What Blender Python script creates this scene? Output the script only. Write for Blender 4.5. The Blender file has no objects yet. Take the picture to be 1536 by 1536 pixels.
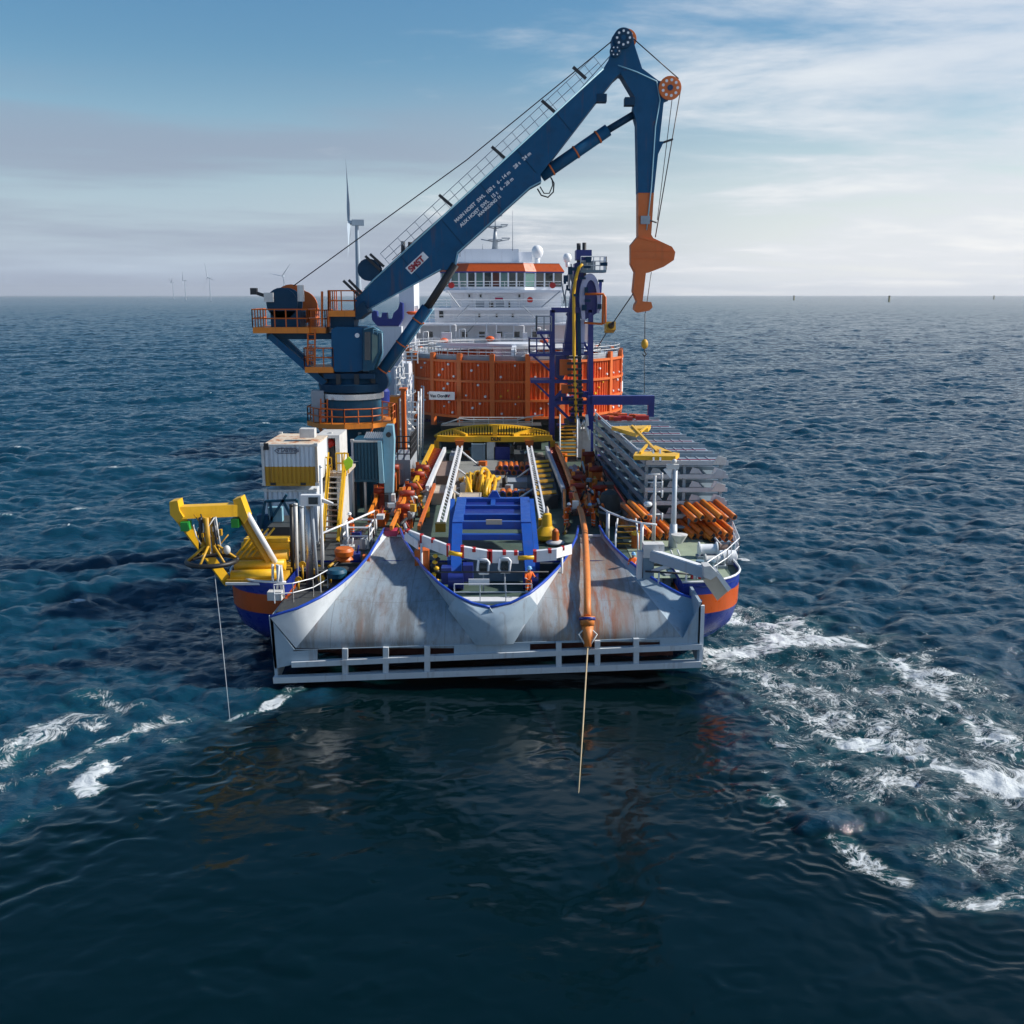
import bpy, math, random
import numpy as np
from mathutils import Vector, Matrix
random.seed(7)
R = math.radians
scene = bpy.context.scene
COL = scene.collection

# ---------------------------------------------------------------- camera
CAM_H = 21.2
F = 1536.0                                   # focal length in photo pixels (square frame 1536)
PITCH = math.atan((768 - 443) / F)
cam = bpy.data.cameras.new("camera"); camo = bpy.data.objects.new("camera", cam); COL.objects.link(camo)
cam.sensor_width = 36.0; cam.sensor_fit = 'HORIZONTAL'; cam.lens = 36.0
camo.location = (0, 0, CAM_H); camo.rotation_euler = (math.pi / 2 - PITCH, 0, 0)
cam.clip_start = 0.5; cam.clip_end = 60000
scene.camera = camo

# ---------------------------------------------------------------- light
SUN_AZ, SUN_EL = R(86), R(36)                # azimuth from +Y (ahead) towards +X (starboard)
world = bpy.data.worlds.new("World"); scene.world = world; world.use_nodes = True
wn, wl = world.node_tree.nodes, world.node_tree.links
wn.clear()
def WN(t, **kw):
    n = wn.new(t)
    for k, v in kw.items(): setattr(n, k, v)
    return n
def wmath(op, a, b=None, c=None):
    n = WN('ShaderNodeMath', operation=op)
    for i, s in enumerate((a, b, c)):
        if s is None: continue
        if isinstance(s, (int, float)): n.inputs[i].default_value = s
        else: wl.new(s, n.inputs[i])
    return n.outputs[0]
def wramp(x, a, b):
    n = WN('ShaderNodeMapRange', interpolation_type='SMOOTHSTEP')
    n.inputs['From Min'].default_value = a; n.inputs['From Max'].default_value = b
    wl.new(x, n.inputs['Value']); return n.outputs[0]
sky = WN('ShaderNodeTexSky', sky_type='NISHITA', sun_disc=False)
sky.sun_elevation = SUN_EL; sky.sun_rotation = SUN_AZ
sky.air_density = 1.3; sky.dust_density = .5; sky.ozone_density = 4.0; sky.altitude = 0
tc = WN('ShaderNodeTexCoord'); sep = WN('ShaderNodeSeparateXYZ'); wl.new(tc.outputs['Generated'], sep.inputs[0])
dx, dy, dz = sep.outputs
zc = wmath('ADD', wmath('MAXIMUM', dz, 0.0), 0.09)
comb = WN('ShaderNodeCombineXYZ'); wl.new(wmath('DIVIDE', dx, zc), comb.inputs[0]); wl.new(wmath('DIVIDE', dy, zc), comb.inputs[1])
mp = WN('ShaderNodeMapping'); mp.inputs['Location'].default_value = (5.2, 8.3, 0); mp.inputs['Scale'].default_value = (0.55, 0.8, 1)
mp.inputs['Rotation'].default_value = (0, 0, R(-8)); wl.new(comb.outputs[0], mp.inputs[0])
n1 = WN('ShaderNodeTexNoise'); n1.inputs['Scale'].default_value = 1.25; n1.inputs['Detail'].default_value = 11; n1.inputs['Roughness'].default_value = 0.60
n1.inputs['Distortion'].default_value = 0.25; wl.new(mp.outputs[0], n1.inputs['Vector'])
# broken cloud, thickening towards the right of the sky, thinning overhead
cov = wmath('ADD', n1.outputs['Fac'], wmath('MULTIPLY', wmath('SUBTRACT', dx, .09), 0.50))
cl = wmath('MULTIPLY', wramp(cov, 0.45, 0.68), wramp(dz, .62, .26))
# flat sheets of stratus low over the horizon
mp2 = WN('ShaderNodeMapping'); mp2.inputs['Scale'].default_value = (0.8, 0.8, 11.0); mp2.inputs['Location'].default_value = (0.3, 0, 0.62)
wl.new(tc.outputs['Generated'], mp2.inputs[0])
n2 = WN('ShaderNodeTexNoise'); n2.inputs['Scale'].default_value = 1.6; n2.inputs['Detail'].default_value = 7; n2.inputs['Roughness'].default_value = 0.5
wl.new(mp2.outputs[0], n2.inputs['Vector'])
st = wmath('MULTIPLY', wmath('MULTIPLY', wramp(n2.outputs['Fac'], 0.40, 0.53), wramp(dz, 0.20, 0.12)), wramp(dx, .25, -.15))
low = wmath('MULTIPLY', wramp(dz, 0.22, -.02), 0.92)
hsv = WN('ShaderNodeHueSaturation'); hsv.inputs['Hue'].default_value = .497; hsv.inputs['Saturation'].default_value = 1.28; hsv.inputs['Value'].default_value = .60; wl.new(sky.outputs[0], hsv.inputs['Color'])
mixL = WN('ShaderNodeMix', data_type='RGBA'); wl.new(low, mixL.inputs[0])
lcol = WN('ShaderNodeMix', data_type='RGBA'); wl.new(wramp(dx, -.35, .55), lcol.inputs[0]); lcol.inputs[6].default_value = (2.75, 3.4, 4.4, 1); lcol.inputs[7].default_value = (5.6, 5.7, 5.8, 1)
wl.new(hsv.outputs[0], mixL.inputs[6]); wl.new(lcol.outputs[2], mixL.inputs[7])
mixS = WN('ShaderNodeMix', data_type='RGBA'); wl.new(wmath('MULTIPLY', st, 0.66), mixS.inputs[0])
wl.new(mixL.outputs[2], mixS.inputs[6]); mixS.inputs[7].default_value = (1.75, 2.0, 2.65, 1)
mixC = WN('ShaderNodeMix', data_type='RGBA'); wl.new(wmath('MULTIPLY', cl, 0.70), mixC.inputs[0])
ccol = WN('ShaderNodeMix', data_type='RGBA'); wl.new(wramp(n1.outputs['Fac'], .45, .75), ccol.inputs[0]); ccol.inputs[6].default_value = (4.3, 4.5, 4.9, 1); ccol.inputs[7].default_value = (6.0, 5.9, 5.8, 1)
wl.new(mixS.outputs[2], mixC.inputs[6]); wl.new(ccol.outputs[2], mixC.inputs[7])
bg = WN('ShaderNodeBackground'); bg.inputs['Strength'].default_value = 0.10
wl.new(mixC.outputs[2], bg.inputs[0])
wo = WN('ShaderNodeOutputWorld'); wl.new(bg.outputs[0], wo.inputs[0])

sun = bpy.data.lights.new("sun", 'SUN'); suno = bpy.data.objects.new("sun", sun); COL.objects.link(suno)
sun.energy = 3.4; sun.angle = R(2.5); sun.color = (1.0, 0.945, 0.87)
SDIR = Vector((math.sin(SUN_AZ) * math.cos(SUN_EL), math.cos(SUN_AZ) * math.cos(SUN_EL), math.sin(SUN_EL)))
suno.rotation_euler = SDIR.to_track_quat('Z', 'Y').to_euler(); suno.location = (60, 60, 90)

vs = scene.view_settings
vs.view_transform = 'Standard'; vs.look = 'None'; vs.exposure = 0.82; vs.gamma = 1.0; vs.use_curve_mapping = False

# ---------------------------------------------------------------- pixel helpers (a pixel gives a direction, Y or Z the distance)
CP, SP = math.cos(PITCH), math.sin(PITCH)
def ray(u, v):
    x, y = (u - 768) / F, (768 - v) / F
    return Vector((x, CP + y * SP, -SP + y * CP))
def P(u, v, Y):
    d = ray(u, v); t = Y / d.y
    return Vector((d.x * t, Y, CAM_H + d.z * t))
def PZ(u, v, z):
    d = ray(u, v); t = (z - CAM_H) / d.z
    return Vector((d.x * t, d.y * t, z))
def proj(p):
    y, z = p[1], p[2] - CAM_H
    dep = y * CP - z * SP; up = y * SP + z * CP
    return 768 + F * p[0] / dep, 768 - F * up / dep
def mpp(Y, z=8.0):                            # metres per photo pixel
    return (Y * CP + (CAM_H - z) * SP) / F

# ---------------------------------------------------------------- materials
MATS = {}
def mat(name, col, rough=0.5, metal=0.0, var=0.18, scale=2.0, rust=0.0, streak=0.0, bump=0.0, rustcol=(0.16, 0.055, 0.02), dirt=0.0, spec=0.5):
    if name in MATS: return MATS[name]
    m = bpy.data.materials.new(name); m.use_nodes = True
    nt = m.node_tree; n, l = nt.nodes, nt.links
    b = n['Principled BSDF']; b.inputs['Roughness'].default_value = rough; b.inputs['Metallic'].default_value = metal
    b.inputs['Specular IOR Level'].default_value = spec
    t = n.new('ShaderNodeTexCoord')
    ns = n.new('ShaderNodeTexNoise'); ns.inputs['Scale'].default_value = scale; ns.inputs['Detail'].default_value = 7; ns.inputs['Roughness'].default_value = 0.65
    l.new(t.outputs['Object'], ns.inputs['Vector'])
    mx = n.new('ShaderNodeMix'); mx.data_type = 'RGBA'; l.new(ns.outputs['Fac'], mx.inputs[0])
    c = col
    mx.inputs[6].default_value = (*[x * (1 - 1.6 * var) for x in c], 1); mx.inputs[7].default_value = (*[min(1, x * (1 + 1.2 * var) + 0.01 * var) for x in c], 1)
    out = mx.outputs[2]
    def layer(out, mask, colr):
        q = n.new('ShaderNodeMix'); q.data_type = 'RGBA'; l.new(mask, q.inputs[0]); l.new(out, q.inputs[6]); q.inputs[7].default_value = (*colr, 1); return q.outputs[2]
    def noise(sc, vec_scale=(1, 1, 1), det=6, rg=0.6, off=0.0):
        mpn = n.new('ShaderNodeMapping'); mpn.inputs['Scale'].default_value = vec_scale; mpn.inputs['Location'].default_value = (off, off * 1.7, off * .6); l.new(t.outputs['Object'], mpn.inputs[0])
        q = n.new('ShaderNodeTexNoise'); q.inputs['Scale'].default_value = sc; q.inputs['Detail'].default_value = det; q.inputs['Roughness'].default_value = rg
        l.new(mpn.outputs[0], q.inputs['Vector']); return q.outputs['Fac']
    def ss(x, a, bb, k=1.0):
        q = n.new('ShaderNodeMapRange'); q.interpolation_type = 'SMOOTHSTEP'; q.inputs['From Min'].default_value = a; q.inputs['From Max'].default_value = bb; q.inputs['To Max'].default_value = k
        l.new(x, q.inputs['Value']); return q.outputs[0]
    if dirt: out = layer(out, ss(noise(0.9, (1, 1, 1), 8, 0.7, 3.1), 0.5, 0.72, dirt), tuple(x * 0.35 + 0.01 for x in c))
    if streak: out = layer(out, ss(noise(1.6, (1.6, 1.6, 0.13), 7, 0.65, 5.3), 0.53, 0.70, streak), (rustcol[0] * .8, rustcol[1] * .95, rustcol[2] * 1.1))
    if rust: out = layer(out, ss(noise(1.1, (1, 1, 0.6), 9, 0.72, 9.7), 0.66 - 0.22 * rust, 0.74 - 0.18 * rust, 0.9), rustcol)
    l.new(out, b.inputs['Base Color'])
    if bump:
        bp = n.new('ShaderNodeBump'); bp.inputs['Strength'].default_value = bump; bp.inputs['Distance'].default_value = 0.03
        l.new(noise(6, (1, 1, 1), 8, 0.7, 1.0), bp.inputs['Height']); l.new(bp.outputs[0], b.inputs['Normal'])
    m['rough'] = rough
    # roughness breakup
    rr = ss(noise(1.7, (1, 1, 1), 6, 0.6, 2.2), 0.2, 0.8, 0.25)
    ad = n.new('ShaderNodeMath'); ad.operation = 'ADD'; ad.inputs[1].default_value = max(0.02, rough - 0.12); l.new(rr, ad.inputs[0]); l.new(ad.outputs[0], b.inputs['Roughness'])
    MATS[name] = m; return m
CRANE = mat('crane_blue', (0.0015, 0.075, 0.175), 0.6, var=.2, streak=.34, scale=.5, spec=.25, dirt=.4, rust=.03)
CRANED = mat('crane_dark', (0.002, 0.038, 0.085), 0.6, var=.2, spec=.25)
TEAL = mat('teal_dark', (0.006, 0.070, 0.125), 0.5, var=.14, streak=.25, spec=.3)
NAVY = mat('navy_blue', (0.010, 0.026, 0.20), 0.42, var=.15, streak=.12)
HULLB = mat('hull_blue', (0.010, 0.030, 0.25), 0.30, var=.10, streak=.08, scale=.4)
RIMB = mat('rim_blue', (0.012, 0.065, 0.42), 0.4, var=.1)
FRAMEB = mat('frame_blue', (0.012, 0.075, 0.36), 0.38, var=.15, streak=.15)
LBLUE = mat('light_blue', (0.20, 0.40, 0.50), 0.45, var=.1, streak=.25)
ORANGE = mat('orange', (0.55, 0.115, 0.008), 0.5, var=.15, rust=.15, streak=.25)
ORANGEH = mat('hull_orange', (0.52, 0.085, 0.010), 0.35, var=.1, streak=.2)
ORANGEL = mat('orange_light', (0.72, 0.21, 0.012), 0.5, var=.15, streak=.3)
JIBO = mat('jib_orange', (0.62, 0.14, 0.025), 0.55, var=.10, streak=.15)
CAROU = mat('carousel_orange', (0.68, 0.105, 0.010), 0.55, var=.16, streak=.3, rustcol=(.12, .03, .015))
CAROUB = mat('carousel_beam', (0.66, 0.14, 0.022), 0.5, var=.14, streak=.15)
PIPEO = mat('pipe_orange', (0.60, 0.14, 0.010), 0.40, var=.2, rust=.2, streak=.3)
CABLEO = mat('cable_orange', (0.62, 0.19, 0.035), 0.5, var=.15, streak=.3)
YELLOW = mat('yellow', (0.72, 0.40, 0.008), 0.42, var=.14, streak=.2, rust=.08)
YELLOWD = mat('yellow_dirty', (0.55, 0.30, 0.015), 0.5, var=.25, rust=.3, streak=.4)
OCHRE = mat('ochre', (0.50, 0.25, 0.008), 0.5, var=.12, streak=.35, scale=.8)
LIME = mat('lime', (0.45, 0.75, 0.02), 0.5, var=.15)
GREENT = mat('green_tape', (0.015, 0.30, 0.04), 0.5, var=.15)
WHITE = mat('white_paint', (0.74, 0.76, 0.78), 0.42, var=.06, streak=.18, dirt=.15)
WHITES = mat('white_house', (0.67, 0.70, 0.75), 0.45, var=.05, streak=.14, scale=.5)
WHITEC = mat('white_container', (0.62, 0.68, 0.74), 0.5, var=.08, streak=.4, rust=.10)
ROOFC = mat('container_roof', (0.66, 0.55, 0.42), 0.6, var=.2, rust=.75, rustcol=(.40, .13, .03))
RAILW = mat('rail_white', (0.66, 0.68, 0.70), 0.45, var=.1)
CLUT = mat('pale_steel', (0.60, 0.60, 0.58), 0.5, var=.2, rust=.15, streak=.3)
GREY = mat('grey_paint', (0.30, 0.34, 0.38), 0.5, var=.15, streak=.25)
GREYB = mat('grey_blue', (0.15, 0.24, 0.31), 0.48, var=.14, streak=.25, dirt=.3)
RACKG = mat('rack_grey', (0.24, 0.31, 0.37), 0.45, .25, var=.16, streak=.25)
RACKL = mat('rack_light', (0.42, 0.47, 0.52), 0.45, .15, var=.15, streak=.25)
STEEL = mat('bare_steel', (0.52, 0.53, 0.54), 0.32, .8, var=.15)
DARK = mat('dark', (0.018, 0.020, 0.024), 0.55, var=.3)
BLACK = mat('black_rubber', (0.012, 0.012, 0.013), 0.5, var=.2)
ROPEM = mat('wire_rope', (0.055, 0.055, 0.06), 0.5, .3, var=.2)
ROPET = mat('tan_rope', (0.42, 0.33, 0.20), 0.8, var=.2)
RED = mat('red', (0.45, 0.018, 0.015), 0.45, var=.15)
REDD = mat('roller_red', (0.30, 0.030, 0.012), 0.5, var=.2)
BROWNR = mat('antifoul', (0.085, 0.020, 0.014), 0.7, var=.3, dirt=.4)
BROWN = mat('brown_cargo', (0.19, 0.13, 0.105), 0.75, var=.2, dirt=.3)
BEIGE = mat('beige', (0.48, 0.40, 0.31), 0.7, var=.15, dirt=.3)
DECK = mat('deck_green', (0.055, 0.095, 0.075), 0.7, var=.35, scale=.7, rust=.12, dirt=.5)
DECKD = mat('deck_dark', (0.040, 0.046, 0.048), 0.7, var=.3, scale=.8, rust=.15)
DECKG = mat('deck_grey', (0.21, 0.215, 0.20), 0.7, var=.2, scale=.8, rust=.2, dirt=.4)
DECKL = mat('deck_lightgreen', (0.27, 0.33, 0.24), 0.7, var=.2, scale=.8, dirt=.4)
PURPLE = mat('purple', (0.10, 0.055, 0.20), 0.5, var=.2)
MAGENTA = mat('magenta', (0.38, 0.02, 0.08), 0.5, var=.2)
GLASS = mat('window_glass', (0.012, 0.022, 0.026), 0.12, var=.3, spec=.9)
GLASSG = mat('window_green', (0.06, 0.15, 0.135), 0.15, var=.5, scale=.7, spec=.9)
SKIN = mat('skin', (0.42, 0.22, 0.15), 0.55, var=.05)
HIVIS = mat('hivis', (0.90, 0.15, 0.012), 0.75, var=.10, scale=6)
REFL = mat('reflective', (0.60, 0.60, 0.58), 0.45, var=.05)
HELM = mat('helmet_white', (0.78, 0.80, 0.82), 0.35, var=.04)
HELMB = mat('helmet_blue', (0.18, 0.42, 0.66), 0.35, var=.04)
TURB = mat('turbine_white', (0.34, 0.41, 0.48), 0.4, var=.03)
FOUND = mat('foundation', (0.30, 0.27, 0.12), 0.5, var=.1)
BUOY = mat('orange_boat', (0.70, 0.10, 0.01), 0.45, var=.1)

# ---------------------------------------------------------------- mesh builder
class MB:
    def __init__(s): s.v, s.f, s.sm = [], [], []
    def add(s, vs, fs, smooth=False):
        o = len(s.v); s.v += [Vector(q) for q in vs]
        for f in fs: s.f.append(tuple(i + o for i in f)); s.sm.append(smooth)
        return s
    def box8(s, p): return s.add(p, [(0, 3, 2, 1), (4, 5, 6, 7), (0, 1, 5, 4), (1, 2, 6, 5), (2, 3, 7, 6), (3, 0, 4, 7)])
    def box(s, c, sz, rz=0.0):
        c = Vector(c); x, y, z = [q / 2 for q in sz]; m = Matrix.Rotation(rz, 3, 'Z')
        return s.box8([c + m @ Vector(q) for q in ((-x, -y, -z), (x, -y, -z), (x, y, -z), (-x, y, -z), (-x, -y, z), (x, -y, z), (x, y, z), (-x, y, z))])
    def bb(s, x0, x1, y0, y1, z0, z1): return s.box(((x0 + x1) / 2, (y0 + y1) / 2, (z0 + z1) / 2), (abs(x1 - x0), abs(y1 - y0), abs(z1 - z0)))
    def beam(s, a, b, w, h, up=(0, 0, 1)):
        a, b = Vector(a), Vector(b); d = (b - a).normalized(); up = Vector(up)
        if abs(d.dot(up)) > .98: up = Vector((0, 1, 0))
        sd = d.cross(up).normalized() * (w / 2); u2 = sd.cross(d).normalized() * (h / 2)
        return s.box8([a - sd - u2, a + sd - u2, b + sd - u2, b - sd - u2, a - sd + u2, a + sd + u2, b + sd + u2, b - sd + u2])
    def tube(s, a, b, r, r2=None, n=8, caps=True):
        a, b = Vector(a), Vector(b); r2 = r if r2 is None else r2
        d = (b - a).normalized(); t = Vector((0, 0, 1)) if abs(d.z) < .9 else Vector((1, 0, 0))
        x = d.cross(t).normalized(); y = d.cross(x)
        vs = []
        for c, q in ((a, r), (b, r2)):
            for i in range(n):
                w = 2 * math.pi * i / n; vs.append(c + (x * math.cos(w) + y * math.sin(w)) * q)
        s.add(vs, [(i, (i + 1) % n, n + (i + 1) % n, n + i) for i in range(n)], n > 5)
        if caps:
            o = len(s.v) - 2 * n; s.f.append(tuple(o + i for i in reversed(range(n)))); s.f.append(tuple(o + n + i for i in range(n))); s.sm += [False, False]
        return s
    def pipe(s, pts, r, n=8):
        pts = [Vector(p) for p in pts]; rows = []
        prev = None
        for i, p in enumerate(pts):
            d = (pts[min(i + 1, len(pts) - 1)] - pts[max(i - 1, 0)]).normalized()
            if prev is None:
                t = Vector((0, 0, 1)) if abs(d.z) < .9 else Vector((1, 0, 0)); x = d.cross(t).normalized()
            else: x = (prev - d * prev.dot(d)).normalized()
            prev = x; y = d.cross(x); rr = r[i] if isinstance(r, (list, tuple)) else r
            rows.append([p + (x * math.cos(2 * math.pi * k / n) + y * math.sin(2 * math.pi * k / n)) * rr for k in range(n)])
        vs = [q for row in rows for q in row]; m = len(rows)
        s.add(vs, [(i * n + k, i * n + (k + 1) % n, (i + 1) * n + (k + 1) % n, (i + 1) * n + k) for i in range(m - 1) for k in range(n)], n > 4)
        o = len(s.v) - len(vs); s.f.append(tuple(o + k for k in reversed(range(n)))); s.f.append(tuple(o + (m - 1) * n + k for k in range(n))); s.sm += [False, False]
        return s
    def lathe(s, c, prof, n=24, axis='Z', smooth=True):
        c = Vector(c); runs = [[prof[0]]]                       # runs of the profile are smooth inside, sharp between
        for i in range(1, len(prof)):
            runs[-1].append(prof[i])
            if i < len(prof) - 1:
                d0 = Vector((prof[i][0] - prof[i - 1][0], prof[i][1] - prof[i - 1][1])); d1 = Vector((prof[i + 1][0] - prof[i][0], prof[i + 1][1] - prof[i][1]))
                if d0.length > 1e-6 and d1.length > 1e-6 and d0.angle(d1) > .62: runs.append([prof[i]])
        def ring(r, h): return [c + Vector({'Z': (r * math.cos(w), r * math.sin(w), h), 'X': (h, r * math.cos(w), r * math.sin(w)), 'Y': (r * math.sin(w), h, r * math.cos(w))}[axis]) for w in [2 * math.pi * k / n for k in range(n)]]
        for run in runs:
            m = len(run); s.add([q for p in run for q in ring(*p)], [(i * n + k, i * n + (k + 1) % n, (i + 1) * n + (k + 1) % n, (i + 1) * n + k) for i in range(m - 1) for k in range(n)], smooth)
        s.add(ring(*prof[0]), [tuple(reversed(range(n)))]); s.add(ring(*prof[-1]), [tuple(range(n))])
        return s
    def prism(s, pts, ext):
        pts = [Vector(p) for p in pts]; ext = Vector(ext); n = len(pts)
        return s.add(pts + [p + ext for p in pts], [tuple(reversed(range(n))), tuple(range(n, 2 * n))] + [(i, (i + 1) % n, n + (i + 1) % n, n + i) for i in range(n)])
    def grid(s, rows, smooth=True, thick=None):
        m, n = len(rows), len(rows[0]); vs = [q for r in rows for q in r]
        return s.add(vs, [(i * n + k, i * n + k + 1, (i + 1) * n + k + 1, (i + 1) * n + k) for i in range(m - 1) for k in range(n - 1)], smooth)
    def ball(s, c, r, sc=(1, 1, 1), n=12):
        prof = [(max(.001, r * math.sin(math.pi * i / 8)), -r * math.cos(math.pi * i / 8) * sc[2]) for i in range(9)]
        k = len(s.v); s.lathe((0, 0, 0), prof, n); c = Vector(c)
        for i in range(k, len(s.v)): q = s.v[i]; s.v[i] = Vector((q.x * sc[0], q.y * sc[1], q.z)) + c
        return s
    def rail(s, path, h=1.05, r=.035, step=1.5, bars=(1.0, .5), posts=True, closed=False):
        path = [Vector(p) for p in path]
        if closed: path = path + [path[0]]
        for a, b in zip(path[:-1], path[1:]):
            for t in bars: s.tube(a + Vector((0, 0, h * t)), b + Vector((0, 0, h * t)), r, n=5, caps=False)
            if posts:
                k = max(1, int(round((b - a).length / step)))
                for i in range(k + 1):
                    q = a.lerp(b, i / k); s.tube(q, q + Vector((0, 0, h)), r, n=5, caps=False)
        return s
    def ladder(s, a, b, w, wdir, r=.04, step=.35):
        a, b = Vector(a), Vector(b); wd = Vector(wdir).normalized() * (w / 2)
        s.tube(a - wd, b - wd, r, n=5); s.tube(a + wd, b + wd, r, n=5)
        k = int((b - a).length / step)
        for i in range(1, k): q = a.lerp(b, i / k); s.tube(q - wd, q + wd, r * .7, n=5)
        return s
    def build(s, name, m, parent=None, kind=None, label=None, cat=None, group=None):
        me = bpy.data.meshes.new(name)
        off = parent['org'] if parent is not None and 'org' in parent else None
        off = Vector(off) if off is not None else Vector((0, 0, 0))
        if parent is None and cat and s.v:                # a thing that is one mesh: origin at its base
            xs = [q.x for q in s.v]; ys = [q.y for q in s.v]; zs = [q.z for q in s.v]
            off = Vector(((min(xs) + max(xs)) / 2, (min(ys) + max(ys)) / 2, min(zs)))
        me.from_pydata([q - off for q in s.v], [], s.f)
        me.polygons.foreach_set('use_smooth', s.sm)
        me.materials.append(m); me.update()
        o = bpy.data.objects.new(name, me); COL.objects.link(o)
        if parent is not None:
            o.parent = parent; o['org'] = list(off)
        elif cat: o.location = off
        if kind: o['kind'] = kind
        if label: o['label'] = label
        if cat: o['category'] = cat
        if group: o['group'] = group
        return o
def thing(name, org, label, cat, group=None):
    o = bpy.data.objects.new(name, None); COL.objects.link(o); o.location = org; o['org'] = list(org)
    o.empty_display_size = .5
    o['label'] = label; o['category'] = cat
    if group: o['group'] = group
    return o
def copy_tree(o, parent=None, loc=None):
    c = o.copy(); COL.objects.link(c)
    if parent is not None: c.parent = parent
    if loc is not None: c.location = loc
    for ch in [q for q in bpy.data.objects if q.parent == o]: copy_tree(ch, c)
    return c
def text(name, s, m, parent, org, xdir, ydir, size, lift=.02, align='LEFT', bold=0.0):
    cu = bpy.data.curves.new(name, 'FONT'); cu.body = s; cu.size = size; cu.extrude = .004; cu.align_x = align; cu.offset = bold
    to = bpy.data.objects.new(name, cu); COL.objects.link(to)
    dg = bpy.context.evaluated_depsgraph_get(); me = bpy.data.meshes.new_from_object(to.evaluated_get(dg))
    bpy.data.objects.remove(to); x = Vector(xdir).normalized(); y = Vector(ydir); y = (y - x * y.dot(x)).normalized(); z = x.cross(y)
    org = Vector(org) + z * lift; off = Vector(parent['org']) if 'org' in parent else Vector((0, 0, 0))
    for q in me.vertices: q.co = org + x * q.co.x + y * q.co.y + z * q.co.z - off
    me.materials.clear(); me.materials.append(m)
    o = bpy.data.objects.new(name, me); COL.objects.link(o); o.parent = parent; o['org'] = list(off)
    return o
# ---------------------------------------------------------------- the sea
rng = np.random.default_rng(11)
def ocean_tile(N, L, wind, wdir, lo, hi, seed, spread=2.0):
    g = np.random.default_rng(seed)
    k1 = 2 * np.pi * np.fft.fftfreq(N, L / N); kx, ky = np.meshgrid(k1, k1, indexing='ij')
    k = np.hypot(kx, ky); k[0, 0] = 1e-6
    Lw = wind * wind / 9.81
    ph = np.exp(-1 / (k * Lw) ** 2) / k ** 4 * np.abs((kx * wdir[0] + ky * wdir[1]) / k) ** spread
    lam = 2 * np.pi / k; ph *= 1 / (1 + (lo / lam) ** 6) / (1 + (lam / hi) ** 6); ph[0, 0] = 0
    a = np.sqrt(ph) * (g.normal(size=(N, N)) + 1j * g.normal(size=(N, N)))
    h = np.fft.ifft2(a).real; sdev = h.std()
    dxx = np.fft.ifft2(-1j * kx / k * a).real / sdev; dyy = np.fft.ifft2(-1j * ky / k * a).real / sdev
    return h / sdev, dxx, dyy, L
def sample(T, x, y):
    N = T.shape[0]; x = x % 1.0 * N; y = y % 1.0 * N
    i = np.floor(x).astype(np.int32); j = np.floor(y).astype(np.int32); fx = x - i; fy = y - j
    i %= N; j %= N; i2 = (i + 1) % N; j2 = (j + 1) % N
    return T[i, j] * (1 - fx) * (1 - fy) + T[i2, j] * fx * (1 - fy) + T[i, j2] * (1 - fx) * fy + T[i2, j2] * fx * fy
def smooth(x, a, b):
    t = np.clip((x - a) / (b - a), 0, 1); return t * t * (3 - 2 * t)
# fan-shaped sheet from below the viewpoint to the horizon, finer where it is near
r = [16.0]
while r[-1] < 40: r.append(r[-1] + .16)
while r[-1] < 84: r.append(r[-1] + .125)
while r[-1] < 24000: r.append(r[-1] + .125 * (r[-1] / 84) ** (1.36 if r[-1] < 2500 else 2.3))
r = np.array(r); NC = 700
ang = np.linspace(-R(44), R(44), NC)
RR, AA = np.meshgrid(r, ang, indexing='ij')
X = RR * np.sin(AA); Y = RR * np.cos(AA) - 12.0
def poly(pts): return np.array([list(PZ(u, v, 0))[:2] for u, v in pts])
def dist_line(pts, closed=False):
    d = np.full(X.shape, 1e9); n = len(pts)
    for i in range(n if closed else n - 1):
        a, b = pts[i], pts[(i + 1) % n]; ab = b - a; L2 = (ab ** 2).sum()
        t = np.clip(((X - a[0]) * ab[0] + (Y - a[1]) * ab[1]) / L2, 0, 1)
        d = np.minimum(d, np.hypot(X - a[0] - t * ab[0], Y - a[1] - t * ab[1]))
    return d
def inside(pts):
    c = np.zeros(X.shape, bool); n = len(pts)
    for i in range(n):
        a, b = pts[i], pts[(i + 1) % n]
        with np.errstate(divide='ignore', invalid='ignore'):
            hit = ((a[1] > Y) != (b[1] > Y)) & (X < (b[0] - a[0]) * (Y - a[1]) / (b[1] - a[1] + 1e-12) + a[0])
        c ^= hit
    return c
W0 = ocean_tile(256, 331.0, 9.0, (0.6, -0.8), 9, 40, 2)
W1 = ocean_tile(512, 151.0, 5.0, (0.30, -0.95), 1.0, 10, 3, 1.5)
W2 = ocean_tile(512, 57.0, 4.0, (-.1, -0.99), .3, 3.4, 5, .8)
W3 = ocean_tile(256, 17.0, 4.0, (0.6, -0.8), .18, 2.2, 8, .5)
# warp for the edges of the wake
wx = sample(W1[0], X / 93 + .31, Y / 93 + .77) * 1.1 + sample(W2[0], X / 41, Y / 41) * .35
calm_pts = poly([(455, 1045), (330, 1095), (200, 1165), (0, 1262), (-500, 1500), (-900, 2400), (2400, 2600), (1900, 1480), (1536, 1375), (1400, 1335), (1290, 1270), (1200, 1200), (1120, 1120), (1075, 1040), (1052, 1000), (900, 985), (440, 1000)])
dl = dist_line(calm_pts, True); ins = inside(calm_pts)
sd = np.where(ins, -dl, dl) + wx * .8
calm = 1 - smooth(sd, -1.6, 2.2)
turb_pts = poly([(1055, 905), (1180, 915), (1300, 945), (1420, 1000), (1560, 1080), (1800, 1120), (1900, 1480), (1536, 1375), (1290, 1270), (1120, 1120), (1052, 1000)])
dt = dist_line(turb_pts, True); st_ = np.where(inside(turb_pts), -dt, dt) + wx
turb = 1 - smooth(st_, -1.0, 3.0)
turb = np.clip(turb - calm, 0, 1)
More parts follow.
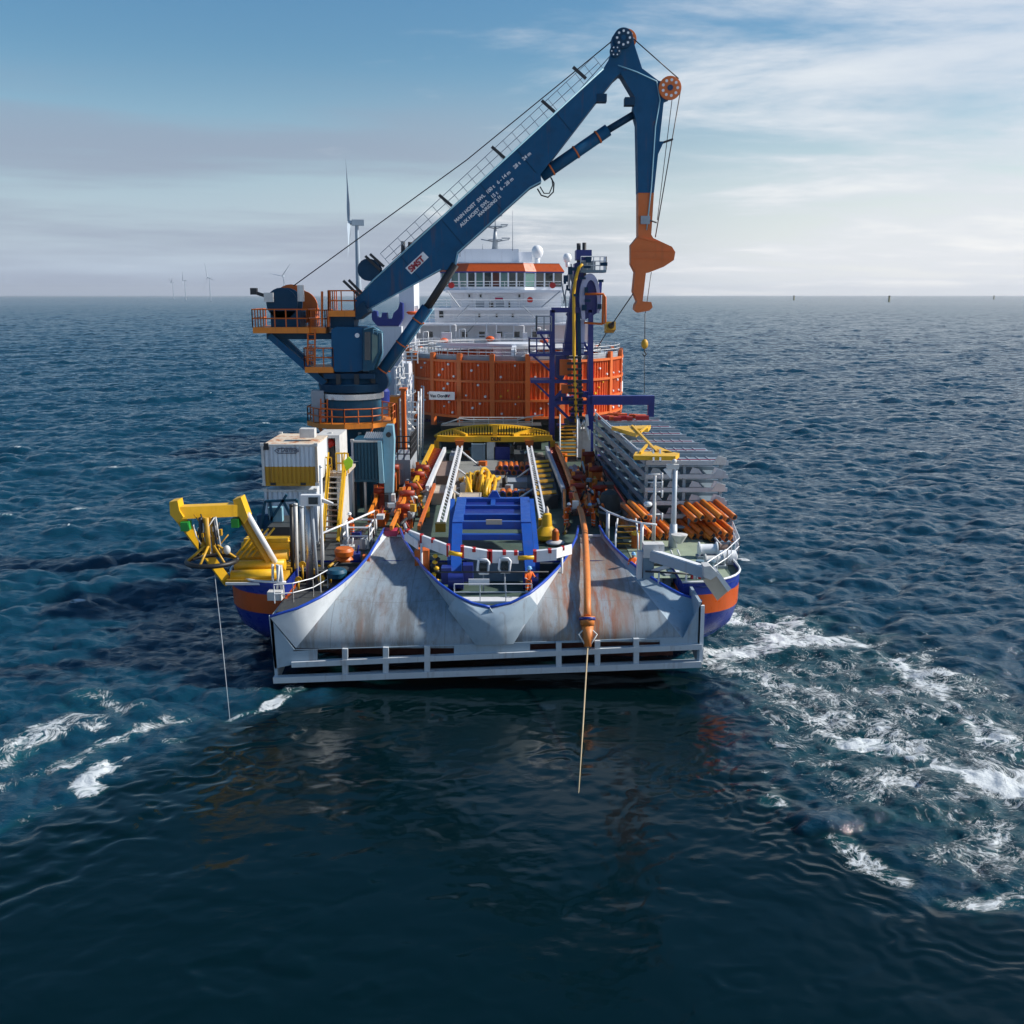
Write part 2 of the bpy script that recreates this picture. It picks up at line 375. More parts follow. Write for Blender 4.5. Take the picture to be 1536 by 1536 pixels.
# the ship's lee: smaller waves close along the hull
hullmask = ((np.abs(X + 1.6) < 15) & (Y > 58) & (Y < 178))
far = smooth(RR, 2500, 6000)
a1 = (1 - calm * .93) * (1 - turb * .45) * (1 - far * .55); a2 = (1 - calm * .95) * (1 - turb * .1) * (1 - smooth(RR, 400, 1000)); a3 = (1 - calm * .88) * (1 - smooth(RR, 60, 180)) * (1 + turb * .8)
lee = 1 - .72 * np.exp(-np.clip(sd, 0, None) / 5.0) * (1 - calm)      # waves die away next to the slick
a1 = a1 * lee
H1, H2, H3 = .150, .074, .024
xr, yr = X * .958 - Y * .287, X * .287 + Y * .958            # second set turned so the two never line up
h = .13 * lee * (1 - calm * .9) * sample(W0[0], X / 331, Y / 331) + H1 * a1 * (1 + .42 * np.clip(sample(W0[0], X / 331 + .4, Y / 331 + .2), -2, 2)) * sample(W1[0], X / 151, Y / 151) + H2 * a2 * sample(W2[0], xr / 57, yr / 57) + H3 * a3 * sample(W3[0], X / 17 + yr / 90, Y / 17)
ch = 1.25
ddx = ch * (H1 * a1 * sample(W1[1], X / 151, Y / 151)) + .95 * H2 * a2 * sample(W2[1], xr / 57, yr / 57)
ddy = ch * (H1 * a1 * sample(W1[2], X / 151, Y / 151)) + .95 * H2 * a2 * sample(W2[2], xr / 57, yr / 57)
steep = sample(W1[0], X / 151, Y / 151) + .6 * sample(W2[0], xr / 57, yr / 57)
# upwelling boils of the thruster wash with rings of ripples round them
for (u, v, rad, amp) in ((1255, 1150, 5.2, .05), (1400, 1225, 5.0, .08), (1130, 985, 3.6, .08), (1300, 1040, 5, .06), (1470, 1290, 5, .07)):
    c = PZ(u, v, 0); d = np.hypot((X - c.x) * (1 + .1 * np.sin(Y)), Y - c.y) + wx * .35
    h += amp * .12 * np.exp(-(d / (rad * 1.1)) ** 2) + max(amp, .08) * .22 * np.sin((d - rad) * 7.5) * np.exp(-((d - rad * 1.22) / (rad * .36)) ** 2) * smooth(X - c.x + Y - c.y, 9, -6)
c = PZ(1250, 1185, 0); ed = np.exp(-(((X - c.x) / 6.0) ** 2 + ((Y - c.y) / 5.0) ** 2)); h += ed * (.030 * sample(W2[0], X / 40 + wx * .02, Y / 40) + .012 * sample(W3[0], X / 17, Y / 17))
# long smooth bow of the calm water's edge on the port side, and faint swirls inside
c = PZ(60, 1210, 0); h += .055 * np.sin((sd + 2.5) * 2.0) * np.exp(-((sd + 2.2) / 2.0) ** 2) * smooth(-X, 3, 11)
sw = sample(W2[0], X / 63 + wx * .012, Y / 63 + .3); h += calm * .012 * sample(W1[0], X / 190 + wx * .01, Y / 240 + .3) + calm * .0025 * sw
# foam
foam = np.zeros(X.shape)
def streak(pts, w, k, core=0.0):
    global foam
    d = np.maximum(dist_line(poly(pts)) + wx * .28, 0); w = w * 1.0
    foam = np.maximum(foam, k * (.62 * np.exp(-(d / (w * 1.7)) ** 2) + .30 * np.exp(-(d / (w * .55)) ** 2)))
    if core: foam = np.maximum(foam, core * np.exp(-(d / (w * .3)) ** 2))
streak([(1060, 935), (1100, 932), (1150, 945), (1180, 960)], 1.9, .95)
streak([(1055, 975), (1110, 975), (1170, 970)], 1.5, .85)
streak([(1058, 990), (1130, 1010), (1200, 1030)], 2.6, .66)
streak([(1170, 925), (1230, 960), (1300, 972), (1350, 1005), (1400, 1035), (1440, 1075), (1480, 1110), (1560, 1140)], 1.5, .80)
streak([(1230, 990), (1215, 1040), (1260, 1095)], 1.2, .62)
streak([(1255, 1103), (1300, 1118), (1350, 1140), (1420, 1160), (1480, 1178), (1560, 1190)], 1.25, .95)
streak([(1440, 1080), (1500, 1110), (1560, 1160)], 2.2, .72)
streak([(1160, 1203), (1195, 1218), (1235, 1230), (1262, 1220), (1300, 1205), (1340, 1180)], .33, .72)
streak([(1150, 1160), (1165, 1190), (1180, 1205)], .4, .5)
streak([(1250, 1255), (1300, 1295), (1350, 1325), (1400, 1350), (1440, 1362), (1500, 1352), (1560, 1345)], .75, .66)
streak([(1345, 1180), (1385, 1215), (1420, 1230)], .4, .6)
streak([(1505, 1230), (1490, 1280), (1540, 1300)], .6, .66)
streak([(0, 1150), (50, 1105), (100, 1082), (150, 1078)], 1.3, .74)
streak([(0, 1180), (80, 1150), (150, 1118), (220, 1090), (280, 1082)], 1.1, .70)
streak([(128, 1186), (140, 1160), (152, 1142)], .55, .95)
streak([(150, 1142), (210, 1128), (260, 1112)], .4, .6)
streak([(110, 1045), (150, 1040), (180, 1065)], 1.1, .72)
streak([(0, 1240), (60, 1212), (120, 1190)], .6, .5)
streak([(345, 1078), (400, 1062), (445, 1035)], .45, .75)
streak([(360, 1020), (400, 1040)], 1.5, .45)
foam = np.maximum(foam, np.maximum(turb * .53, ed * .40))
caps = smooth(steep, 2.75, 3.6) * (1 - calm) * .70 * (1 - smooth(RR, 250, 600))
foam = np.maximum(foam, caps)
foam *= np.where(sd < -3.0, .85, 1)
h += .10 * np.clip(foam - .45, 0, 1) * (1 + .6 * sample(W3[0], X / 9, Y / 9))
X2, Y2 = X + ddx, Y + ddy
nr = len(r)
co = np.stack([X2, Y2, h - 2e-9 * 0 * RR], -1).reshape(-1, 3).astype(np.float32)
idx = np.arange(nr * NC).reshape(nr, NC)
quads = np.stack([idx[:-1, :-1], idx[:-1, 1:], idx[1:, 1:], idx[1:, :-1]], -1).reshape(-1, 4)
me = bpy.data.meshes.new('sea'); me.vertices.add(len(co)); me.vertices.foreach_set('co', co.ravel())
me.loops.add(quads.size); me.loops.foreach_set('vertex_index', quads.ravel().astype(np.int32))
me.polygons.add(len(quads)); me.polygons.foreach_set('loop_start', np.arange(0, quads.size, 4, dtype=np.int32))
me.polygons.foreach_set('use_smooth', np.ones(len(quads), bool)); me.update(calc_edges=True)
rough_ = .17 * smooth(np.log(RR), math.log(70), math.log(1800)) * (1 - calm)      # waves finer than the sheet's own cells
for nm, arr in (('foam', foam), ('calm', calm), ('turb', turb), ('rough', rough_)):
    at = me.attributes.new(nm, 'FLOAT', 'POINT'); at.data.foreach_set('value', arr.ravel().astype(np.float32))
sea = bpy.data.objects.new('sea', me); COL.objects.link(sea); sea['kind'] = 'structure'
m = bpy.data.materials.new('sea_water'); m.use_nodes = True; n, l = m.node_tree.nodes, m.node_tree.links
b = n['Principled BSDF']
def NN(t, **kw):
    q = n.new(t)
    for k, v in kw.items(): setattr(q, k, v)
    return q
def mth(op, a, bb=None, cc=None):
    q = NN('ShaderNodeMath', operation=op)
    for i, s in enumerate((a, bb, cc)):
        if s is None: continue
        if isinstance(s, (int, float)): q.inputs[i].default_value = s
        else: l.new(s, q.inputs[i])
    return q.outputs[0]
def rmp(x, a, bb, t0=0.0, t1=1.0):
    q = NN('ShaderNodeMapRange', interpolation_type='SMOOTHSTEP'); q.inputs['From Min'].default_value = a; q.inputs['From Max'].default_value = bb
    q.inputs['To Min'].default_value = t0; q.inputs['To Max'].default_value = t1; l.new(x, q.inputs['Value']); return q.outputs[0]
def nz(sc, det=6, rg=.6, vec=None, dist=0.0, scale=(1, 1, 1)):
    mpn = NN('ShaderNodeMapping'); mpn.inputs['Scale'].default_value = scale; l.new(vec or tcs.outputs['Object'], mpn.inputs[0])
    q = NN('ShaderNodeTexNoise'); q.inputs['Scale'].default_value = sc; q.inputs['Detail'].default_value = det; q.inputs['Roughness'].default_value = rg; q.inputs['Distortion'].default_value = dist
    l.new(mpn.outputs[0], q.inputs['Vector']); return q
tcs = NN('ShaderNodeTexCoord')
A = {k: NN('ShaderNodeAttribute', attribute_name=k).outputs['Fac'] for k in ('foam', 'calm', 'turb', 'rough')}
# lacy foam: filaments along the folds of a warped noise, wider where the foam is denser
def warped(src, sc, amt, det):
    q = nz(sc, det, .55, src); sb = NN('ShaderNodeVectorMath', operation='SUBTRACT'); l.new(q.outputs['Color'], sb.inputs[0]); sb.inputs[1].default_value = (.5, .5, .5)
    wv = NN('ShaderNodeVectorMath', operation='SCALE'); wv.inputs['Scale'].default_value = amt; l.new(sb.outputs[0], wv.inputs[0])
    wa = NN('ShaderNodeVectorMath', operation='ADD'); l.new(src, wa.inputs[0]); l.new(wv.outputs[0], wa.inputs[1]); return wa.outputs[0]
vw = warped(warped(tcs.outputs['Object'], .20, 7.5, 2), 1.2, .7, 2)
def ridge(sc, det=2, rg=.5):
    q = nz(sc, det, rg, vw); return mth('MULTIPLY', mth('ABSOLUTE', mth('SUBTRACT', q.outputs['Fac'], .5)), 2.0)
r1, r2, r3 = ridge(.42), ridge(1.1), ridge(2.8, 3)
def fil(rd, w): return mth('MULTIPLY', mth('SUBTRACT', 1.0, mth('SMOOTH_MIN', mth('DIVIDE', rd, mth('MAXIMUM', w, .001)), 1.0, .0)), rmp(w, .0, .03))
fa = A['foam']
patch = nz(.30, 4, .6).outputs['Fac']; fam = mth('ADD', fa, mth('MULTIPLY', mth('SUBTRACT', patch, .5), mth('MULTIPLY', fa, 1.7)))
m1 = fil(r1, mth('MULTIPLY', mth('SUBTRACT', fam, .20), .30)); m2 = fil(r2, mth('MULTIPLY', mth('SUBTRACT', fam, .32), .42)); m3 = fil(r3, mth('MULTIPLY', mth('SUBTRACT', fam, .50), .62))
fine = nz(4.5, 7, .7, vw).outputs['Fac']
brk = rmp(mth('ADD', fine, mth('MULTIPLY', mth('SUBTRACT', fam, .55), 1.0)), .42, .62)
fmask = mth('MULTIPLY', mth('MINIMUM', mth('ADD', mth('ADD', mth('MULTIPLY', m1, .9), mth('MULTIPLY', m2, .9)), mth('MULTIPLY', m3, .8)), 1.0), brk)
solid = mth('MULTIPLY', rmp(fam, .92, 1.5), rmp(fine, .36, .58)); fmask = mth('MAXIMUM', fmask, solid)
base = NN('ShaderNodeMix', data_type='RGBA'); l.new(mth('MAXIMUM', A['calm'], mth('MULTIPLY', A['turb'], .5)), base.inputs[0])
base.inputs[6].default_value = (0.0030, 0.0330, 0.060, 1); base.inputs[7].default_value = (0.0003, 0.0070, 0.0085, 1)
aer = NN('ShaderNodeMix', data_type='RGBA'); l.new(mth('MULTIPLY', rmp(A['foam'], .25, .9), .55), aer.inputs[0]); l.new(base.outputs[2], aer.inputs[6]); aer.inputs[7].default_value = (.016, .110, .120, 1)
fcol = NN('ShaderNodeMix', data_type='RGBA'); l.new(mth('MULTIPLY', fmask, .82), fcol.inputs[0]); l.new(aer.outputs[2], fcol.inputs[6]); fcol.inputs[7].default_value = (.66, .70, .72, 1)
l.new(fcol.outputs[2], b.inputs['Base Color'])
b.inputs['IOR'].default_value = 1.333
l.new(mth('ADD', mth('MULTIPLY', fmask, .6), mth('ADD', A['rough'], .05)), b.inputs['Roughness'])
b1 = nz(1.3, 8, .62, scale=(1, 1.35, 1)).outputs['Fac']; b2 = nz(5.0, 5, .6, scale=(1, 1.3, 1)).outputs['Fac']
hgt = mth('ADD', mth('MULTIPLY', b1, .15), mth('MULTIPLY', b2, .034))
bs = mth('SUBTRACT', 1.0, mth('MULTIPLY', A['calm'], .95))
patchc = nz(.16, 4, .6, scale=(1, 1.6, 1)).outputs['Fac']
bs = mth('ADD', bs, mth('MULTIPLY', A['calm'], rmp(patchc, .52, .70, 0.0, .16)))
hgt = mth('ADD', mth('MULTIPLY', hgt, bs), mth('MULTIPLY', fmask, .05))
bp = NN('ShaderNodeBump'); bp.inputs['Strength'].default_value = 1.0; bp.inputs['Distance'].default_value = 1.0; l.new(hgt, bp.inputs['Height']); l.new(bp.outputs[0], b.inputs['Normal'])
me.materials.append(m)
# ---------------------------------------------------------------- the ship: hull, decks, stern chutes, superstructure
CX, DZ = -1.6, 4.8
ship = thing('ship', (CX, 100, 0), 'blue and orange cable-laying ship with white double-funnel stern chute', 'ship')
def outline(z):
    tab = [(-1.8, 12.8, 64, 5.5), (0, 14.2, 60.0, 5), (.8, 14.8, 58.4, 4.4), (1.8, 15.2, 57.3, 4.0), (3.0, 15.35, 56.8, 3.6), (5.1, 15.35, 56.6, 3.5)]
    for a, b_ in zip(tab[:-1], tab[1:]):
        if z <= b_[0] + 1e-6:
            t = (z - a[0]) / (b_[0] - a[0]); w, y0, rad = [a[i] + (b_[i] - a[i]) * t for i in (1, 2, 3)]; break
    yt = max(y0 + .2, 61.6); pts = [(0, yt), (5.6, yt), (11.35, yt), (11.36, y0)]           # the transom is cut back between the quarters for the chutes
    for i in range(9):
        q = math.pi / 2 * i / 8; pts.append((w - rad + rad * math.sin(q), y0 + rad - rad * math.cos(q)))
    pts += [(w, 75), (w, 95), (w, 115), (w, 135)]
    bow = 176 + .35 * z
    for i in range(1, 7):
        q = i / 6; pts.append((w * (1 - q ** 2.1), 135 + (bow - 135) * q))
    full = [(-x, y) for x, y in reversed(pts[1:])] + pts
    return [Vector((CX + x, y, z)) for x, y in full]
def band(name, zs, m, parent=ship):
    mb = MB(); mb.grid([outline(z) for z in zs]); return mb.build(name, m, parent)
band('hull', [-1.8, -.8, 0, .4, .8, 1.3, 1.8, 2.4, 3.12], HULLB)
band('hull_stripe', [3.12, 3.7, 4.32], ORANGEH)
band('sheer_strake', [4.32, 4.7, 5.1], HULLB)
mb = MB(); o = [q for q in outline(5.1) if q.y < 136]; mb.add([Vector((q.x, q.y, DZ)) for q in o], [tuple(range(len(o)))]); mb.build('deck', DECK, ship)
for sg_ in (-1, 1): MB().pipe([q + Vector((0, 0, .02)) for q in outline(5.1) if q.y < 134 and (q.x - CX) * sg_ > 11.355], .07, 6).build('gunwale', RAILW, ship)
# raised working deck amidships and walkways
mb = MB(); mb.bb(CX - 4.6, CX + 4.9, 84, 108, DZ + .004, DZ + .03); mb.build('deck_plating', DECKG, ship)
mb = MB(); mb.bb(CX - 14.6, CX - 8, 60, 70, DZ + .004, DZ + .03); mb.build('deck_plating', DECKD, ship)
mb = MB(); mb.bb(CX + 9.2, CX + 14.6, 58.5, 69, DZ + .004, DZ + .03); mb.build('deck_plating', DECKL, ship)

# stern platform carrying the chutes
mb = MB(); mb.bb(CX - 11.3, CX + 11.3, 58.6, 61.4, -.8, 2.3); mb.build('transom', BROWNR, ship)
MB().bb(CX - 11.3, CX + 11.3, 61.2, 61.5, 2.3, 5.0).build('transom', DECKD, ship)

# chute geometry, traced: rims (pixel, height), floors (elliptic quadrant)
def floor_pt(edge, a, side):
    (u0, v0), (u1, v1) = edge
    Yf, zf = 67.0 - 13.4 * math.sin(a), zb[side] + (5.35 - zb[side]) * (1 - math.sin(a) ** 2.6) ** (1 / 2.6)
    v = proj((0, Yf, zf))[1]; t = (v - v0) / (v1 - v0); u = u0 + (u1 - u0) * t
    # flare: floor edges curve like a trumpet
    return P(u, v, Yf)
zb = {'L': 2.2, 'R': 2.55}
NA = 22
def lerp_tab(tab, t):
    k = t * (len(tab) - 1); i = min(int(k), len(tab) - 2); f = k - i
    return [tab[i][j] * (1 - f) + tab[i + 1][j] * f for j in range(len(tab[0]))]
rims = {
 'L0': [(576, 794, 5.75), (566, 812, 5.7), (552, 836, 5.6), (533, 858, 5.4), (508, 879, 5.15), (480, 897, 4.85), (448, 913, 4.45), (405, 926, 4.0)],
 'L1': [(600, 794, 5.75), (607, 812, 5.7), (620, 833, 5.6), (637, 855, 5.4), (658, 876, 5.3), (683, 894, 4.93), (708, 906, 4.56), (735, 912, 4.38)],
 'R0': [(868, 790, 5.75), (864, 808, 5.7), (853, 831, 5.6), (838, 852, 5.4), (818, 872, 5.32), (795, 891, 5.03), (768, 905, 4.58), (735, 912, 4.38)],
 'R1': [(899, 790, 5.75), (908, 806, 5.7), (923, 824, 5.6), (943, 842, 5.4), (966, 860, 5.15), (992, 877, 4.85), (1020, 892, 4.5), (1053, 903, 4.2)],
}
floors = {'L': (((584, 800), (440, 977)), ((598, 800), (714, 968))), 'R': (((873, 798), (770, 966)), ((896, 798), (1024, 958)))}
FLOORM = {}
def chute_floor_mat(name, rustk, seed, centre):
    m = bpy.data.materials.new(name); m.use_nodes = True; n, l = m.node_tree.nodes, m.node_tree.links; b = n['Principled BSDF']; b.inputs['Roughness'].default_value = .55
    t = n.new('ShaderNodeTexCoord')
    def noise(sc, scl, det=8, rg=.65, off=0):
        mp_ = n.new('ShaderNodeMapping'); mp_.inputs['Scale'].default_value = scl; mp_.inputs['Location'].default_value = (seed + off, seed * .7, off); l.new(t.outputs['Object'], mp_.inputs[0])
        q = n.new('ShaderNodeTexNoise'); q.inputs['Scale'].default_value = sc; q.inputs['Detail'].default_value = det; q.inputs['Roughness'].default_value = rg; l.new(mp_.outputs[0], q.inputs['Vector']); return q.outputs['Fac']
    def ss(x, a, bb, k=1.0):
        q = n.new('ShaderNodeMapRange'); q.interpolation_type = 'SMOOTHSTEP'; q.inputs['From Min'].default_value = a; q.inputs['From Max'].default_value = bb; q.inputs['To Max'].default_value = k; l.new(x, q.inputs['Value']); return q.outputs[0]
    def mx(f, a, colr):
        q = n.new('ShaderNodeMix'); q.data_type = 'RGBA'; l.new(f, q.inputs[0])
        if isinstance(a, tuple): q.inputs[6].default_value = (*a, 1)
        else: l.new(a, q.inputs[6])
        q.inputs[7].default_value = (*colr, 1); return q.outputs[2]
    def mul(a, bb):
        q = n.new('ShaderNodeMath'); q.operation = 'MULTIPLY'
        for i, s in enumerate((a, bb)):
            if isinstance(s, (int, float)): q.inputs[i].default_value = s
            else: l.new(s, q.inputs[i])
        return q.outputs[0]
    c = mx(noise(1.2, (1, 1, 1)), (.20, .25, .29), (.30, .36, .405))
    c = mx(ss(noise(1.3, (.8, .14, .2), 9, .72, 3), .44, .66, .8), c, (.125, .115, .105))          # dark wear along the run of the cable
    c = mx(ss(noise(1.5, (1.0, .6, .8), 9, .75, 7), .54, .72, .7), c, (.16, .135, .115))
    # rust in the worn track
    sx = n.new('ShaderNodeSeparateXYZ'); l.new(t.outputs['Object'], sx.inputs[0])
    d = n.new('ShaderNodeMath'); d.operation = 'SUBTRACT'; d.inputs[1].default_value = centre; l.new(sx.outputs[0], d.inputs[0])
    ab = n.new('ShaderNodeMath'); ab.operation = 'ABSOLUTE'; l.new(d.outputs[0], ab.inputs[0])
    near = ss(ab.outputs[0], 3.4, .4)
    c = mx(mul(near, ss(noise(1.3, (.9, .12, .16), 9, .72, 11), .46 - .12 * rustk, .60, .85 * rustk)), c, (.25, .17, .10))
    c = mx(mul(near, ss(noise(1.7, (1.0, .12, .16), 9, .72, 17), .54 - .12 * rustk, .62, .9 * rustk)), c, (.24, .075, .02))
    # weld seams between plates
    for ax, sp in ((0, 2.1), (1, 2.6)):
        q = n.new('ShaderNodeMath'); q.operation = 'PINGPONG'; q.inputs[1].default_value = sp / 2; l.new(sx.outputs[ax], q.inputs[0])
        c = mx(mul(ss(q.outputs[0], .035, .008), .55), c, (.13, .13, .13))
    l.new(c, b.inputs['Base Color'])
    return m
FLOORM['L'] = chute_floor_mat('chute_floor_worn', .28, 2.0, -9.0 - CX); FLOORM['R'] = chute_floor_mat('chute_floor_rusty', 1.0, 5.0, 4.3 - CX)
CHW = mat('chute_paint', (0.33, 0.42, 0.49), 0.45, var=.10, streak=.32, scale=.5, dirt=.25)
CHWW = mat('chute_lit_wall_frame_paint', (0.56, 0.60, 0.63), 0.45, var=.10, streak=.34, scale=.5, dirt=.25, rust=.05)  # paler tone for sunward walls, and for the pale beams and posts
floor_bottom = {}
for sd_ in 'LR':
    e0, e1 = floors[sd_]
    fl = [[floor_pt(e0, math.pi / 2 * (i / NA) ** .62, sd_), floor_pt(e1, math.pi / 2 * (i / NA) ** .62, sd_)] for i in range(NA + 1)]
    floor_bottom[sd_] = fl[-1]
    rows = []
    for a_, b_ in fl:                              # slightly dished floor
        rows.append([a_.lerp(b_, k / 8) + Vector((0, 0, -.25 * math.sin(math.pi * k / 8) * min(1, (b_ - a_).length / 4) * max(0, 1 - (len(rows) / NA) ** 3))) for k in range(9)])
    part = MB().grid(rows).build('chute_floor', FLOORM[sd_], ship)
    for key, edge in ((sd_ + '0', 0), (sd_ + '1', 1)):
        rim = [PZ(*lerp_tab(rims[key], i / NA)) for i in range(NA + 1)]
        rows = [[rim[i].lerp(fl[i][edge], k / 5) + Vector((0, 0, -.10 * math.sin(math.pi * k / 5) * (1 - (i / NA) ** 2))) for k in range(6)] for i in range(NA + 1)]
        w = MB().grid(rows).build('chute_wall', CHWW if edge == 0 else CHW, ship)  # sunlight put into the colour: walls facing starboard are painted paler
        # outer skin gives the flare its thickness
        back = [[q + Vector((0, .22, -.05)) for q in (row[0], row[2])] for row in rows]
        MB().grid(back).build('chute_back', CHW, ship)
        MB().pipe([q + Vector((0, .05, .03)) for q in rim], .085, 8).build('chute_rim', RIMB, ship)
    # lip across the mouth
    a0, b0 = PZ(*rims[sd_ + '0'][0]), PZ(*rims[sd_ + '1'][0])
    MB().beam(fl[0][0] + Vector((0, .1, .02)), fl[0][1] + Vector((0, .1, .02)), .25, .12).build('chute_lip', WHITE, ship)
def rim_xy(key): return [PZ(*lerp_tab(rims[key], i / NA)) for i in range(NA + 1)]
def stern_deck(pts, m): MB().prism([Vector((q.x, q.y, 3.6)) for q in pts], (0, 0, .5)).build('stern_platform', m, ship)
l1, r0 = rim_xy('L1'), rim_xy('R0')
stern_deck([q + Vector((.75, .5, 0)) for q in l1 if q.y < 60.8] + [q + Vector((-.75, .5, 0)) for q in reversed(r0[:-1]) if q.y < 60.8], DECK)
l0 = [q for q in rim_xy('L0') if q.y < 61.3]; stern_deck([Vector((l0[0].x - .8, 61.4, 0))] + [q + Vector((-.8, .6, 0)) for q in l0[:-2]] + [Vector((CX - 11.5, l0[-1].y + 1.6, 0)), Vector((CX - 11.5, 61.4, 0))], DECKD)
r1_ = [q for q in rim_xy('R1') if q.y < 61.3]; stern_deck([Vector((r1_[0].x + .8, 61.4, 0))] + [q + Vector((.8, .6, 0)) for q in r1_[:-2]] + [Vector((CX + 11.5, r1_[-1].y + 1.6, 0)), Vector((CX + 11.5, 61.4, 0))], DECKL)
YB = 53.55
def fp(u, v, Y=YB): return P(u, v, Y)
# face plate below the floors
mb = MB()
def plate(pts, d=.18): mb.prism([fp(*q) for q in pts], (0, d, 0))
plate([(403, 924), (442, 975), (476, 974), (476, 990), (443, 996), (412, 1003)])
plate([(714, 968), (735, 912), (770, 966), (795, 966), (795, 978), (681, 985), (681, 969)])
plate([(1024, 958), (1053, 903), (1053, 968), (990, 972), (990, 960)])
plate([(440, 977), (476, 974), (681, 969), (714, 968), (714, 966), (440, 975)])
plate([(770, 966), (795, 966), (990, 960), (1024, 958), (1024, 956), (770, 964)])
mb.build('face_plate', CHW, ship)
# broad smooth panel where the two flares run together amidships
ring_ = [(714, 968, 53.42), (692, 940, 53.95), (672, 913, 54.35), (683, 897, 54.25), (708, 908.5, 54.0), (735, 914.5, 53.7), (768, 907.5, 53.8), (795, 894, 54.2), (806, 908, 54.3), (788, 938, 53.9), (770, 966, 53.42)]
inn_ = [(742 + (u - 742) * .5, 942 + (v - 942) * .5, 53.22 + (Y - 53.55) * .45) for u, v, Y in ring_]
pv = [P(*q) for q in ring_] + [P(*q) for q in inn_] + [P(742, 942, 53.18)]; nr_ = len(ring_); fc = []
for i in range(nr_): j = (i + 1) % nr_; fc += [(i, j, nr_ + j, nr_ + i), (nr_ + i, nr_ + j, 2 * nr_)]
MB().add(pv, fc, True).build('centre_panel', CHW, ship)
for (a_, b_) in (((438, 996), (1052, 969)),):
    MB().beam(fp(*a_, YB - .02), fp(*b_, YB - .02), .34, .30).build('chute_beam', CHWW, ship)
MB().beam(fp(411, 1019, YB - .03), fp(1051, 995, YB - .03), .42, .34).build('chute_beam', CHWW, ship)
MB().beam(fp(412, 1016, YB + 2.2), fp(1051, 993, YB + 2.2), .3, .3).build('chute_beam', CHW, ship)
for u, v0, v1 in ((518, 972, 1014), (579, 970, 1012), (641, 968, 1010), (838, 962, 1003), (896, 960, 1001), (954, 957, 999)):
    MB().beam(fp(u, v0, YB + .02), fp(u, v1, YB + .02), .30, .34, up=(0, 1, 0)).build('chute_post', CHWW, ship)
for u0, v0, u1, v1 in ((405, 926, 413, 1024), (1053, 903, 1050, 998)):
    a_, b_ = fp(u0, v0), fp(u1, v1); MB().prism([a_, b_, b_ + Vector((0, 4.2, .6)), a_ + Vector((0, 4.2, 0))], (.16 if u0 < 700 else -.16, 0, 0)).build('chute_cheek', CHW, ship)
MB().beam(fp(1054, 908, YB - .03), fp(1051, 992, YB - .03), .2, .2).build('chute_trim', WHITE, ship)

# railings round the after deck
mb = MB(); a_, b_ = PZ(683, 893, 4.3), PZ(797, 893, 4.3); mb.bb(a_.x, b_.x, 55.6, 56.6, 4.12, 4.24); mb.build('catwalk', RAILW, ship)
mb = MB(); mb.rail([Vector((a_.x, 55.75, 4.2)), Vector((b_.x, 55.75, 4.2))], 1.05, .032, 1.4, (1, .55)); mb.build('railing', RAILW, ship)
MB().tube(Vector((a_.x - 1.0, 57.2, 5.55)), Vector((b_.x + 1.0, 57.2, 5.55)), .05).build('safety_wire', DARK, ship)
for pts in ([(412, 905), (440, 903), (470, 895), (492, 882)], ):
    MB().rail([PZ(u, v, 4.15) for u, v in pts], 1.1, .034, 1.1, (1, .5)).build('railing', RAILW, ship)
MB().rail([q + Vector((0, 0, 0)) for q in outline(5.1) if q.x > CX + 12 and 61 < q.y < 135], 1.1, .03, 2.2).build('railing', RAILW, ship)
MB().rail([q for q in outline(5.1) if q.x < CX and 66 < q.y < 135], 1.1, .03, 2.2).build('railing', RAILW, ship)
MB().rail([PZ(1045, 880, 4.3), PZ(1090, 850, 5.0), PZ(1108, 832, 5.0), PZ(1098, 806, 5.0)], 1.1, .035, 1.0).build('railing', RAILW, ship)
# starboard handrail arc beside the chute
pts = [PZ(u, v, z) for u, v, z in ((900, 760, 6.9), (912, 768, 6.9), (940, 779, 6.8), (963, 785, 6.7), (985, 787, 6.7))]
mb = MB(); mb.pipe(pts, .07, 6)
for q in (pts[1], pts[3]): mb.tube(q, Vector((q.x, q.y, DZ)), .12)
mb.build('hand_rail', RAILW, ship)
pts = [PZ(u, v, z) for u, v, z in ((483, 800, 6.6), (520, 785, 6.6), (563, 766, 6.6))]
mb = MB(); mb.pipe(pts, .07, 6)
for q in (pts[2], pts[1], pts[0]): mb.tube(q, Vector((q.x, q.y, DZ)), .09)
mb.build('hand_rail', WHITE, ship)

# ---- superstructure
def wallbox(name, u0, u1, v0, v1, Y, depth, m, z0=None):
    a_, b_ = P(u0, v0, Y), P(u1, v1, Y); mb = MB(); mb.bb(a_.x, b_.x, Y, Y + depth, b_.z if z0 is None else z0, a_.z)
    return mb.build(name, m, ship)
h1 = wallbox('deckhouse', 605, 884, 484, 548, 143.0, 22, WHITES, DZ)
h2 = wallbox('deckhouse', 652, 862, 462, 484, 145.0, 19, WHITES, P(652, 486, 145).z)
h3 = wallbox('deckhouse', 676, 842, 436.5, 462, 146.5, 17, WHITES, P(652, 465, 146).z)
def slab(u0, u1, v, Y, depth, th=.28, m=WHITES): 
    a_, b_ = P(u0, v, Y), P(u1, v, Y); return MB().bb(a_.x, b_.x, Y, Y + depth, a_.z - th, a_.z)
slab(600, 888, 485, 140.5, 3.2).build('deck_slab', WHITES, ship); slab(648, 866, 462, 142.8, 3).build('deck_slab', WHITES, ship)
wb = slab(668, 846, 435, 144.4, 19, .35); wb.build('deck_slab', WHITES, ship)
for u0, u1, v, Y in ((600, 888, 485, 140.6), (648, 866, 462, 142.9), (668, 846, 434.5, 144.5)):
    MB().rail([P(u0, v, Y), P(u1, v, Y)], 1.1, .035, 2.0, (1, .66, .33)).build('railing', RAILW, ship)
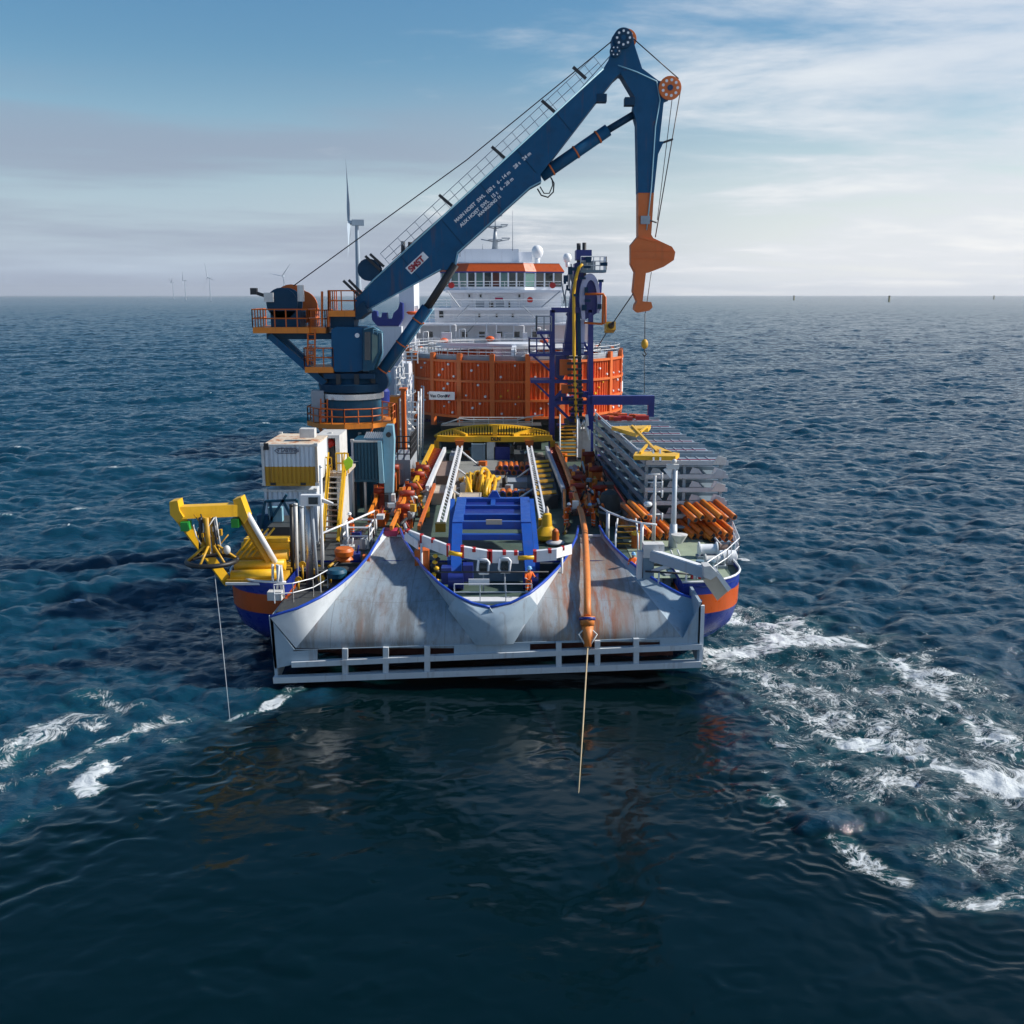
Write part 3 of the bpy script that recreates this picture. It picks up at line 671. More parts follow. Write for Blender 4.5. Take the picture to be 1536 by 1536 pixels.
def window(par, u0, u1, v0, v1, Y, gl=GLASS, fr=.07):
    a_, b_ = P(u0, v0, Y), P(u1, v1, Y); mb = MB(); mb.bb(a_.x, b_.x, Y - .05, Y + .03, b_.z, a_.z); o_ = mb.build('window', gl, par)
    mb = MB()
    for q0, q1 in (((a_.x, a_.z), (b_.x, a_.z)), ((a_.x, b_.z), (b_.x, b_.z)), ((a_.x, a_.z), (a_.x, b_.z)), ((b_.x, a_.z), (b_.x, b_.z))):
        mb.beam((q0[0], Y - .06, q0[1]), (q1[0], Y - .06, q1[1]), fr * 1.6, fr)
    mb.build('frame', WHITES, o_); return o_
for u in (719, 745, 769): window(h2, u - 2.2, u + 2.2, 470, 476.5, 145)
for u in (704, 721, 779): window(h3, u - 2.2, u + 2.2, 441, 446.5, 146.5)
for u0, u1 in ((712, 727), (733, 741), (743, 758), (762, 766)): window(h3, u0, u1, 452, 461.5, 146.5, GREY if u1 - u0 > 9 else GLASS)
window(h3, 742 + .0, 755, 446, 450, 146.45, MAGENTA)
for u in (662, 855): window(h2, u - 4, u + 4, 466, 477, 145)
for i in range(9): window(h1, 640 + i * 26, 650 + i * 26, 497, 506, 143)
for u, v in ((677, 428), (795, 450), (829, 428)):
    q = P(u, v, 144.2); MB().lathe(q, [(.2, -.1), (.42, -.1), (.42, .1), (.2, .1)], 14, 'Y').build('life_ring', RED, ship)
# wheelhouse: ring of windows between sill and orange roof band
YW = 146.6
plan = [(662, 150.5), (676, 148.6), (701, YW), (787, YW), (803, 148.2), (844, 149.0)]
wh = MB(); zt, zs_, zl = P(740, 409, YW).z, P(740, 430, YW).z, P(740, 436, YW).z
def wp(u, Y, z): q = P(u, 420, Y); return Vector((q.x, Y, z))
foot = [wp(u, Y, 0) for u, Y in plan]; foot += [Vector((foot[-1].x, 160, 0)), Vector((foot[0].x, 160, 0))]
def ring(mb, z0, z1, ex=0.0, ex1=None):
    ex1 = ex if ex1 is None else ex1; c = Vector((P(752, 420, 150).x, 154, 0)); lo, up = [], []
    for q in foot:
        d = (q - c); lo.append(Vector((c.x + d.x * (1 + ex), c.y + d.y * (1 + ex), z0))); up.append(Vector((c.x + d.x * (1 + ex1), c.y + d.y * (1 + ex1), z1)))
    n_ = len(foot); mb.add(lo + up, [tuple(range(n_)), tuple(reversed(range(n_, 2 * n_)))] + [(i, (i + 1) % n_, n_ + (i + 1) % n_, n_ + i) for i in range(n_)]); return mb
wheel = ring(MB(), zl, zs_).build('wheelhouse', WHITES, ship)
ring(MB(), zs_, zt, -.02).build('wheelhouse_core', GLASSG, ship)
ring(MB(), zt, P(740, 407, YW).z, .02).build('eave', NAVY, ship)
ring(MB(), P(740, 407, YW).z, P(740, 394.5, YW).z, .03, -.06).build('roof_band', ORANGEH, ship)
ring(MB(), P(740, 394.5, YW).z, P(740, 393.6, YW).z, -.05).build('roof', WHITES, ship)
def wwin(u0, Y0, u1, Y1, k, gl=None):
    for i in range(k):
        ta, tb = (i + .06) / k, (i + .94) / k
        a_, b_ = wp(u0, Y0, 0).lerp(wp(u1, Y1, 0), ta), wp(u0, Y0, 0).lerp(wp(u1, Y1, 0), tb)
        mb = MB(); mb.prism([Vector((a_.x, a_.y - .03, zs_ + .05)), Vector((b_.x, b_.y - .03, zs_ + .05)), Vector((b_.x, b_.y - .03, zt - .05)), Vector((a_.x, a_.y - .03, zt - .05))], (0, .06, 0))
        o_ = mb.build('window', gl or [GLASS, GLASSG, GLASS, BROWNR, GLASSG, GLASS][i % 6], wheel)
        c_ = wp(u0, Y0, 0).lerp(wp(u1, Y1, 0), i / k); MB().beam((c_.x, c_.y - .07, zs_), (c_.x, c_.y - .07, zt), .22, .14).build('mullion', WHITES, wheel)
wwin(701, YW, 787, YW, 7); wwin(676, 148.6, 701, YW, 2, GLASSG); wwin(787, YW, 803, 148.2, 1, GLASSG); wwin(803, 148.2, 844, 149.0, 3, GLASS); wwin(662, 150.5, 676, 148.6, 1, GLASSG)
th_ = wallbox('monkey_island', 686, 778, 373.5, 393.6, 150.0, 7, WHITES)
wallbox('monkey_island', 776, 798, 378, 393.6, 151.5, 4, WHITES)
# mast
mx_ = P(743, 373, 152); top = P(742.5, 318, 152)
mast = MB(); mast.tube((mx_.x, 152, mx_.z - .5), (mx_.x, 152, top.z - 2), .55, .16)
mast.tube((mx_.x, 152, top.z - 2), (mx_.x, 152, top.z), .07)
for v, w in ((362, 21), (342, 18), (326, 10)):
    z_ = P(742, v, 152).z; hw = w * mpp(152, 25); mast.tube((mx_.x - hw, 151.6, z_ + .25), (mx_.x, 151.9, z_ - .1), .08); mast.tube((mx_.x, 151.9, z_ - .1), (mx_.x + hw, 151.6, z_ + .25), .08); mast.box((mx_.x, 151.7, z_ + .2), (2.0, .6, .12))
    mast.box((mx_.x + hw * .75, 151.6, z_ + .42), (hw * .6, .22, .14))
mast.build('mast', GREY, ship)
for u, v0, v1 in ((769, 316, 376), (690, 352, 385), (724, 366, 374)): MB().tube(P(u, v1, 150), P(u, v0, 150), .06, .03).build('antenna', GREY, ship)
for u, v, rr in ((806, 378, 9), (851, 387, 6.5)):
    c_ = P(u, v, 150); q = rr * mpp(150, 25); MB().ball(c_, q, (1, 1, 1.12), 16).tube(c_ - Vector((0, 0, q * .8)), c_ - Vector((0, 0, q * 2.1)), q * .5, q * .35).build('radome', WHITE, ship)
for u, v0, v1, m_ in ((604.5, 362, 470, DARK), (615, 363, 470, DARK), (868, 365, 420, DARK), (876.5, 364, 420, DARK)):
    MB().tube(P(u, v1, 140), P(u, v0, 140), 3.0 * mpp(140, 20), n=12).build('exhaust_pipe', m_, ship)
fun = MB(); a_ = P(598, 420, 138); b_ = P(622, 500, 138); fun.bb(a_.x, b_.x, 138, 146, DZ, a_.z); fun.build('funnel_casing', WHITES, ship)
# outside stairs zig-zagging down the after face
for (u0, v0, u1, v1) in ((672, 437, 690, 461), (684, 478, 704, 457), (700, 500, 716, 482), (840, 437, 812, 461), (806, 481, 784, 459)):
    MB().ladder(P(u0, v0, 142.0), P(u1, v1, 142.0), .8, (0, 1, 0), .07, .4).build('stair', GREY, ship)
# ---------------------------------------------------------------- knuckle-boom crane on its pedestal (port side)
YC = 82.0
pc = P(529, 600, YC); k_ = mpp(YC, 18)
crane = thing('knuckle_boom_crane', (pc.x, YC, DZ), 'tall blue knuckle-boom crane with orange jib tip on a round pedestal', 'crane')
def zv(v, Y=YC): return P(529, v, Y).z
c0 = (pc.x, YC, 0)
MB().lathe(c0, [(2.15, DZ), (2.15, zv(640)), (2.28, zv(630)), (2.28, zv(600)), (2.2, zv(597))], 32).build('pedestal', TEAL, crane)
MB().lathe(c0, [(2.1, zv(597)), (2.5, zv(596)), (2.5, zv(588)), (2.1, zv(587))], 32).build('flange', STEEL, crane)
MB().lathe(c0, [(2.1, zv(587)), (2.55, zv(585)), (2.65, zv(574)), (2.2, zv(572)), (1.9, zv(560))], 32).build('slew_ring', CRANED, crane)
mb = MB()
for i in range(10):
    w = 2 * math.pi * i / 10; q = Vector((pc.x + 2.3 * math.cos(w), YC + 2.3 * math.sin(w), 0)); mb.beam(q + Vector((0, 0, zv(574))), q + Vector((0, 0, zv(558))), .35, .3)
mb.build('slew_motor', DARK, crane)
# pedestal platform
def octo(cx, cy, rr, z, n=10, ph=.3): return [Vector((cx + rr * math.cos(2 * math.pi * i / n + ph), cy + rr * math.sin(2 * math.pi * i / n + ph), z)) for i in range(n)]
zp = zv(629); pl = MB(); inn, out = octo(pc.x - .1, YC, 2.3, zp), octo(pc.x - .1, YC, 3.5, zp)
pl.grid([[a_, b_] for a_, b_ in zip(inn + inn[:1], out + out[:1])], False)
for a_, b_ in zip(out, out[1:] + out[:1]): pl.beam(a_ - Vector((0, 0, .18)), b_ - Vector((0, 0, .18)), .12, .36)
pp = pl.build('platform', ORANGEL, crane); MB().rail(out, 1.15, .05, .9, (1, .5), closed=True).build('railing', ORANGE, pp)
mb = MB()
for a_ in out[::2]: mb.tube(a_ - Vector((0, 0, .3)), Vector((pc.x + (a_.x - pc.x) * .63, YC + (a_.y - YC) * .63, zp - 1.8)), .09, n=6)
mb.build('bracket', ORANGE, pp, kind='stuff')
MB().ladder(P(486, 655, YC - 2.4), P(486, 598, YC - 2.4), .5, (1, 0, 0), .06, .35).build('ladder', ORANGE, crane)
q = P(478, 585, YC - 1.0); MB().bb(q.x - .5, q.x + .5, YC - 1.6, YC - .4, zp, q.z).build('switch_cabinet', GREY, crane)
# crane house and cab
a_, b_ = P(497, 492, YC), P(545, 557, YC)
MB().prism([P(497, 494, YC - 2.0), P(505, 490, YC - 2.0), P(544, 491, YC - 2.0), P(544, 555, YC - 2.0), P(535, 558, YC - 2.0), P(503, 558, YC - 2.0), P(497, 548, YC - 2.0)], (0, 3.8, 0)).build('house', CRANE, crane)
MB().bb(P(500, 490, YC).x, P(535, 490, YC).x, YC - 1.3, YC + 1.3, zv(492), zv(470)).build('house_top', CRANED, crane)
cab = MB().prism([P(544.5, 492, YC - 2.3), P(560, 492, YC - 2.3), P(569, 500, YC - 2.3), P(569, 530, YC - 2.3), P(560, 555, YC - 2.3), P(544.5, 557, YC - 2.3)], (0, 2.6, 0)).build('cab', TEAL, crane)
MB().prism([P(547, 498, YC - 2.33), P(556, 498, YC - 2.33), P(556, 540, YC - 2.33), P(547, 540, YC - 2.33)], (0, -.04, 0)).build('window', GLASS, cab)
MB().prism([P(558, 500, YC - 2.33), P(566.5, 504, YC - 2.33), P(566.5, 528, YC - 2.33), P(558, 545, YC - 2.33)], (0, -.04, 0)).build('window', GLASSG, cab)
mb = MB(); mb.rail([P(560, 500, YC - 2.6), P(573, 503, YC - 2.6)], .3, .03, .4); mb.pipe([P(565, 497, YC - 2.6), P(573, 500, YC - 2.6), P(574, 530, YC - 2.6), P(570, 545, YC - 2.6)], .05, 5); mb.pipe([P(546, 494, YC - 2.5), P(560, 490, YC - 2.5), P(572, 498, YC - 2.5)], .05, 5); mb.build('guard_rail', LBLUE, cab)
MB().lathe(P(536, 503, YC - 2.05), [(.18, -.1), (.18, .0), (.1, .02)], 12, 'Y').build('flood_lamp', WHITE, crane)
MB().bb(P(493, 559, YC).x, P(567, 559, YC).x, YC - 2.2, YC + 2.2, zv(565), zv(557.5)).build('turntable', CRANED, crane)
# counter platform with the hoist winch
def gangway(u0, u1, v, Y0, Y1, hr, name='platform', m_=ORANGEL):
    a_, b_ = P(u0, v, Y0), P(u1, v, Y0); mb = MB(); mb.bb(a_.x, b_.x, Y0, Y1, a_.z - .45, a_.z); o_ = mb.build(name, m_, crane)
    MB().rail([Vector((a_.x, Y1, a_.z)), Vector((a_.x, Y0, a_.z)), Vector((b_.x, Y0, a_.z)), Vector((b_.x, Y1, a_.z))], hr, .05, .85, (1, .5)).build('railing', ORANGE, o_); return o_
gangway(379, 463, 491, YC - 2.2, YC + 2.2, 1.35); gangway(465, 488, 491, YC - 1.6, YC + 1.6, 1.3)
gangway(493, 532, 466, YC - 1.9, YC + 1.9, 1.5); gangway(457, 500, 550.5, YC - 2.0, YC + 1.2, 1.45)
MB().bb(P(405, 498, YC).x, P(500, 498, YC).x, YC - 1.2, YC + 1.2, zv(508), zv(499.5)).build('counter_beam', CRANED, crane)
for du, Yd in ((0, -1.3), (14, 1.3)):
    MB().beam(P(405 + du, 503, YC + Yd), P(488 + du * .4, 575, YC + Yd), .55, .5).build('strut', CRANE, crane)
wc = P(429, 455, YC)
wi = MB().lathe((wc.x, YC - .4, wc.z), [(.5, -1.1), (1.2, -1.1), (1.2, -.95), (.85, -.9), (.85, .8), (1.2, .85), (1.2, 1.0), (.5, 1.0)], 24, 'Y').build('winch_drum', CRANED, crane)
MB().lathe((wc.x + .2, YC + 1.2, wc.z + .05), [(.3, -.1), (1.42, -.1), (1.42, .12), (.3, .12)], 26, 'Y').build('winch_flange', ORANGE, wi)
MB().lathe((wc.x + 1.0, YC + 1.0, wc.z - .3), [(.3, -.1), (1.3, -.1), (1.3, .12), (.3, .12)], 26, 'Y').build('winch_flange', ORANGE, wi)
MB().bb(P(412, 466, YC).x, P(455, 466, YC).x, YC - 1.5, YC + 1.5, zv(491), zv(466)).build('winch_base', CRANED, crane)
MB().bb(P(446, 430, YC - 1.7).x, P(454, 430, YC - 1.7).x, YC - 1.8, YC - 1.2, zv(452), zv(428)).build('motor_box', CLUT, crane)
mb = MB(); mb.beam(P(411, 448, YC - 1.5), P(380, 438, YC - 1.5), .18, .25); mb.box(P(381, 437, YC - 1.5), (.5, .4, .5)); mb.build('lamp_arm', DARK, crane)
MB().box(P(404, 446, YC - 1.5), (.7, .6, .7)).build('lamp', CLUT, crane)
MB().ladder(P(467, 548, YC - 2.1), P(467, 494, YC - 2.1), .55, (1, 0, 0), .07, .35).build('ladder', ORANGE, crane)
for u in (483, 493): MB().ladder(P(u, 490, YC - 1.7), P(u, 437, YC - 1.7), .3, (0, 1, 0), .07, .5).build('ladder', ORANGE, crane)
# main boom: box girder traced in its own plane
BP = [(531, 474), (531, 450), (547, 434), (560, 420), (905, 103), (924, 96), (930, 110), (922, 117), (894, 153), (811, 261), (812, 272), (795, 281), (686, 379), (682, 399), (672, 405), (661, 404)]
boom = MB().prism([P(u, v, YC - 1.0) for u, v in BP], (0, 2.0, 0)).build('boom', CRANE, crane)
dirb = (P(905, 103, YC) - P(560, 420, YC)).normalized(); nb = Vector((-dirb.z, 0, dirb.x))
fl = MB()
for Yf in (YC - 1.12, YC + 1.0): fl.pipe([P(u, v, Yf + .06) for u, v in ((547, 434), (560, 420), (905, 103))], .07, 6)
for Yf in (YC - 1.12,): fl.pipe([P(u, v, Yf + .06) for u, v in ((535, 474), (661, 404))], .06, 6); fl.pipe([P(u, v, Yf + .06) for u, v in ((682, 399), (686, 379), (795, 281), (812, 272))], .06, 6)
fl.build('flange_edge', LBLUE, boom)
MB().prism([P(u, v, YC - 1.6) for u, v in ((524, 470), (545, 452), (552, 468), (536, 480))], (0, 3.2, 0)).build('boom_foot', CRANED, crane)
for t in (.12, .3, .47, .63, .8):                     # welded plate joints on the boom's side
    q = P(560, 420, YC - 1.02).lerp(P(905, 103, YC - 1.02), t); hh = 3.3 - 2.4 * abs(t - .35)
    MB().beam(q + Vector((0, 0, 0)) - nb * (.1 if nb.z > 0 else -.1), q - (nb if nb.z > 0 else -nb) * hh * .86, .05, .03, up=(0, 1, 0)).build('plate_joint', CRANED, boom)
# walkway rail along the boom
w0, w1 = P(585, 397, YC - .9), P(905, 103, YC - .9); up_ = nb if nb.z > 0 else -nb
rl = MB()
for hgt in (.55, 1.1): rl.tube(w0 + up_ * hgt, w1 + up_ * hgt, .028, n=5)
for i in range(25): q = w0.lerp(w1, i / 24); rl.tube(q, q + up_ * 1.1, .022, n=5)
rl.build('railing', GREY, boom)
for (u, v) in ((678, 309), (757, 237), (832, 168), (879, 118)):
    q = P(u, v, YC - .9); MB().beam(q, q + up_ * 1.25 - dirb * .2, .16, .22).build('rope_guide', DARK, boom)
q = P(555, 405, YC); MB().lathe(q, [(.35, -.9), (.85, -.9), (.85, -.75), (.6, -.75), (.6, .75), (.85, .75), (.85, .9), (.35, .9)], 18, 'Y').build('tugger_drum', CRANED, boom)
mb = MB()
for (ua, va, ub, vb) in ((570, 405, 548, 384), (576, 400, 555, 381), (539, 444, 515, 421), (543, 440, 523, 420)): mb.beam(P(ua, va, YC - 1), P(ub, vb, YC - 1), .14, .2)
mb.build('bracket', DARK, boom, kind='stuff')
# name plate and load lines
pl_ = [P(608, 402, YC - 1.04), P(634.5, 377.5, YC - 1.04), P(643, 386, YC - 1.04), P(617, 411.5, YC - 1.04)]
sg = MB().prism(pl_, (0, .03, 0)).build('name_plate', WHITE, boom)
ddn = (pl_[1] - pl_[0]).normalized(); upn = (pl_[0] - pl_[3]).normalized(); tl = (pl_[1] - pl_[0]).length; th2 = (pl_[0] - pl_[3]).length
tx = text('lettering', 'SMST', mat('sign_red', (.33, .012, .03), .5), sg, pl_[3] + ddn * tl * .06 + upn * th2 * .17, ddn, upn, th2 * .94, .05, bold=.03)
sc_ = MATS['white_paint']
for s_, (u, v), sz in (('MAIN HOIST  SWL  100 t   6 - 14 m    28 t   24 m', (684, 334.5), .40), ('AUX HOIST  SWL   15 t   6 - 28 m', (692, 341), .40), ('MANRIDING 1t', (719, 325.5), .36)):
    text('lettering', s_, sc_, boom, P(u, v, YC - 1.01), dirb, up_, sz * .92, .03, bold=.01)
# boom head, jib, cylinders
head = MB().prism([P(u, v, YC - .7) for u, v in ((905, 103), (914, 88), (919, 70), (918, 56), (924, 47), (934, 43), (944, 47), (950, 57), (952, 68), (964, 105), (950, 118), (930, 112))], (0, 1.4, 0)).build('boom_head', CRANE, crane)
def sheave(u, v, rpx, Y0, m_, par, holes=8, hub=CRANE):
    c = P(u, v, Y0); rr = rpx * k_; o_ = MB().lathe(c, [(rr * .3, -.12), (rr * .9, -.12), (rr, -.10), (rr * .94, 0), (rr, .10), (rr * .9, .12), (rr * .3, .12)], 26, 'Y').build('sheave', m_, par)
    mb = MB()
    for i in range(holes):
        w = 2 * math.pi * i / holes; mb.lathe(c + Vector((rr * .66 * math.cos(w), -.14, rr * .66 * math.sin(w))), [(rr * .13, -.01), (rr * .13, .02)], 8, 'Y')
    mb.build('sheave_hole', WHITE, o_, kind='stuff'); MB().lathe(c, [(rr * .25, -.2), (rr * .25, .2)], 12, 'Y').build('hub', hub, o_); return o_
sheave(935, 57, 13.5, YC - .85, CRANED, crane); sheave(940, 59, 14, YC + .55, ORANGE, crane); sheave(923, 77, 8, YC - .9, CRANED, crane, 6)
JP = [(930, 108), (950, 104), (964, 103), (988, 121), (1004, 124), (1012, 132), (1006, 146), (996, 150), (981, 289), (957.5, 289), (955.5, 185), (950, 165), (953, 147)]
jib = MB().prism([P(u, v, YC - .8) for u, v in JP], (0, 1.6, 0)).build('jib', CRANE, crane)
JT = [(957.5, 289.2), (981, 289.2), (977, 352), (980, 357), (1008, 370), (1013, 378), (1011, 390), (996, 400), (973, 409), (969, 409), (964, 452), (977, 453), (979, 461), (974, 466), (957, 469), (952, 464), (953, 457), (956, 452), (950, 437), (953, 408), (947, 396), (947, 367), (957.5, 354)]
jt = MB().prism([P(u, v, YC - .72) for u, v in JT], (0, 1.44, 0)).build('jib_tip', JIBO, crane)
jd = MB()
for (ua, va, ub, vb) in ((948, 376, 1010, 376), (948, 386, 1006, 388), (947, 367, 947, 396), (958, 356, 990, 364)): jd.beam(P(ua, va, YC - .75), P(ub, vb, YC - .75), .10, .10)
jd.build('stiffener', JIBO, jt)
sheave(1005, 132, 16, YC - .95, JIBO, crane, 9); sheave(1003, 133, 15, YC + .95, ORANGE, crane, 9)
for u, v in ((902, 148), (944, 153)): MB().box(P(u, v, YC - .6), (.75, .9, .55)).build('junction_box', CRANED, crane)
MB().beam(P(988, 216, YC), P(1009, 209, YC), .5, .12).build('rope_guide', DARK, jib); MB().prism([P(987, 212, YC - .3), P(996, 212, YC - .3), P(987, 232, YC - .3)], (0, .6, 0)).build('bracket', CRANE, jib)
MB().box(P(968, 330, YC - .85), (.7, .2, .6)).build('sensor', GREY, jt); MB().tube(P(968, 328, YC - .8), P(985, 334, YC - .8), .06).build('sensor_arm', DARK, jt)
MB().pipe([P(u, v, YC - .86) for u, v in ((927, 98), (955, 108), (985, 122), (990, 150), (983, 190), (977, 280), (970, 345))], .05, 5).build('hose', LBLUE, jib)
cy = MB().tube(P(812, 264, YC), P(912, 195, YC), .46, n=16).build('jib_cylinder', CRANE, crane)
MB().tube(P(912, 195, YC), P(952, 171, YC), .27, n=14).build('piston_rod', CRANED, cy)
mb = MB()
for t in (.15, .52, .85): q = P(812, 264, YC).lerp(P(912, 195, YC), t); d_ = (P(912, 195, YC) - P(812, 264, YC)).normalized(); mb.tube(q - d_ * .06, q + d_ * .06, .52, n=14)
mb.build('clamp_band', JIBO, cy, kind='stuff')
lc0, lc1, lc2 = P(570, 560, YC - .9), P(640, 461, YC - .9), P(682, 396, YC - .9)
for Yd in (0, 1.9):
    o_ = MB().tube(lc0 + Vector((0, Yd, 0)), lc1 + Vector((0, Yd, 0)), .42, n=16).build('luff_cylinder', CRANE, crane)
    MB().tube(lc1 + Vector((0, Yd, 0)), lc2 + Vector((0, Yd, 0)), .26, n=14).build('piston_rod', DARK, o_)
    mb = MB()
    for t in (.05, .45, .8): q = lc0.lerp(lc1, t) + Vector((0, Yd, 0)); d_ = (lc1 - lc0).normalized(); mb.tube(q - d_ * .05, q + d_ * .05, .47, n=14)
    mb.build('clamp_band', ORANGE, o_, kind='stuff')
    MB().tube(lc0 + Vector((.42, Yd, -.1)), lc1 + Vector((.42, Yd, -.1)), .05, n=6).build('pipe_run', LBLUE, o_)
MB().lathe(P(567, 570, YC), [(.4, -1.3), (.95, -1.3), (.95, 1.3), (.4, 1.3)], 20, 'Y').build('cylinder_foot', CRANED, crane)
MB().pipe([P(u, v, YC - 1.2) for u, v in ((806, 283), (812, 293), (822, 296), (830, 288), (831, 275), (826, 266))], .06, 6).pipe([P(u, v, YC - 1.3) for u, v in ((810, 280), (816, 290), (824, 290), (829, 278), (828, 268))], .05, 6).build('hose', BLACK, crane)
# wire ropes of the crane
def wire(pts, rr=.045, name='wire_rope', m_=ROPEM, par=crane): return MB().pipe(pts, rr, 6).build(name, m_, par)
wire([P(440, 429, YC), P(700, 240, YC), P(920, 60, YC)]); wire([P(588, 390, YC + .4), P(830, 178, YC + .4), P(917, 82, YC + .4)], .03)
wire([P(950, 58, YC), P(1018, 118, YC)]); wire([P(1020.5, 138, YC), P(983, 356, YC)]); wire([P(1008, 150, YC), P(986, 330, YC)], .03)
wire([P(977, 408, YC + .2), P(968, 470, YC + .2)], .03)
# the hook hanging on its wire below the jib tip, and the block held out to the tower
hk = P(967, 516, YC)
hook = thing('crane_hook', hk, 'small yellow hook ball hanging on a thin wire below the orange jib tip', 'hook')
MB().ball(hk, .28, (1, 1, 1.4)).build('ball', YELLOWD, hook); MB().pipe([hk + Vector(q) for q in ((0, 0, -.35), (0, 0, -.6), (.15, 0, -.8), (.02, 0, -.95), (-.15, 0, -.8))], .06, 6).build('hook', DARK, hook)
MB().tube(hk + Vector((0, 0, .3)), P(967.5, 470, YC), .035, n=6).build('wire', ROPEM, hook); MB().tube(hk - Vector((0, 0, .9)), P(966.5, 590, YC + 2), .025, n=6).build('tag_line', ROPEM, hook)
b0 = P(915, 491, 90)
blk = thing('hook_block', b0, 'yellow hook block on a slanting wire between jib tip and blue tower', 'hook block')
ax = (P(948, 446, 84) - P(898, 518, 104)).normalized()
MB().beam(b0 - ax * .7, b0 + ax * .7, .8, .7).build('block', YELLOWD, blk); MB().tube(b0 + ax * .7, b0 + ax * 2.2, .28, .06).tube(b0 - ax * .7, b0 - ax * 1.8, .25, .08).build('socket', BLACK, blk)
MB().tube(b0 + ax * 2, P(950, 440, YC), .05, n=6).tube(b0 - ax * 1.7, P(897, 520, 104), .05, n=6).build('wire', ROPEM, blk)
# ---------------------------------------------------------------- cable carousel
CC = Vector((.3, 127.0, 0)); RC = 13.0; NB = 21; A0 = R(-90 - 10.9)
yf = CC.y - RC
zt_, zb_ = P(740, 543, yf).z, 5.6; zr1, zr2 = P(740, 573, yf).z, P(740, 601.5, yf).z; zbot = P(740, 627, yf).z
car = thing('cable_carousel', (CC.x, CC.y, DZ), 'huge round orange corrugated cable carousel with white studs before the bridge', 'carousel')
def cyl(rr, a, z): return Vector((CC.x + rr * math.cos(a), CC.y + rr * math.sin(a), z))
levels = [(zr1, zt_), (zr2, zr1), (zbot, zr2)]
for i in range(NB):
    a0, a1 = A0 + 2 * math.pi * i / NB, A0 + 2 * math.pi * (i + 1) / NB
    mid = (a0 + a1) / 2
    c = MB(); c.beam(cyl(RC + .12, a0, zbot - 1.2), cyl(RC + .12, a0, zt_ + .85), .55, .42, up=cyl(1, a0, 0) - CC); c.build('column', CAROUB, car)
    vis = math.sin(mid) < .25
    for j, (z0, z1) in enumerate(levels if vis else [(zbot, zt_)]):
        NCOR = 8; rows = [[], []]
        for k in range(NCOR * 4 + 1):
            t = k / (NCOR * 4); a = a0 + (a1 - a0) * t; rr = RC - .09 * (1 if (k % 4) in (1, 2) else -1)
            rows[0].append(cyl(rr, a, z0)); rows[1].append(cyl(rr, a, z1))
        pn = MB().grid(rows, False).build('wall_panel', CAROU, car)
        if vis:
            rg = random.Random(i * 7 + j); sb = MB()
            for (tt, hh) in ((.62, .82), (.42, .55), (.25, .25), (.78, .22)):
                if rg.random() < .35: continue
                a = a0 + (a1 - a0) * (tt + rg.uniform(-.04, .04)); q = cyl(RC + .12, a, z0 + (z1 - z0) * hh); d_ = Vector((math.cos(a), math.sin(a), 0)); sb.tube(q - d_ * .1, q + d_ * .12, rg.uniform(.09, .15), n=8)
            if sb.v: sb.build('stud', WHITE if rg.random() < .8 else YELLOW, pn, kind='stuff')
for z in (zt_, zr1, zr2, zbot):
    mb = MB(); n_ = 84
    for i in range(n_): mb.beam(cyl(RC + .16, 2 * math.pi * i / n_, z), cyl(RC + .16, 2 * math.pi * (i + 1) / n_, z), .30, .26)
    mb.build('ring_beam', CAROUB, car)
mb = MB(); n_ = 60
mb.grid([[cyl(RC - 2.6, 2 * math.pi * i / n_, zt_ + .3) for i in range(n_ + 1)], [cyl(RC - .1, 2 * math.pi * i / n_, zt_ + .3) for i in range(n_ + 1)]], False)
mb.grid([[cyl(RC - .15, 2 * math.pi * i / n_, zt_ + .02) for i in range(n_ + 1)], [cyl(RC - .12, 2 * math.pi * i / n_, zt_ + .6) for i in range(n_ + 1)]], False); mb.build('walkway', GREY, car)
MB().rail([cyl(RC - .2, 2 * math.pi * i / n_, zt_ + .3) for i in range(n_)], 1.15, .035, 1.4, (1, .66, .33), closed=True).build('railing', RAILW, car)
MB().rail([cyl(RC - 2.5, 2 * math.pi * i / n_, zt_ + .3) for i in range(n_)], 1.15, .035, 1.4, (1, .5), closed=True).build('railing', RAILW, car)
MB().lathe((CC.x, CC.y, 0), [(RC - .8, zbot - .9), (RC - .8, zbot + .3)], 48).build('turntable', DARK, car)
MB().lathe((CC.x, CC.y, 0), [(2.6, DZ), (2.6, zt_ + 1.2), (3.4, zt_ + 1.2), (3.4, zt_ + 1.5)], 24).build('core', WHITES, car)
mb = MB()
for a in (0, 2.1, 4.2): mb.beam(cyl(3, a + .5, zt_ + 1.0), cyl(RC - 1.5, a + .5, zt_ + .9), .5, .7)
mb.build('cable_arm', WHITES, car)
# company board hung on the wall
A1 = P(643.5, 588, yf + 2.6); B1 = P(682, 600.5, yf + 2.2); Ys = yf + 1.35
q0, q1, q2, q3 = P(643.5, 587, Ys + .8), P(682, 588, Ys - .6), P(682, 600, Ys - .6), P(643.5, 599.5, Ys + .8)
sg = MB().prism([q0, q1, q2, q3], (0, .06, 0)).build('name_board', WHITE, car)
sx_ = (q2 - q3).normalized(); sy_ = Vector((0, 0, 1)); tb = mat('sign_ink', (.012, .03, .05), .5)
text('lettering', 'Van Oord', tb, sg, q3 + sx_ * .18 + sy_ * .28, sx_, sy_, .50, .04, bold=.012)
e_ = q3 + sx_ * 2.05 + sy_ * .3 - Vector((0, .05, 0))
MB().prism([e_, e_ + sx_ * .25, e_ + sx_ * .42 + sy_ * .30, e_ + sx_ * .15 + sy_ * .30], (0, -.03, 0)).build('emblem', tb, sg); e_ = e_ + sx_ * .36
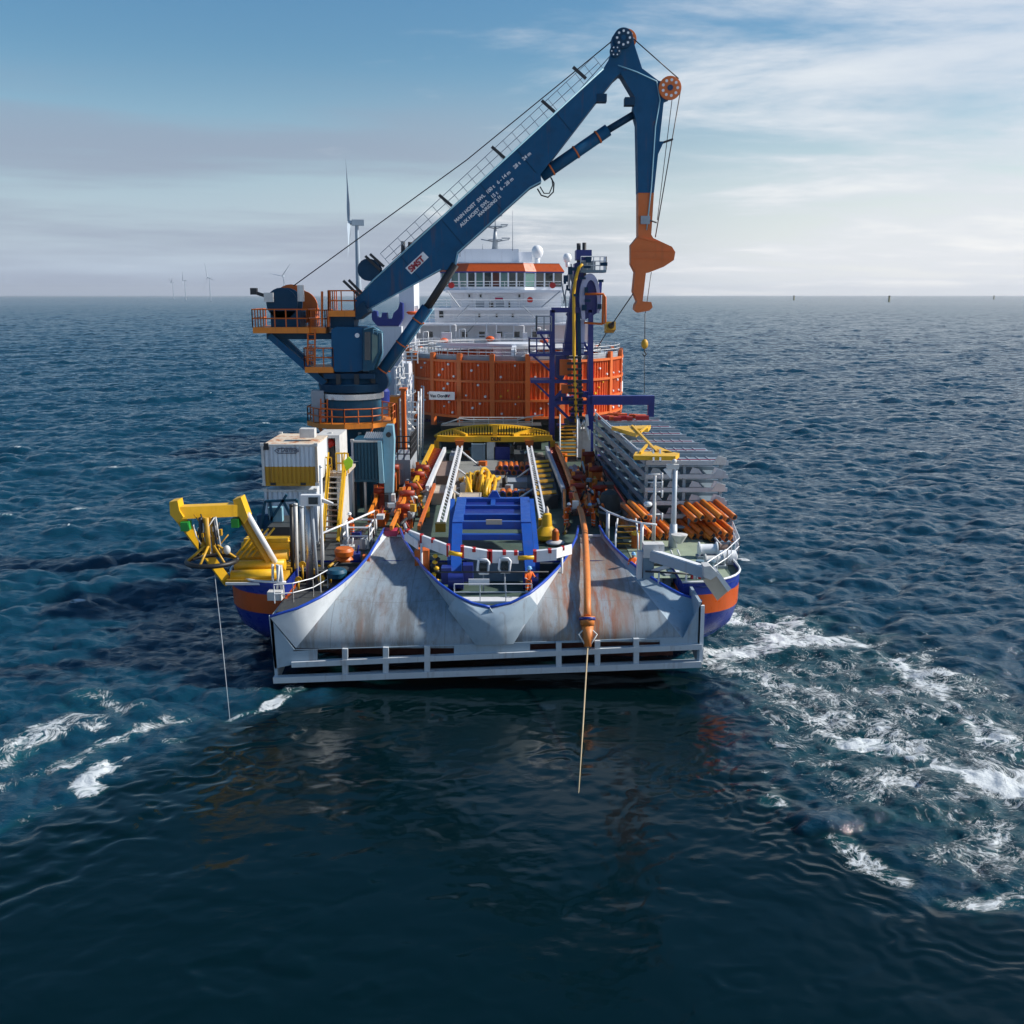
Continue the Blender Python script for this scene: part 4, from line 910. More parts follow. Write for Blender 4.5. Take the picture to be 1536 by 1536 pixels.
MB().prism([e_, e_ + sx_ * .16, e_ + sx_ * .28 + sy_ * .30, e_ + sx_ * .16 + sy_ * .30], (0, -.03, 0)).build('emblem', MAGENTA, sg)
sb_ = P(914, 584, 124.5); 
q = cyl(RC + .25, math.atan2(124.5 - CC.y, sb_.x - CC.x), P(914, 583, 122).z); tdir = Vector((-(q.y - CC.y), q.x - CC.x, 0)).normalized(); MB().beam(q - tdir * 1.0, q + tdir * 1.0, .08, 1.3).build('name_board', WHITE, car)
# fore-deck clutter between carousel and bridge: access gallery with white frames
gal = thing('access_gallery', (CX, 139.8, DZ), 'white railed access gallery with stairs between the carousel and the bridge', 'gallery')
ga = P(612, 522, 139); gb = P(830, 522, 139); MB().bb(ga.x, gb.x, 138.6, 141.5, ga.z - .3, ga.z).build('floor', WHITES, gal)
for Yg in (138.7, 141.3): MB().rail([Vector((ga.x, Yg, ga.z)), Vector((gb.x, Yg, ga.z))], 1.2, .045, 1.5, (1, .66, .33)).build('railing', RAILW, gal)
rg = random.Random(4)
for i in range(15):
    u = 622 + i * 13.5; hh = rg.uniform(1.2, 3.6); q = P(u, 522, 139.2); w = rg.uniform(.5, 1.5)
    if i % 3 == 0: MB().bb(q.x, q.x + w, 139.0, 140.2, ga.z, ga.z + hh * .6).build('cabinet', [WHITES, GREY, CLUT][i % 3], gal)
    else:
        mb = MB(); mb.tube(q, q + Vector((0, 0, hh)), .07, n=6); mb.tube(q + Vector((w, 0, 0)), q + Vector((w, 0, hh)), .07, n=6); mb.tube(q + Vector((0, 0, hh)), q + Vector((w, 0, hh)), .07, n=6); mb.build('frame', RAILW, gal)
for u, v in ((666, 511), (816, 511), (735, 508)): MB().ball(P(u, v, 138.4), .45, (1.3, 1, .8)).build('float', BUOY, gal)
MB().bb(P(603, 545, 139).x, P(600, 545, 139).x - 1, 138.8, 141.2, DZ, ga.z - .3).bb(P(826, 545, 139).x, P(832, 545, 139).x, 138.8, 141.2, DZ, ga.z - .3).build('leg', WHITES, gal)

# boat davit on the port side of the bridge with its orange boat
dv = P(582, 490, 136)
dav = thing('boat_davit', (dv.x, 136, DZ), 'navy blue boat davit cradle beside the white deckhouse', 'davit')
MB().prism([P(u, v, 136) for u, v in ((557, 465), (565, 467), (566, 476), (572, 476), (573, 469), (580, 469), (581, 478), (588, 478), (590, 470), (597, 463), (600, 453), (604, 455), (604, 478), (598, 489), (566, 489), (558, 480))], (0, 1.6, 0)).build('cradle', NAVY, dav)
MB().bb(P(560, 489, 136).x, P(602, 489, 136).x, 136.1, 140, DZ, P(580, 489.5, 136).z).build('pillar', WHITES, dav)
bt = thing('rescue_boat', P(618, 472, 139), 'orange rescue boat stowed behind the navy davit cradle', 'boat')
c = P(618, 470, 139); k2 = mpp(139, 18)
MB().grid([[Vector((c.x - 14 * k2 * math.cos(t * math.pi) , 139 + 1.2 * math.sin(t * math.pi) * s__, c.z + 5 * k2 * zz)) for t in [i / 10 for i in range(11)]] for s__, zz in ((0.1, -1), (.8, -.6), (1, .3), (.9, .6), (0.1, .7), (-.9, .6), (-1, .3), (-.8, -.6), (-.1, -1))]).build('hull', BUOY, bt)
MB().bb(c.x - .8, c.x + .9, 138.5, 139.5, c.z + .2, c.z + 1.0).build('cabin', WHITE, bt); MB().bb(c.x - 1, c.x + 1, 138.6, 139.6, c.z - 2.6, c.z - .4).build('chock', WHITES, bt)

# ---------------------------------------------------------------- blue cable tower (starboard of the carousel's front)
YT = 106.0
tw = thing('cable_loading_tower', (P(858, 640, YT).x, YT, DZ), 'tall navy blue cable loading tower with pale chute wheel and yellow cable', 'tower')
def tb_(name, ua, va, ub, vb, w, h, m_=NAVY, Y=YT, par=None): return MB().beam(P(ua, va, Y), P(ub, vb, Y), w, h).build(name, m_, par or tw)
zd = DZ
for Yo in (0, 4.0):
    for ua, ub in ((828.5, 828.5), (886, 887)):
        a_ = P(ua, 465, YT + Yo); MB().beam(a_, Vector((P(ub, 640, YT).x, YT + Yo, zd)), .5, .5).build('post', NAVY, tw)
    tb_('cross_beam', 827, 465, 888, 465, .5, .5, Y=YT + Yo)
tb_('cross_beam', 828, 530, 886, 530, .35, .35); tb_('cross_beam', 828, 572, 886, 572, .3, .35); tb_('cross_beam', 828, 604, 886, 604, .3, .35)
tb_('brace', 829, 600, 858, 572, .28, .28); tb_('brace', 885, 600, 858, 572, .28, .28); tb_('brace', 829, 604, 866, 640, .28, .28); tb_('brace', 885, 530, 850, 470, .25, .25, Y=YT + 2)
MB().prism([P(u, v, YT + .6) for u, v in ((845, 531), (853, 468), (860, 420), (862, 395), (874, 391), (876, 420), (872, 468), (866, 531))], (0, 2.4, 0)).build('mast_box', NAVY, tw)
MB().prism([P(u, v, YT + .3) for u, v in ((834, 534), (854, 532), (851, 556), (843, 572), (833, 566))], (0, 2, 0)).build('side_panel', NAVY, tw)
# pale arched chute wheel
AW = LAV = mat('pale_lavender', (.42, .46, .66), .45, var=.1, streak=.15)
cA = P(887, 455, YT - .6); arch_o, arch_i = [], []
for i in range(17):
    w = math.pi * i / 16; arch_o.append(P(885 - 15.5 * math.cos(w), 452 - 42 * math.sin(w) ** .8, YT - .6)); arch_i.append(P(886.5 - 9.5 * math.cos(w), 456 - 36 * math.sin(w) ** .8, YT - .6))
arch_o = [P(873, 480, YT - .6)] + arch_o + [P(899, 470, YT - .6)]; arch_i = [P(878, 480, YT - .6)] + arch_i + [P(895.5, 470, YT - .6)]
mb = MB()
for a_, b_, c_, d_ in zip(arch_o[:-1], arch_o[1:], arch_i[:-1], arch_i[1:]): mb.box8([a_, b_, d_, c_, a_ + Vector((0, 1.4, 0)), b_ + Vector((0, 1.4, 0)), d_ + Vector((0, 1.4, 0)), c_ + Vector((0, 1.4, 0))])
mb.build('chute_wheel', LAV, tw)
MB().prism([q + Vector((0, .5, 0)) for q in arch_i], (0, .3, 0)).build('wheel_web', NAVY, tw)
tb_('leg', 898, 466, 901, 420, .3, .3); tb_('leg', 874, 480, 872, 530, .5, .5, LAV)
# top box, platform and rail
a_, b_ = P(864, 375, YT), P(887, 390, YT); MB().bb(a_.x, b_.x, YT - .5, YT + 2, b_.z, a_.z).build('top_box', NAVY, tw)
a_, b_ = P(871, 392, YT - .4), P(909, 405, YT - .4); MB().bb(a_.x, b_.x, YT - .8, YT + 2.2, b_.z - .25, b_.z).build('top_platform', GREYB, tw); MB().bb(a_.x + .2, a_.x + 1.5, YT - .4, YT + 1.6, b_.z, a_.z).build('winch_box', GREY, tw)
MB().rail([Vector((a_.x, YT - .7, b_.z)), Vector((b_.x, YT - .7, b_.z)), Vector((b_.x, YT + 2.1, b_.z))], 1.3, .05, .7, (1, .66, .33)).build('railing', RAILW, tw)
rg = random.Random(9)
mb = MB()
for i in range(16): q = P(rg.uniform(846, 906), rg.uniform(386, 470), YT - rg.uniform(.7, 1.2)); mb.box(q, (rg.uniform(.2, .7), .4, rg.uniform(.2, .8)))
mb.build('fitting', CRANED, tw, kind='stuff')
mb = MB()
for i in range(10): q = P(rg.uniform(845, 862), rg.uniform(420, 465), YT + .2); mb.tube(q, q + Vector((rg.uniform(-.4, .4), 0, rg.uniform(.8, 2))), .07, n=5)
mb.build('pipe_run', GREY, tw, kind='stuff')
for (u0, u1, v, n__) in ((794, 827, 530, 0), (796, 827, 570, 1), (805, 827, 497, 2)):
    a_, b_ = P(u0, v, YT - .6), P(u1, v, YT - .6); pf = MB().bb(a_.x, b_.x, YT - .8, YT + 2.5, a_.z - .3, a_.z).build('side_platform', NAVY, tw)
    if n__ != 1: MB().rail([Vector((b_.x, YT - .7, a_.z)), Vector((a_.x, YT - .7, a_.z)), Vector((a_.x, YT + 2.4, a_.z))], 1.5, .07, .8, (1, .5)).build('railing', NAVY if n__ == 0 else GREY, pf)
    MB().beam(Vector((a_.x + .4, YT, a_.z - .3)), Vector((b_.x, YT, a_.z - 1.9)), .18, .2).build('brace', NAVY, pf)
a_ = P(828, 468, YT - .3); b_ = P(874, 530, YT)
MB().rail([P(832, 531, YT - .4), P(882, 531, YT - .4)], 1.1, .05, .8).build('railing', NAVY, tw)
for (u, v, w, h) in ((848, 551, 1.2, 1.6), (850, 583, 1.1, .9)): MB().box(P(u, v, YT + .2), (w, .8, h)).build('cover', ORANGE, tw)
ol = [P(u, v, YT - 1.1) for u, v in ((878, 441), (905, 441), (908, 446), (908, 484), (903, 486), (876, 484))]
MB().pipe(ol, .13, 6).pipe([P(905, 442, YT - 1.1), P(904, 485, YT - 1.1)], .13, 6).build('guard_frame', ORANGE, tw)
MB().pipe([P(u, v, YT - 1.0) for u, v in ((874, 396), (868, 402), (863, 420), (860.5, 440), (861, 530), (863, 590), (865, 637))], .17, 8).build('cable', YELLOW, tw)
mb = MB()
for v in range(536, 636, 9): q = P(861 + (v - 530) * .04, v, YT - .9); mb.box(q, (1.5, .5, .22))
mb.build('cable_rollers', DARK, tw, kind='stuff')
MB().beam(P(868, 470, YT - .5), P(871, 640, YT - .5), .35, .3).build('trunk', CRANED, tw)
mb = MB()
for i in range(14): u = rg.uniform(832, 884); v = rg.uniform(590, 640); q = P(u, v, YT + rg.uniform(0, 2)); mb.box(q, (rg.uniform(.3, 1.3), .6, rg.uniform(.2, .9)))
mb.build('machinery', NAVY, tw, kind='stuff')
# portal beam reaching to starboard
gt = thing('portal_beam', (P(977, 615, 103).x, 103, DZ), 'navy blue portal beam over the far end of the pipe rack', 'gantry')
MB().beam(P(888, 600, 103), P(981, 600, 103), .9, .9).build('beam', NAVY, gt); a_ = P(976.5, 606, 103)
MB().beam(Vector((a_.x, 103, a_.z + .3)), Vector((a_.x, 103, DZ)), .6, .6).build('leg', NAVY, gt); MB().beam(P(886.5, 594, 103.6), Vector((P(886, 600, 103).x, 103.6, DZ)), .6, .6).build('leg', NAVY, gt)
# ---------------------------------------------------------------- things on the working deck
def V(*a): return Vector(a)
def D(u, v, z=DZ + .03): return PZ(u, v, z)
def one(mb, name, m_, label, cat, group=None): return mb.build(name, m_, None, label=label, cat=cat, group=group)
# ---- yellow arched guide beam across the deck
YG = 103.0
gd = thing('arched_guide_beam', (P(741, 660, YG).x, YG, DZ), 'yellow arched cable guide beam with slatted grating spanning the deck', 'guide beam')
MB().prism([P(u, v, YG) for u, v in ((656, 654), (675, 655), (800, 655), (827, 654), (830, 661), (800, 663), (675, 663), (653, 662))], (0, .8, 0)).build('beam', YELLOW, gd)
top, low = [], []
for i in range(23):
    t = i / 22; u = 652 + 179 * t; top.append(P(u, 655 - 16.5 * math.sin(math.pi * t) ** .6, YG + 5)); low.append(P(u, 655 - 4 * math.sin(math.pi * t) ** .6, YG + .8))
mb = MB(); mb.pipe(top, .18, 6); mb.build('rim', YELLOW, gd)
for i in range(1, 44):
    t = i / 44; k = t * 22; j = min(int(k), 21); f = k - j; a_ = top[j].lerp(top[j + 1], f); b_ = low[j].lerp(low[j + 1], f); MB().beam(a_, b_, .17, .1).build('slat', YELLOW, gd)
MB().grid([[q - V(0, 0, .5) for q in top], [q - V(0, 0, .5) for q in low]], False).build('slat_shade_sheet', DARK, gd)  # added dark sheet, standing for the shade beneath the slats
for a_, b_ in (((700, 655), (682, 647)), ((770, 655), (800, 645))): MB().beam(P(*a_, YG + .5), P(*b_, YG + 2.0), .3, .55).build('gusset', YELLOW, gd)
MB().beam(P(742.5, 655, YG + .4), P(742.5, 637, YG + .4), .45, .35).build('centre_post', YELLOW, gd)
text('lettering', 'DLN', BLACK, gd, P(736, 661, YG - .02), (1, 0, 0), (0, 0, 1), .5, .03, bold=.02)
for u in (689, 794): MB().prism([P(u - 7, 661, YG - .4), P(u + 7, 661, YG - .4), P(u + 5, 670, YG - .4), P(u - 4, 671, YG - .4)], (0, .7, 0)).build('bracket', ORANGE, gd)
for u in (655, 829): a_ = P(u, 661, YG + .4); MB().beam(a_, V(a_.x, a_.y, DZ), .5, .5).build('leg', YELLOWD, gd)
# ---- cable highways left and right: rails with red rollers
def highway(lab, outer, inner, mo, mi, z=6.3):
    t_ = thing('cable_highway', D(*outer[-1]), lab, 'cable track'); o_ = [PZ(u, v, z) for u, v in outer]; i_ = [PZ(u, v, z) for u, v in inner]
    mb = MB()
    for a_, b_ in zip(o_[:-1], o_[1:]): mb.beam(a_, b_, .32, .5)
    mb.build('outer_rail', mo, t_); mb = MB()
    for a_, b_ in zip(i_[:-1], i_[1:]): mb.beam(a_, b_, .28, .45)
    mb.build('inner_rail', mi, t_)
    n_ = 26
    for k in range(n_):
        f = (k + .5) / n_; x = f * (len(o_) - 1); j = min(int(x), len(o_) - 2); a_ = o_[j].lerp(o_[j + 1], x - j); b_ = i_[j].lerp(i_[j + 1], x - j); MB().tube(a_ - V(0, 0, .1), b_ - V(0, 0, .1), .11, n=8).build('roller', REDD, t_)
    for k in range(6):
        f = k / 5; x = f * (len(o_) - 1); j = min(int(x), len(o_) - 2)
        for rr in (o_, i_): a_ = rr[j].lerp(rr[j + 1], x - j); MB().beam(a_, V(a_.x, a_.y, DZ), .22, .22).build('leg', mo if rr is o_ else GREY, t_)
    return t_
highway('cable track with yellow rail and red rollers running to the left chute mouth', [(649, 670), (636, 697), (622, 727)], [(667, 674), (654, 702), (641, 733)], YELLOW, RAILW)
highway('cable track with orange rail and red rollers running to the right chute mouth', [(834, 668), (845, 697), (857, 728)], [(820, 672), (832, 702), (845, 735)], CABLEO, RACKL)
# the orange cable itself, over the right-hand chute and down
def fz(u, v_, lift):                              # a point on the right-hand chute floor
    best = None
    for i in range(200):
        a = math.pi / 2 * i / 199; Yf, zf = 67.0 - 13.4 * math.sin(a), zb['R'] + (5.35 - zb['R']) * (1 - math.sin(a) ** 2.6) ** (1 / 2.6)
        pv = proj((0, Yf, zf + lift))[1]
        if best is None or abs(pv - v_) < best[0]: best = (abs(pv - v_), Yf, zf)
    return P(u, v_, best[1] - .05)
cb = thing('export_cable', fz(879, 860, .3), 'thick orange cable lying over the rusty right-hand stern chute', 'cable')
cp = [PZ(836, 672, 6.75), PZ(848, 700, 6.75), PZ(858, 728, 6.7), PZ(866, 752, 6.5), PZ(873, 772, 6.3)] + [fz(u, v, .35) for u, v in ((877, 795), (879, 830), (880.5, 865), (881, 900), (881, 925))]
MB().pipe(cp, .205, 10).build('sheath', CABLEO, cb)
e0, e1 = fz(881, 925, .3), fz(881, 968, .3) + V(0, -.25, 0); dv_ = (e1 - e0).normalized()
MB().tube(e0, e0 + dv_ * .5, .42, .38, 12).tube(e0 + dv_ * .5, e1, .34, .2, 12).build('pulling_head', CABLEO, cb)
MB().tube(e0 + dv_ * .05, e0 + dv_ * .2, .45, n=12).build('collar', NAVY, cb)
mb = MB()
for s_ in (-1, 1): mb.pipe([e0 + dv_ * .5, e0.lerp(e1, .55) + V(.5 * s_, -.2, 0), e1 + dv_ * .1], .05, 6)
mb.build('sling', CLUT, cb)
w0 = PZ(866, 1218, -.25); MB().pipe([e1, e1.lerp(w0, .5) + V(0, 0, -.25), w0], [.045, .04, .022], 6).build('pull_rope', ROPET, cb)
one(MB().pipe([P(322, 862, 55.5), P(333, 960, 53), PZ(345, 1082, -.2)], .02, 6), 'mooring_line', GREY, 'thin pale rope hanging from the yellow launch frame into the water', 'rope')
# ---- big blue hinged stern frame
bf = thing('hinged_ladder_gantry', D(737, 868), 'bright blue ladder-shaped steel frame leaning forward over the after deck', 'frame')
def leg2(pts, w, h, m_, name): 
    mb = MB()
    for a_, b_ in zip(pts[:-1], pts[1:]): mb.beam(a_, b_, w, h)
    return mb.build(name, m_, bf)
zt2 = 8.6
Ls = [P(684, 868, 58.6), P(686, 790, 62.0), P(693, 752, 69)]; Rs = [P(796, 868, 58.6), P(789, 790, 62.0), P(787, 752, 69)]
for s_ in (Ls, Rs): leg2(s_, .62, .62, FRAMEB, 'side_beam')
for s_, du in ((Ls, -9), (Rs, 10)):
    a_ = P(684 + du if du < 0 else 796 + du, 850, 59.6); b_ = P(688 + du if du < 0 else 787 + du, 757, 68); leg2([a_, b_], .30, .9, FRAMEB, 'outer_beam')
def across(t, w, h, m_, name='cross_beam', dz=0):
    x = t * 2; j = min(int(x), 1); a_ = Ls[j].lerp(Ls[j + 1], x - j); b_ = Rs[j].lerp(Rs[j + 1], x - j); return MB().beam(a_ + V(0, 0, dz), b_ + V(0, 0, dz), w, h).build(name, m_, bf)
cbm = across(1.0, .5, .5, FRAMEB); across(.86, .25, .35, FRAMEB); across(.68, .28, .38, FRAMEB); across(.53, .3, .5, FRAMEB); across(.40, .35, .35, FRAMEB); across(.22, .42, .42, FRAMEB)
for t0, t1, k0, k1 in ((.88, .98, .08, .46), (.88, .98, .54, .92), (.70, .84, .06, .94)):   # dark inner plates
    def pt(t, k): x = t * 2; j = min(int(x), 1); return Ls[j].lerp(Ls[j + 1], x - j).lerp(Rs[j].lerp(Rs[j + 1], x - j), k)
    MB().prism([pt(t0, k0), pt(t0, k1), pt(t1, k1), pt(t1, k0)], (0, .1, -.22)).build('infill_plate', NAVY, bf)
MB().beam(pt(.86, .5), pt(1.0, .5), .3, .4).build('rib', FRAMEB, bf)
MB().prism([P(731, 748, 69), P(751, 748, 69), P(745, 737, 69), P(738, 737, 69)], (0, .4, 0)).build('lifting_eye', FRAMEB, bf)
MB().box(P(741, 783, 62.2), (1.0, .1, .3)).build('data_plate', BEIGE, bf)
for q in (Ls[0], Rs[0]): MB().lathe(q + V(0, 0, -.1), [(.3, -.45), (.55, -.45), (.55, .45), (.3, .45)], 16, 'X').build('hinge', NAVY, bf)
for u, v in ((670, 862), (702, 858)): MB().box(P(u, v, 58.8), (.6, .8, 1.0)).build('hinge_bracket', NAVY, bf)
one(MB().prism([P(700, 836, 60.4), P(786, 836, 60.4), P(786, 876, 60.4), P(700, 876, 60.4)], (0, .12, 0)), 'stern_plate', GREYB, 'grey-blue steel plate standing between the feet of the blue frame', 'plate')
# ---- white segmented fence with red bands
fe = thing('guard_fence', P(735, 850, 59), 'white curved guard fence with red bands slung across the blue frame', 'fence')
Yfn = 57.9
def fpanel(a_, b_, h, bands, Y0=Yfn, Y1=Yfn):
    p0, p1 = P(*a_, Y0), P(*b_, Y1); k = h * mpp(Yfn, 6)
    pn = MB().prism([p0, p1, p1 - V(0, 0, k), p0 - V(0, 0, k)], (0, .35, 0)).build('panel', WHITE, fe)
    for t, full in bands:
        q = p0.lerp(p1, t) + V(0, -.03, 0); kk = k * (1 if full else .3); MB().prism([q - V(.1, 0, 0), q + V(.1, 0, 0), q + V(.1, 0, -kk), q - V(.1, 0, kk)], (0, .4, .03)).build('red_band', RED, pn)
fpanel((606, 797), (627, 812), 14, ((.05, 0),), 62, 60.5); fpanel((611, 795), (674, 819), 17, ((.02, 0), (.35, 1), (.62, 0), (.97, 1)), 62, Yfn)
fpanel((692, 820), (734, 827), 17, ((.03, 1), (.45, 0), (.98, 1))); fpanel((735, 827), (778, 828), 18, ((.02, 1), (.5, 0), (.9, 0)))
fpanel((801, 827), (835, 824), 17, ((.04, 1), (.7, 0))); fpanel((835, 824), (858, 818), 14, ((.4, 0),), Yfn, 60)
MB().tube(P(673, 829, Yfn), P(693, 832, Yfn), .14).build('link', YELLOW, fe); MB().tube(P(777, 837, Yfn), P(801, 836, Yfn), .14).build('link', YELLOW, fe)
MB().tube(P(632, 815, 60.2), V(P(632, 815, 60.2).x, 60.2, 4.2), .07).tube(P(843, 835, 59), V(P(843, 835, 59).x, 59, 4.2), .07).build('post', RAILW, fe)
# ---- small things on the stern platform
ol_ = MB().bb(P(622, 838, 60.3).x, P(643, 838, 60.3).x, 60.3, 61.2, 4.16, P(622, 826, 60.3).z); one(ol_, 'locker', ORANGE, 'orange steel locker behind the white guard fence', 'locker')
ch = thing('chain_pile', P(652, 870, 58.2), 'yellow and black chain hanging beside the orange locker', 'chain')
for i in range(9): q = P(653 + 3.5 * math.sin(i * 1.7), 834 + i * 4.6, 58.4); MB().ball(q, .16, (1, 1, .8), 8).build('link', YELLOW if i % 2 == 0 else BLACK, ch)
for (u, v, l_) in ((725, 850, 'white framed deck lamp beside the left foot of the blue frame'), (757, 848, 'white framed deck lamp standing mid-way along the after rail')):
    o_ = thing('deck_lamp', P(u, 872, 57.6), l_, 'lamp', 'deck lamps'); q = P(u, v, 57.6)
    MB().pipe([q + V(x * .34, 0, z * .42) for x, z in ((-.8, 1), (.6, 1), (1, .6), (.8, -1), (-.6, -1), (-1, -.5), (-.8, 1))], .08, 6).build('frame', WHITE, o_); MB().box(q, (.4, .2, .5)).build('lens', GLASS, o_)
    MB().tube(q - V(0, 0, .4), V(q.x, q.y, 4.2), .05, n=6).build('stand', GREY, o_)
one(MB().bb(P(703, 880, 56.2).x, P(734, 880, 56.2).x, 56.1, 56.18, P(703, 877, 56.2).z, P(703, 868, 56.2).z), 'notice_board', RAILW, 'blank pale board tied to the after railing', 'board')
# ---- yellow buoy and its small orange neighbour
bq = PZ(820, 812, DZ)
by = thing('marker_buoy', bq, 'yellow pear-shaped buoy with tall tapering top on green deck', 'buoy')
MB().lathe(bq, [(.3, 0), (.85, .25), (.9, .55), (.55, .95), (.38, 1.1), (.30, 1.9), (.16, 2.0)], 18).build('body', YELLOW, by); MB().lathe(bq, [(.15, 2.0), (.13, 2.25), (.02, 2.45)], 10).build('cap', BEIGE, by)
b2 = PZ(833, 818, DZ); o_ = thing('pick_up_float', b2, 'small orange float on a tangle of rope beside the yellow buoy', 'float')
MB().lathe(b2, [(.15, .2), (.25, .3), (.22, 1.0), (.1, 1.15)], 12).build('body', ORANGE, o_); MB().ball(b2 + V(0, 0, .18), .5, (1.3, 1, .4)).build('rope_coil', CLUT, o_)
# ---- white lattice booms lying along the deck
def boom_(lab, a, b, za, zb_2, sgn):
    p0, p1 = P(*a, 101.5), PZ(*b, DZ + .9); p0.z = P(*a, 101.5).z
    t_ = thing('lattice_boom', V(p1.x, p1.y, DZ), lab, 'boom'); mb = MB()
    for dx in (-.22, .22): mb.beam(p0 + V(dx, 0, 0), p1 + V(dx, 0, 0), .14, .34)
    mb.build('chord', WHITE, t_); mb = MB(); n_ = 30
    for i in range(n_): a_ = p0.lerp(p1, i / n_); b_ = p0.lerp(p1, (i + 1) / n_); mb.tube(a_ + V(-.22, 0, 0), b_ + V(.22, 0, 0), .05, n=5)
    mb.build('lacing', RAILW, t_)
    for f in (.04, .33, .62):
        q = p0.lerp(p1, f); MB().tube(q, V(q.x + 1.9 * sgn, q.y - .5, DZ), .09, n=6).build('stay', RAILW, t_); MB().tube(q + V(0, 0, -.1), V(q.x, q.y, DZ), .09, n=6).build('leg', RAILW, t_)
    MB().box(p1 + V(0, -.1, -.1), (.7, .5, .6)).build('foot', YELLOWD, t_); return t_
boom_('white lattice boom beside the brown covered cargo', (690, 671), (661, 788), 0, 0, 1); boom_('white lattice boom beside the yellow striped hatch', (794, 671), (815, 782), 0, 0, -1)
# ---- cargo amidships
rg = random.Random(21)
c0_ = PZ(719, 742, DZ)
for i in range(34):
    f = rg.random(); u = 697 + 43 * f; q = PZ(u, rg.uniform(735, 746), DZ + .16); Ln = rg.uniform(5.0, 8.0); hump = rg.uniform(.5, 1.7) * (1 - 1.2 * abs(f - .5)); dr1, dr2 = rg.uniform(-.9, .9), rg.uniform(-.35, .35)
    one(MB().pipe([q + V(dr1 * t + dr2 * math.sin(5 * t), Ln * t, .1 + hump * math.sin(math.pi * min(1, t * 1.25)) ** .8 if t < .8 else .1) for t in [k / 8 for k in range(9)]], .15, 8), 'yellow_tube', YELLOW, 'yellow tube in the loose pile behind the blue frame', 'tube', 'pile of yellow tubes')
def stack(u, v, cols, rows, rad, Ln, m_, capm, name, lab, cat, grp, z0=DZ):
    q = PZ(u, v, z0)
    for r_ in range(rows):
        for c_ in range(cols):
            p = q + V(c_ * rad * 2.15 + (rad if r_ % 2 else 0), 0, rad + r_ * rad * 1.85); t_ = thing(name, p - V(0, 0, rad), lab.replace('in the two-tier', ('in the upper tier' if r_ else 'in the lower tier') + ' of the'), cat, grp)
            MB().tube(p, p + V(0, Ln, 0), rad, n=10).build('barrel', m_, t_); MB().tube(p + V(0, -.04, 0), p + V(0, .25, 0), rad * 1.1, n=10).build('collar', capm if (c_ + r_) % 2 == 0 else m_, t_); MB().tube(p + V(0, -.07, 0), p + V(0, .0, 0), rad * .72, n=10).build('bore', DARK, t_)
stack(746, 713, 7, 2, .24, 2.6, PIPEO, PURPLE, 'pipe_section', 'flanged orange pipe in the two-tier stack behind the yellow tubes', 'pipe', 'two-tier stack of orange pipes')
stack(754, 746, 5, 1, .25, 1.5, PIPEO, NAVY, 'pipe_clamp', 'short orange cylinder with blue band in the single row behind the blue frame', 'cylinder', 'row of banded orange cylinders')
def crate(u0, u1, v, Yl, h, m_, lab, cat='crate', z=DZ, name='crate', ribs=0):
    a_, b_ = PZ(u0, v, z), PZ(u1, v, z); t_ = thing(name, V((a_.x + b_.x) / 2, a_.y, z), lab, cat)
    MB().bb(a_.x, b_.x, a_.y, a_.y + Yl, z, z + h).build('body', m_, t_)
    fr = MB()
    for x in (a_.x, b_.x):
        for y in (a_.y, a_.y + Yl): fr.beam(V(x, y, z), V(x, y, z + h + .04), .1, .1)
    for x in (a_.x, b_.x): fr.beam(V(x, a_.y, z + h), V(x, a_.y + Yl, z + h), .1, .1)
    for y in (a_.y, a_.y + Yl): fr.beam(V(a_.x, y, z + h), V(b_.x, y, z + h), .1, .1)
    fr.build('edge_frame', m_, t_)
    if ribs:
        w = (b_.x - a_.x) / ribs
        for i in range(ribs): MB().bb(a_.x + w * (i + .2), a_.x + w * (i + .8), a_.y - .05, a_.y, z + .1, z + h - .1).build('rib', m_, t_)
    return t_
crate(645, 681, 733, 8, 1.1, BROWN, 'long brown tarpaulined crate beside the left cable track'); crate(648, 680, 757, 3.6, .9, BEIGE, 'beige covered crate at the foot of the white boom')
crate(675, 686, 700, 5, 1.0, GREY, 'narrow grey crate under the white boom')
crate(708, 727, 692, 2.2, 1.7, GREYB, 'grey-blue crate behind the yellow tubes', ribs=5); crate(708, 729, 684, 2, 2.3, DECKD, 'dark grey crate below the yellow arched beam', ribs=4); crate(731, 742, 690, 2, 1.8, CLUT, 'pale steel cabinet below the yellow arched beam', 'cabinet', name='cabinet')
crate(742, 764, 690, 2, 1.3, NAVY, 'low navy blue skid in front of the carousel', 'skid', name='skid'); crate(772, 786, 700, 3, 1.2, DECKD, 'black equipment box beside the right-hand white boom', 'box', name='equipment_box')
crate(689, 720, 762, 2.6, .7, BEIGE, 'flat beige pallet load behind the blue frame', 'pallet', name='pallet_load'); crate(762, 790, 732, 2.2, .5, GREY, 'flat grey pallet load beside the yellow tubes', 'pallet', name='pallet_load')
crate(615, 641, 768, 3, .35, DECK, 'low green hatch cover beside the left chute mouth', 'hatch', name='hatch_cover')
# yellow-striped hatch
ht = thing('striped_hatch', PZ(822, 745, DZ), 'raised dark hatch with yellow hazard stripes beside the right cable track', 'hatch')
hp = [PZ(u, v, DZ + 1.1) for u, v in ((803, 745), (837, 742), (825, 688), (800, 690))]; MB().prism([q - V(0, 0, 1.1) for q in hp], (0, 0, 1.1)).build('cover', DECKD, ht)
for i in range(7):
    t0, t1 = i / 7 + .02, i / 7 + .085; f = lambda t, s: hp[0].lerp(hp[3], t).lerp(hp[1].lerp(hp[2], t), s) + V(0, 0, .02)
    MB().prism([f(t0, .06), f(t0, .94 - .1 * (i % 2)), f(t1, .94 - .1 * (i % 2)), f(t1, .06)], (0, 0, .08)).build('stripe', OCHRE if i < 5 else YELLOW, ht)
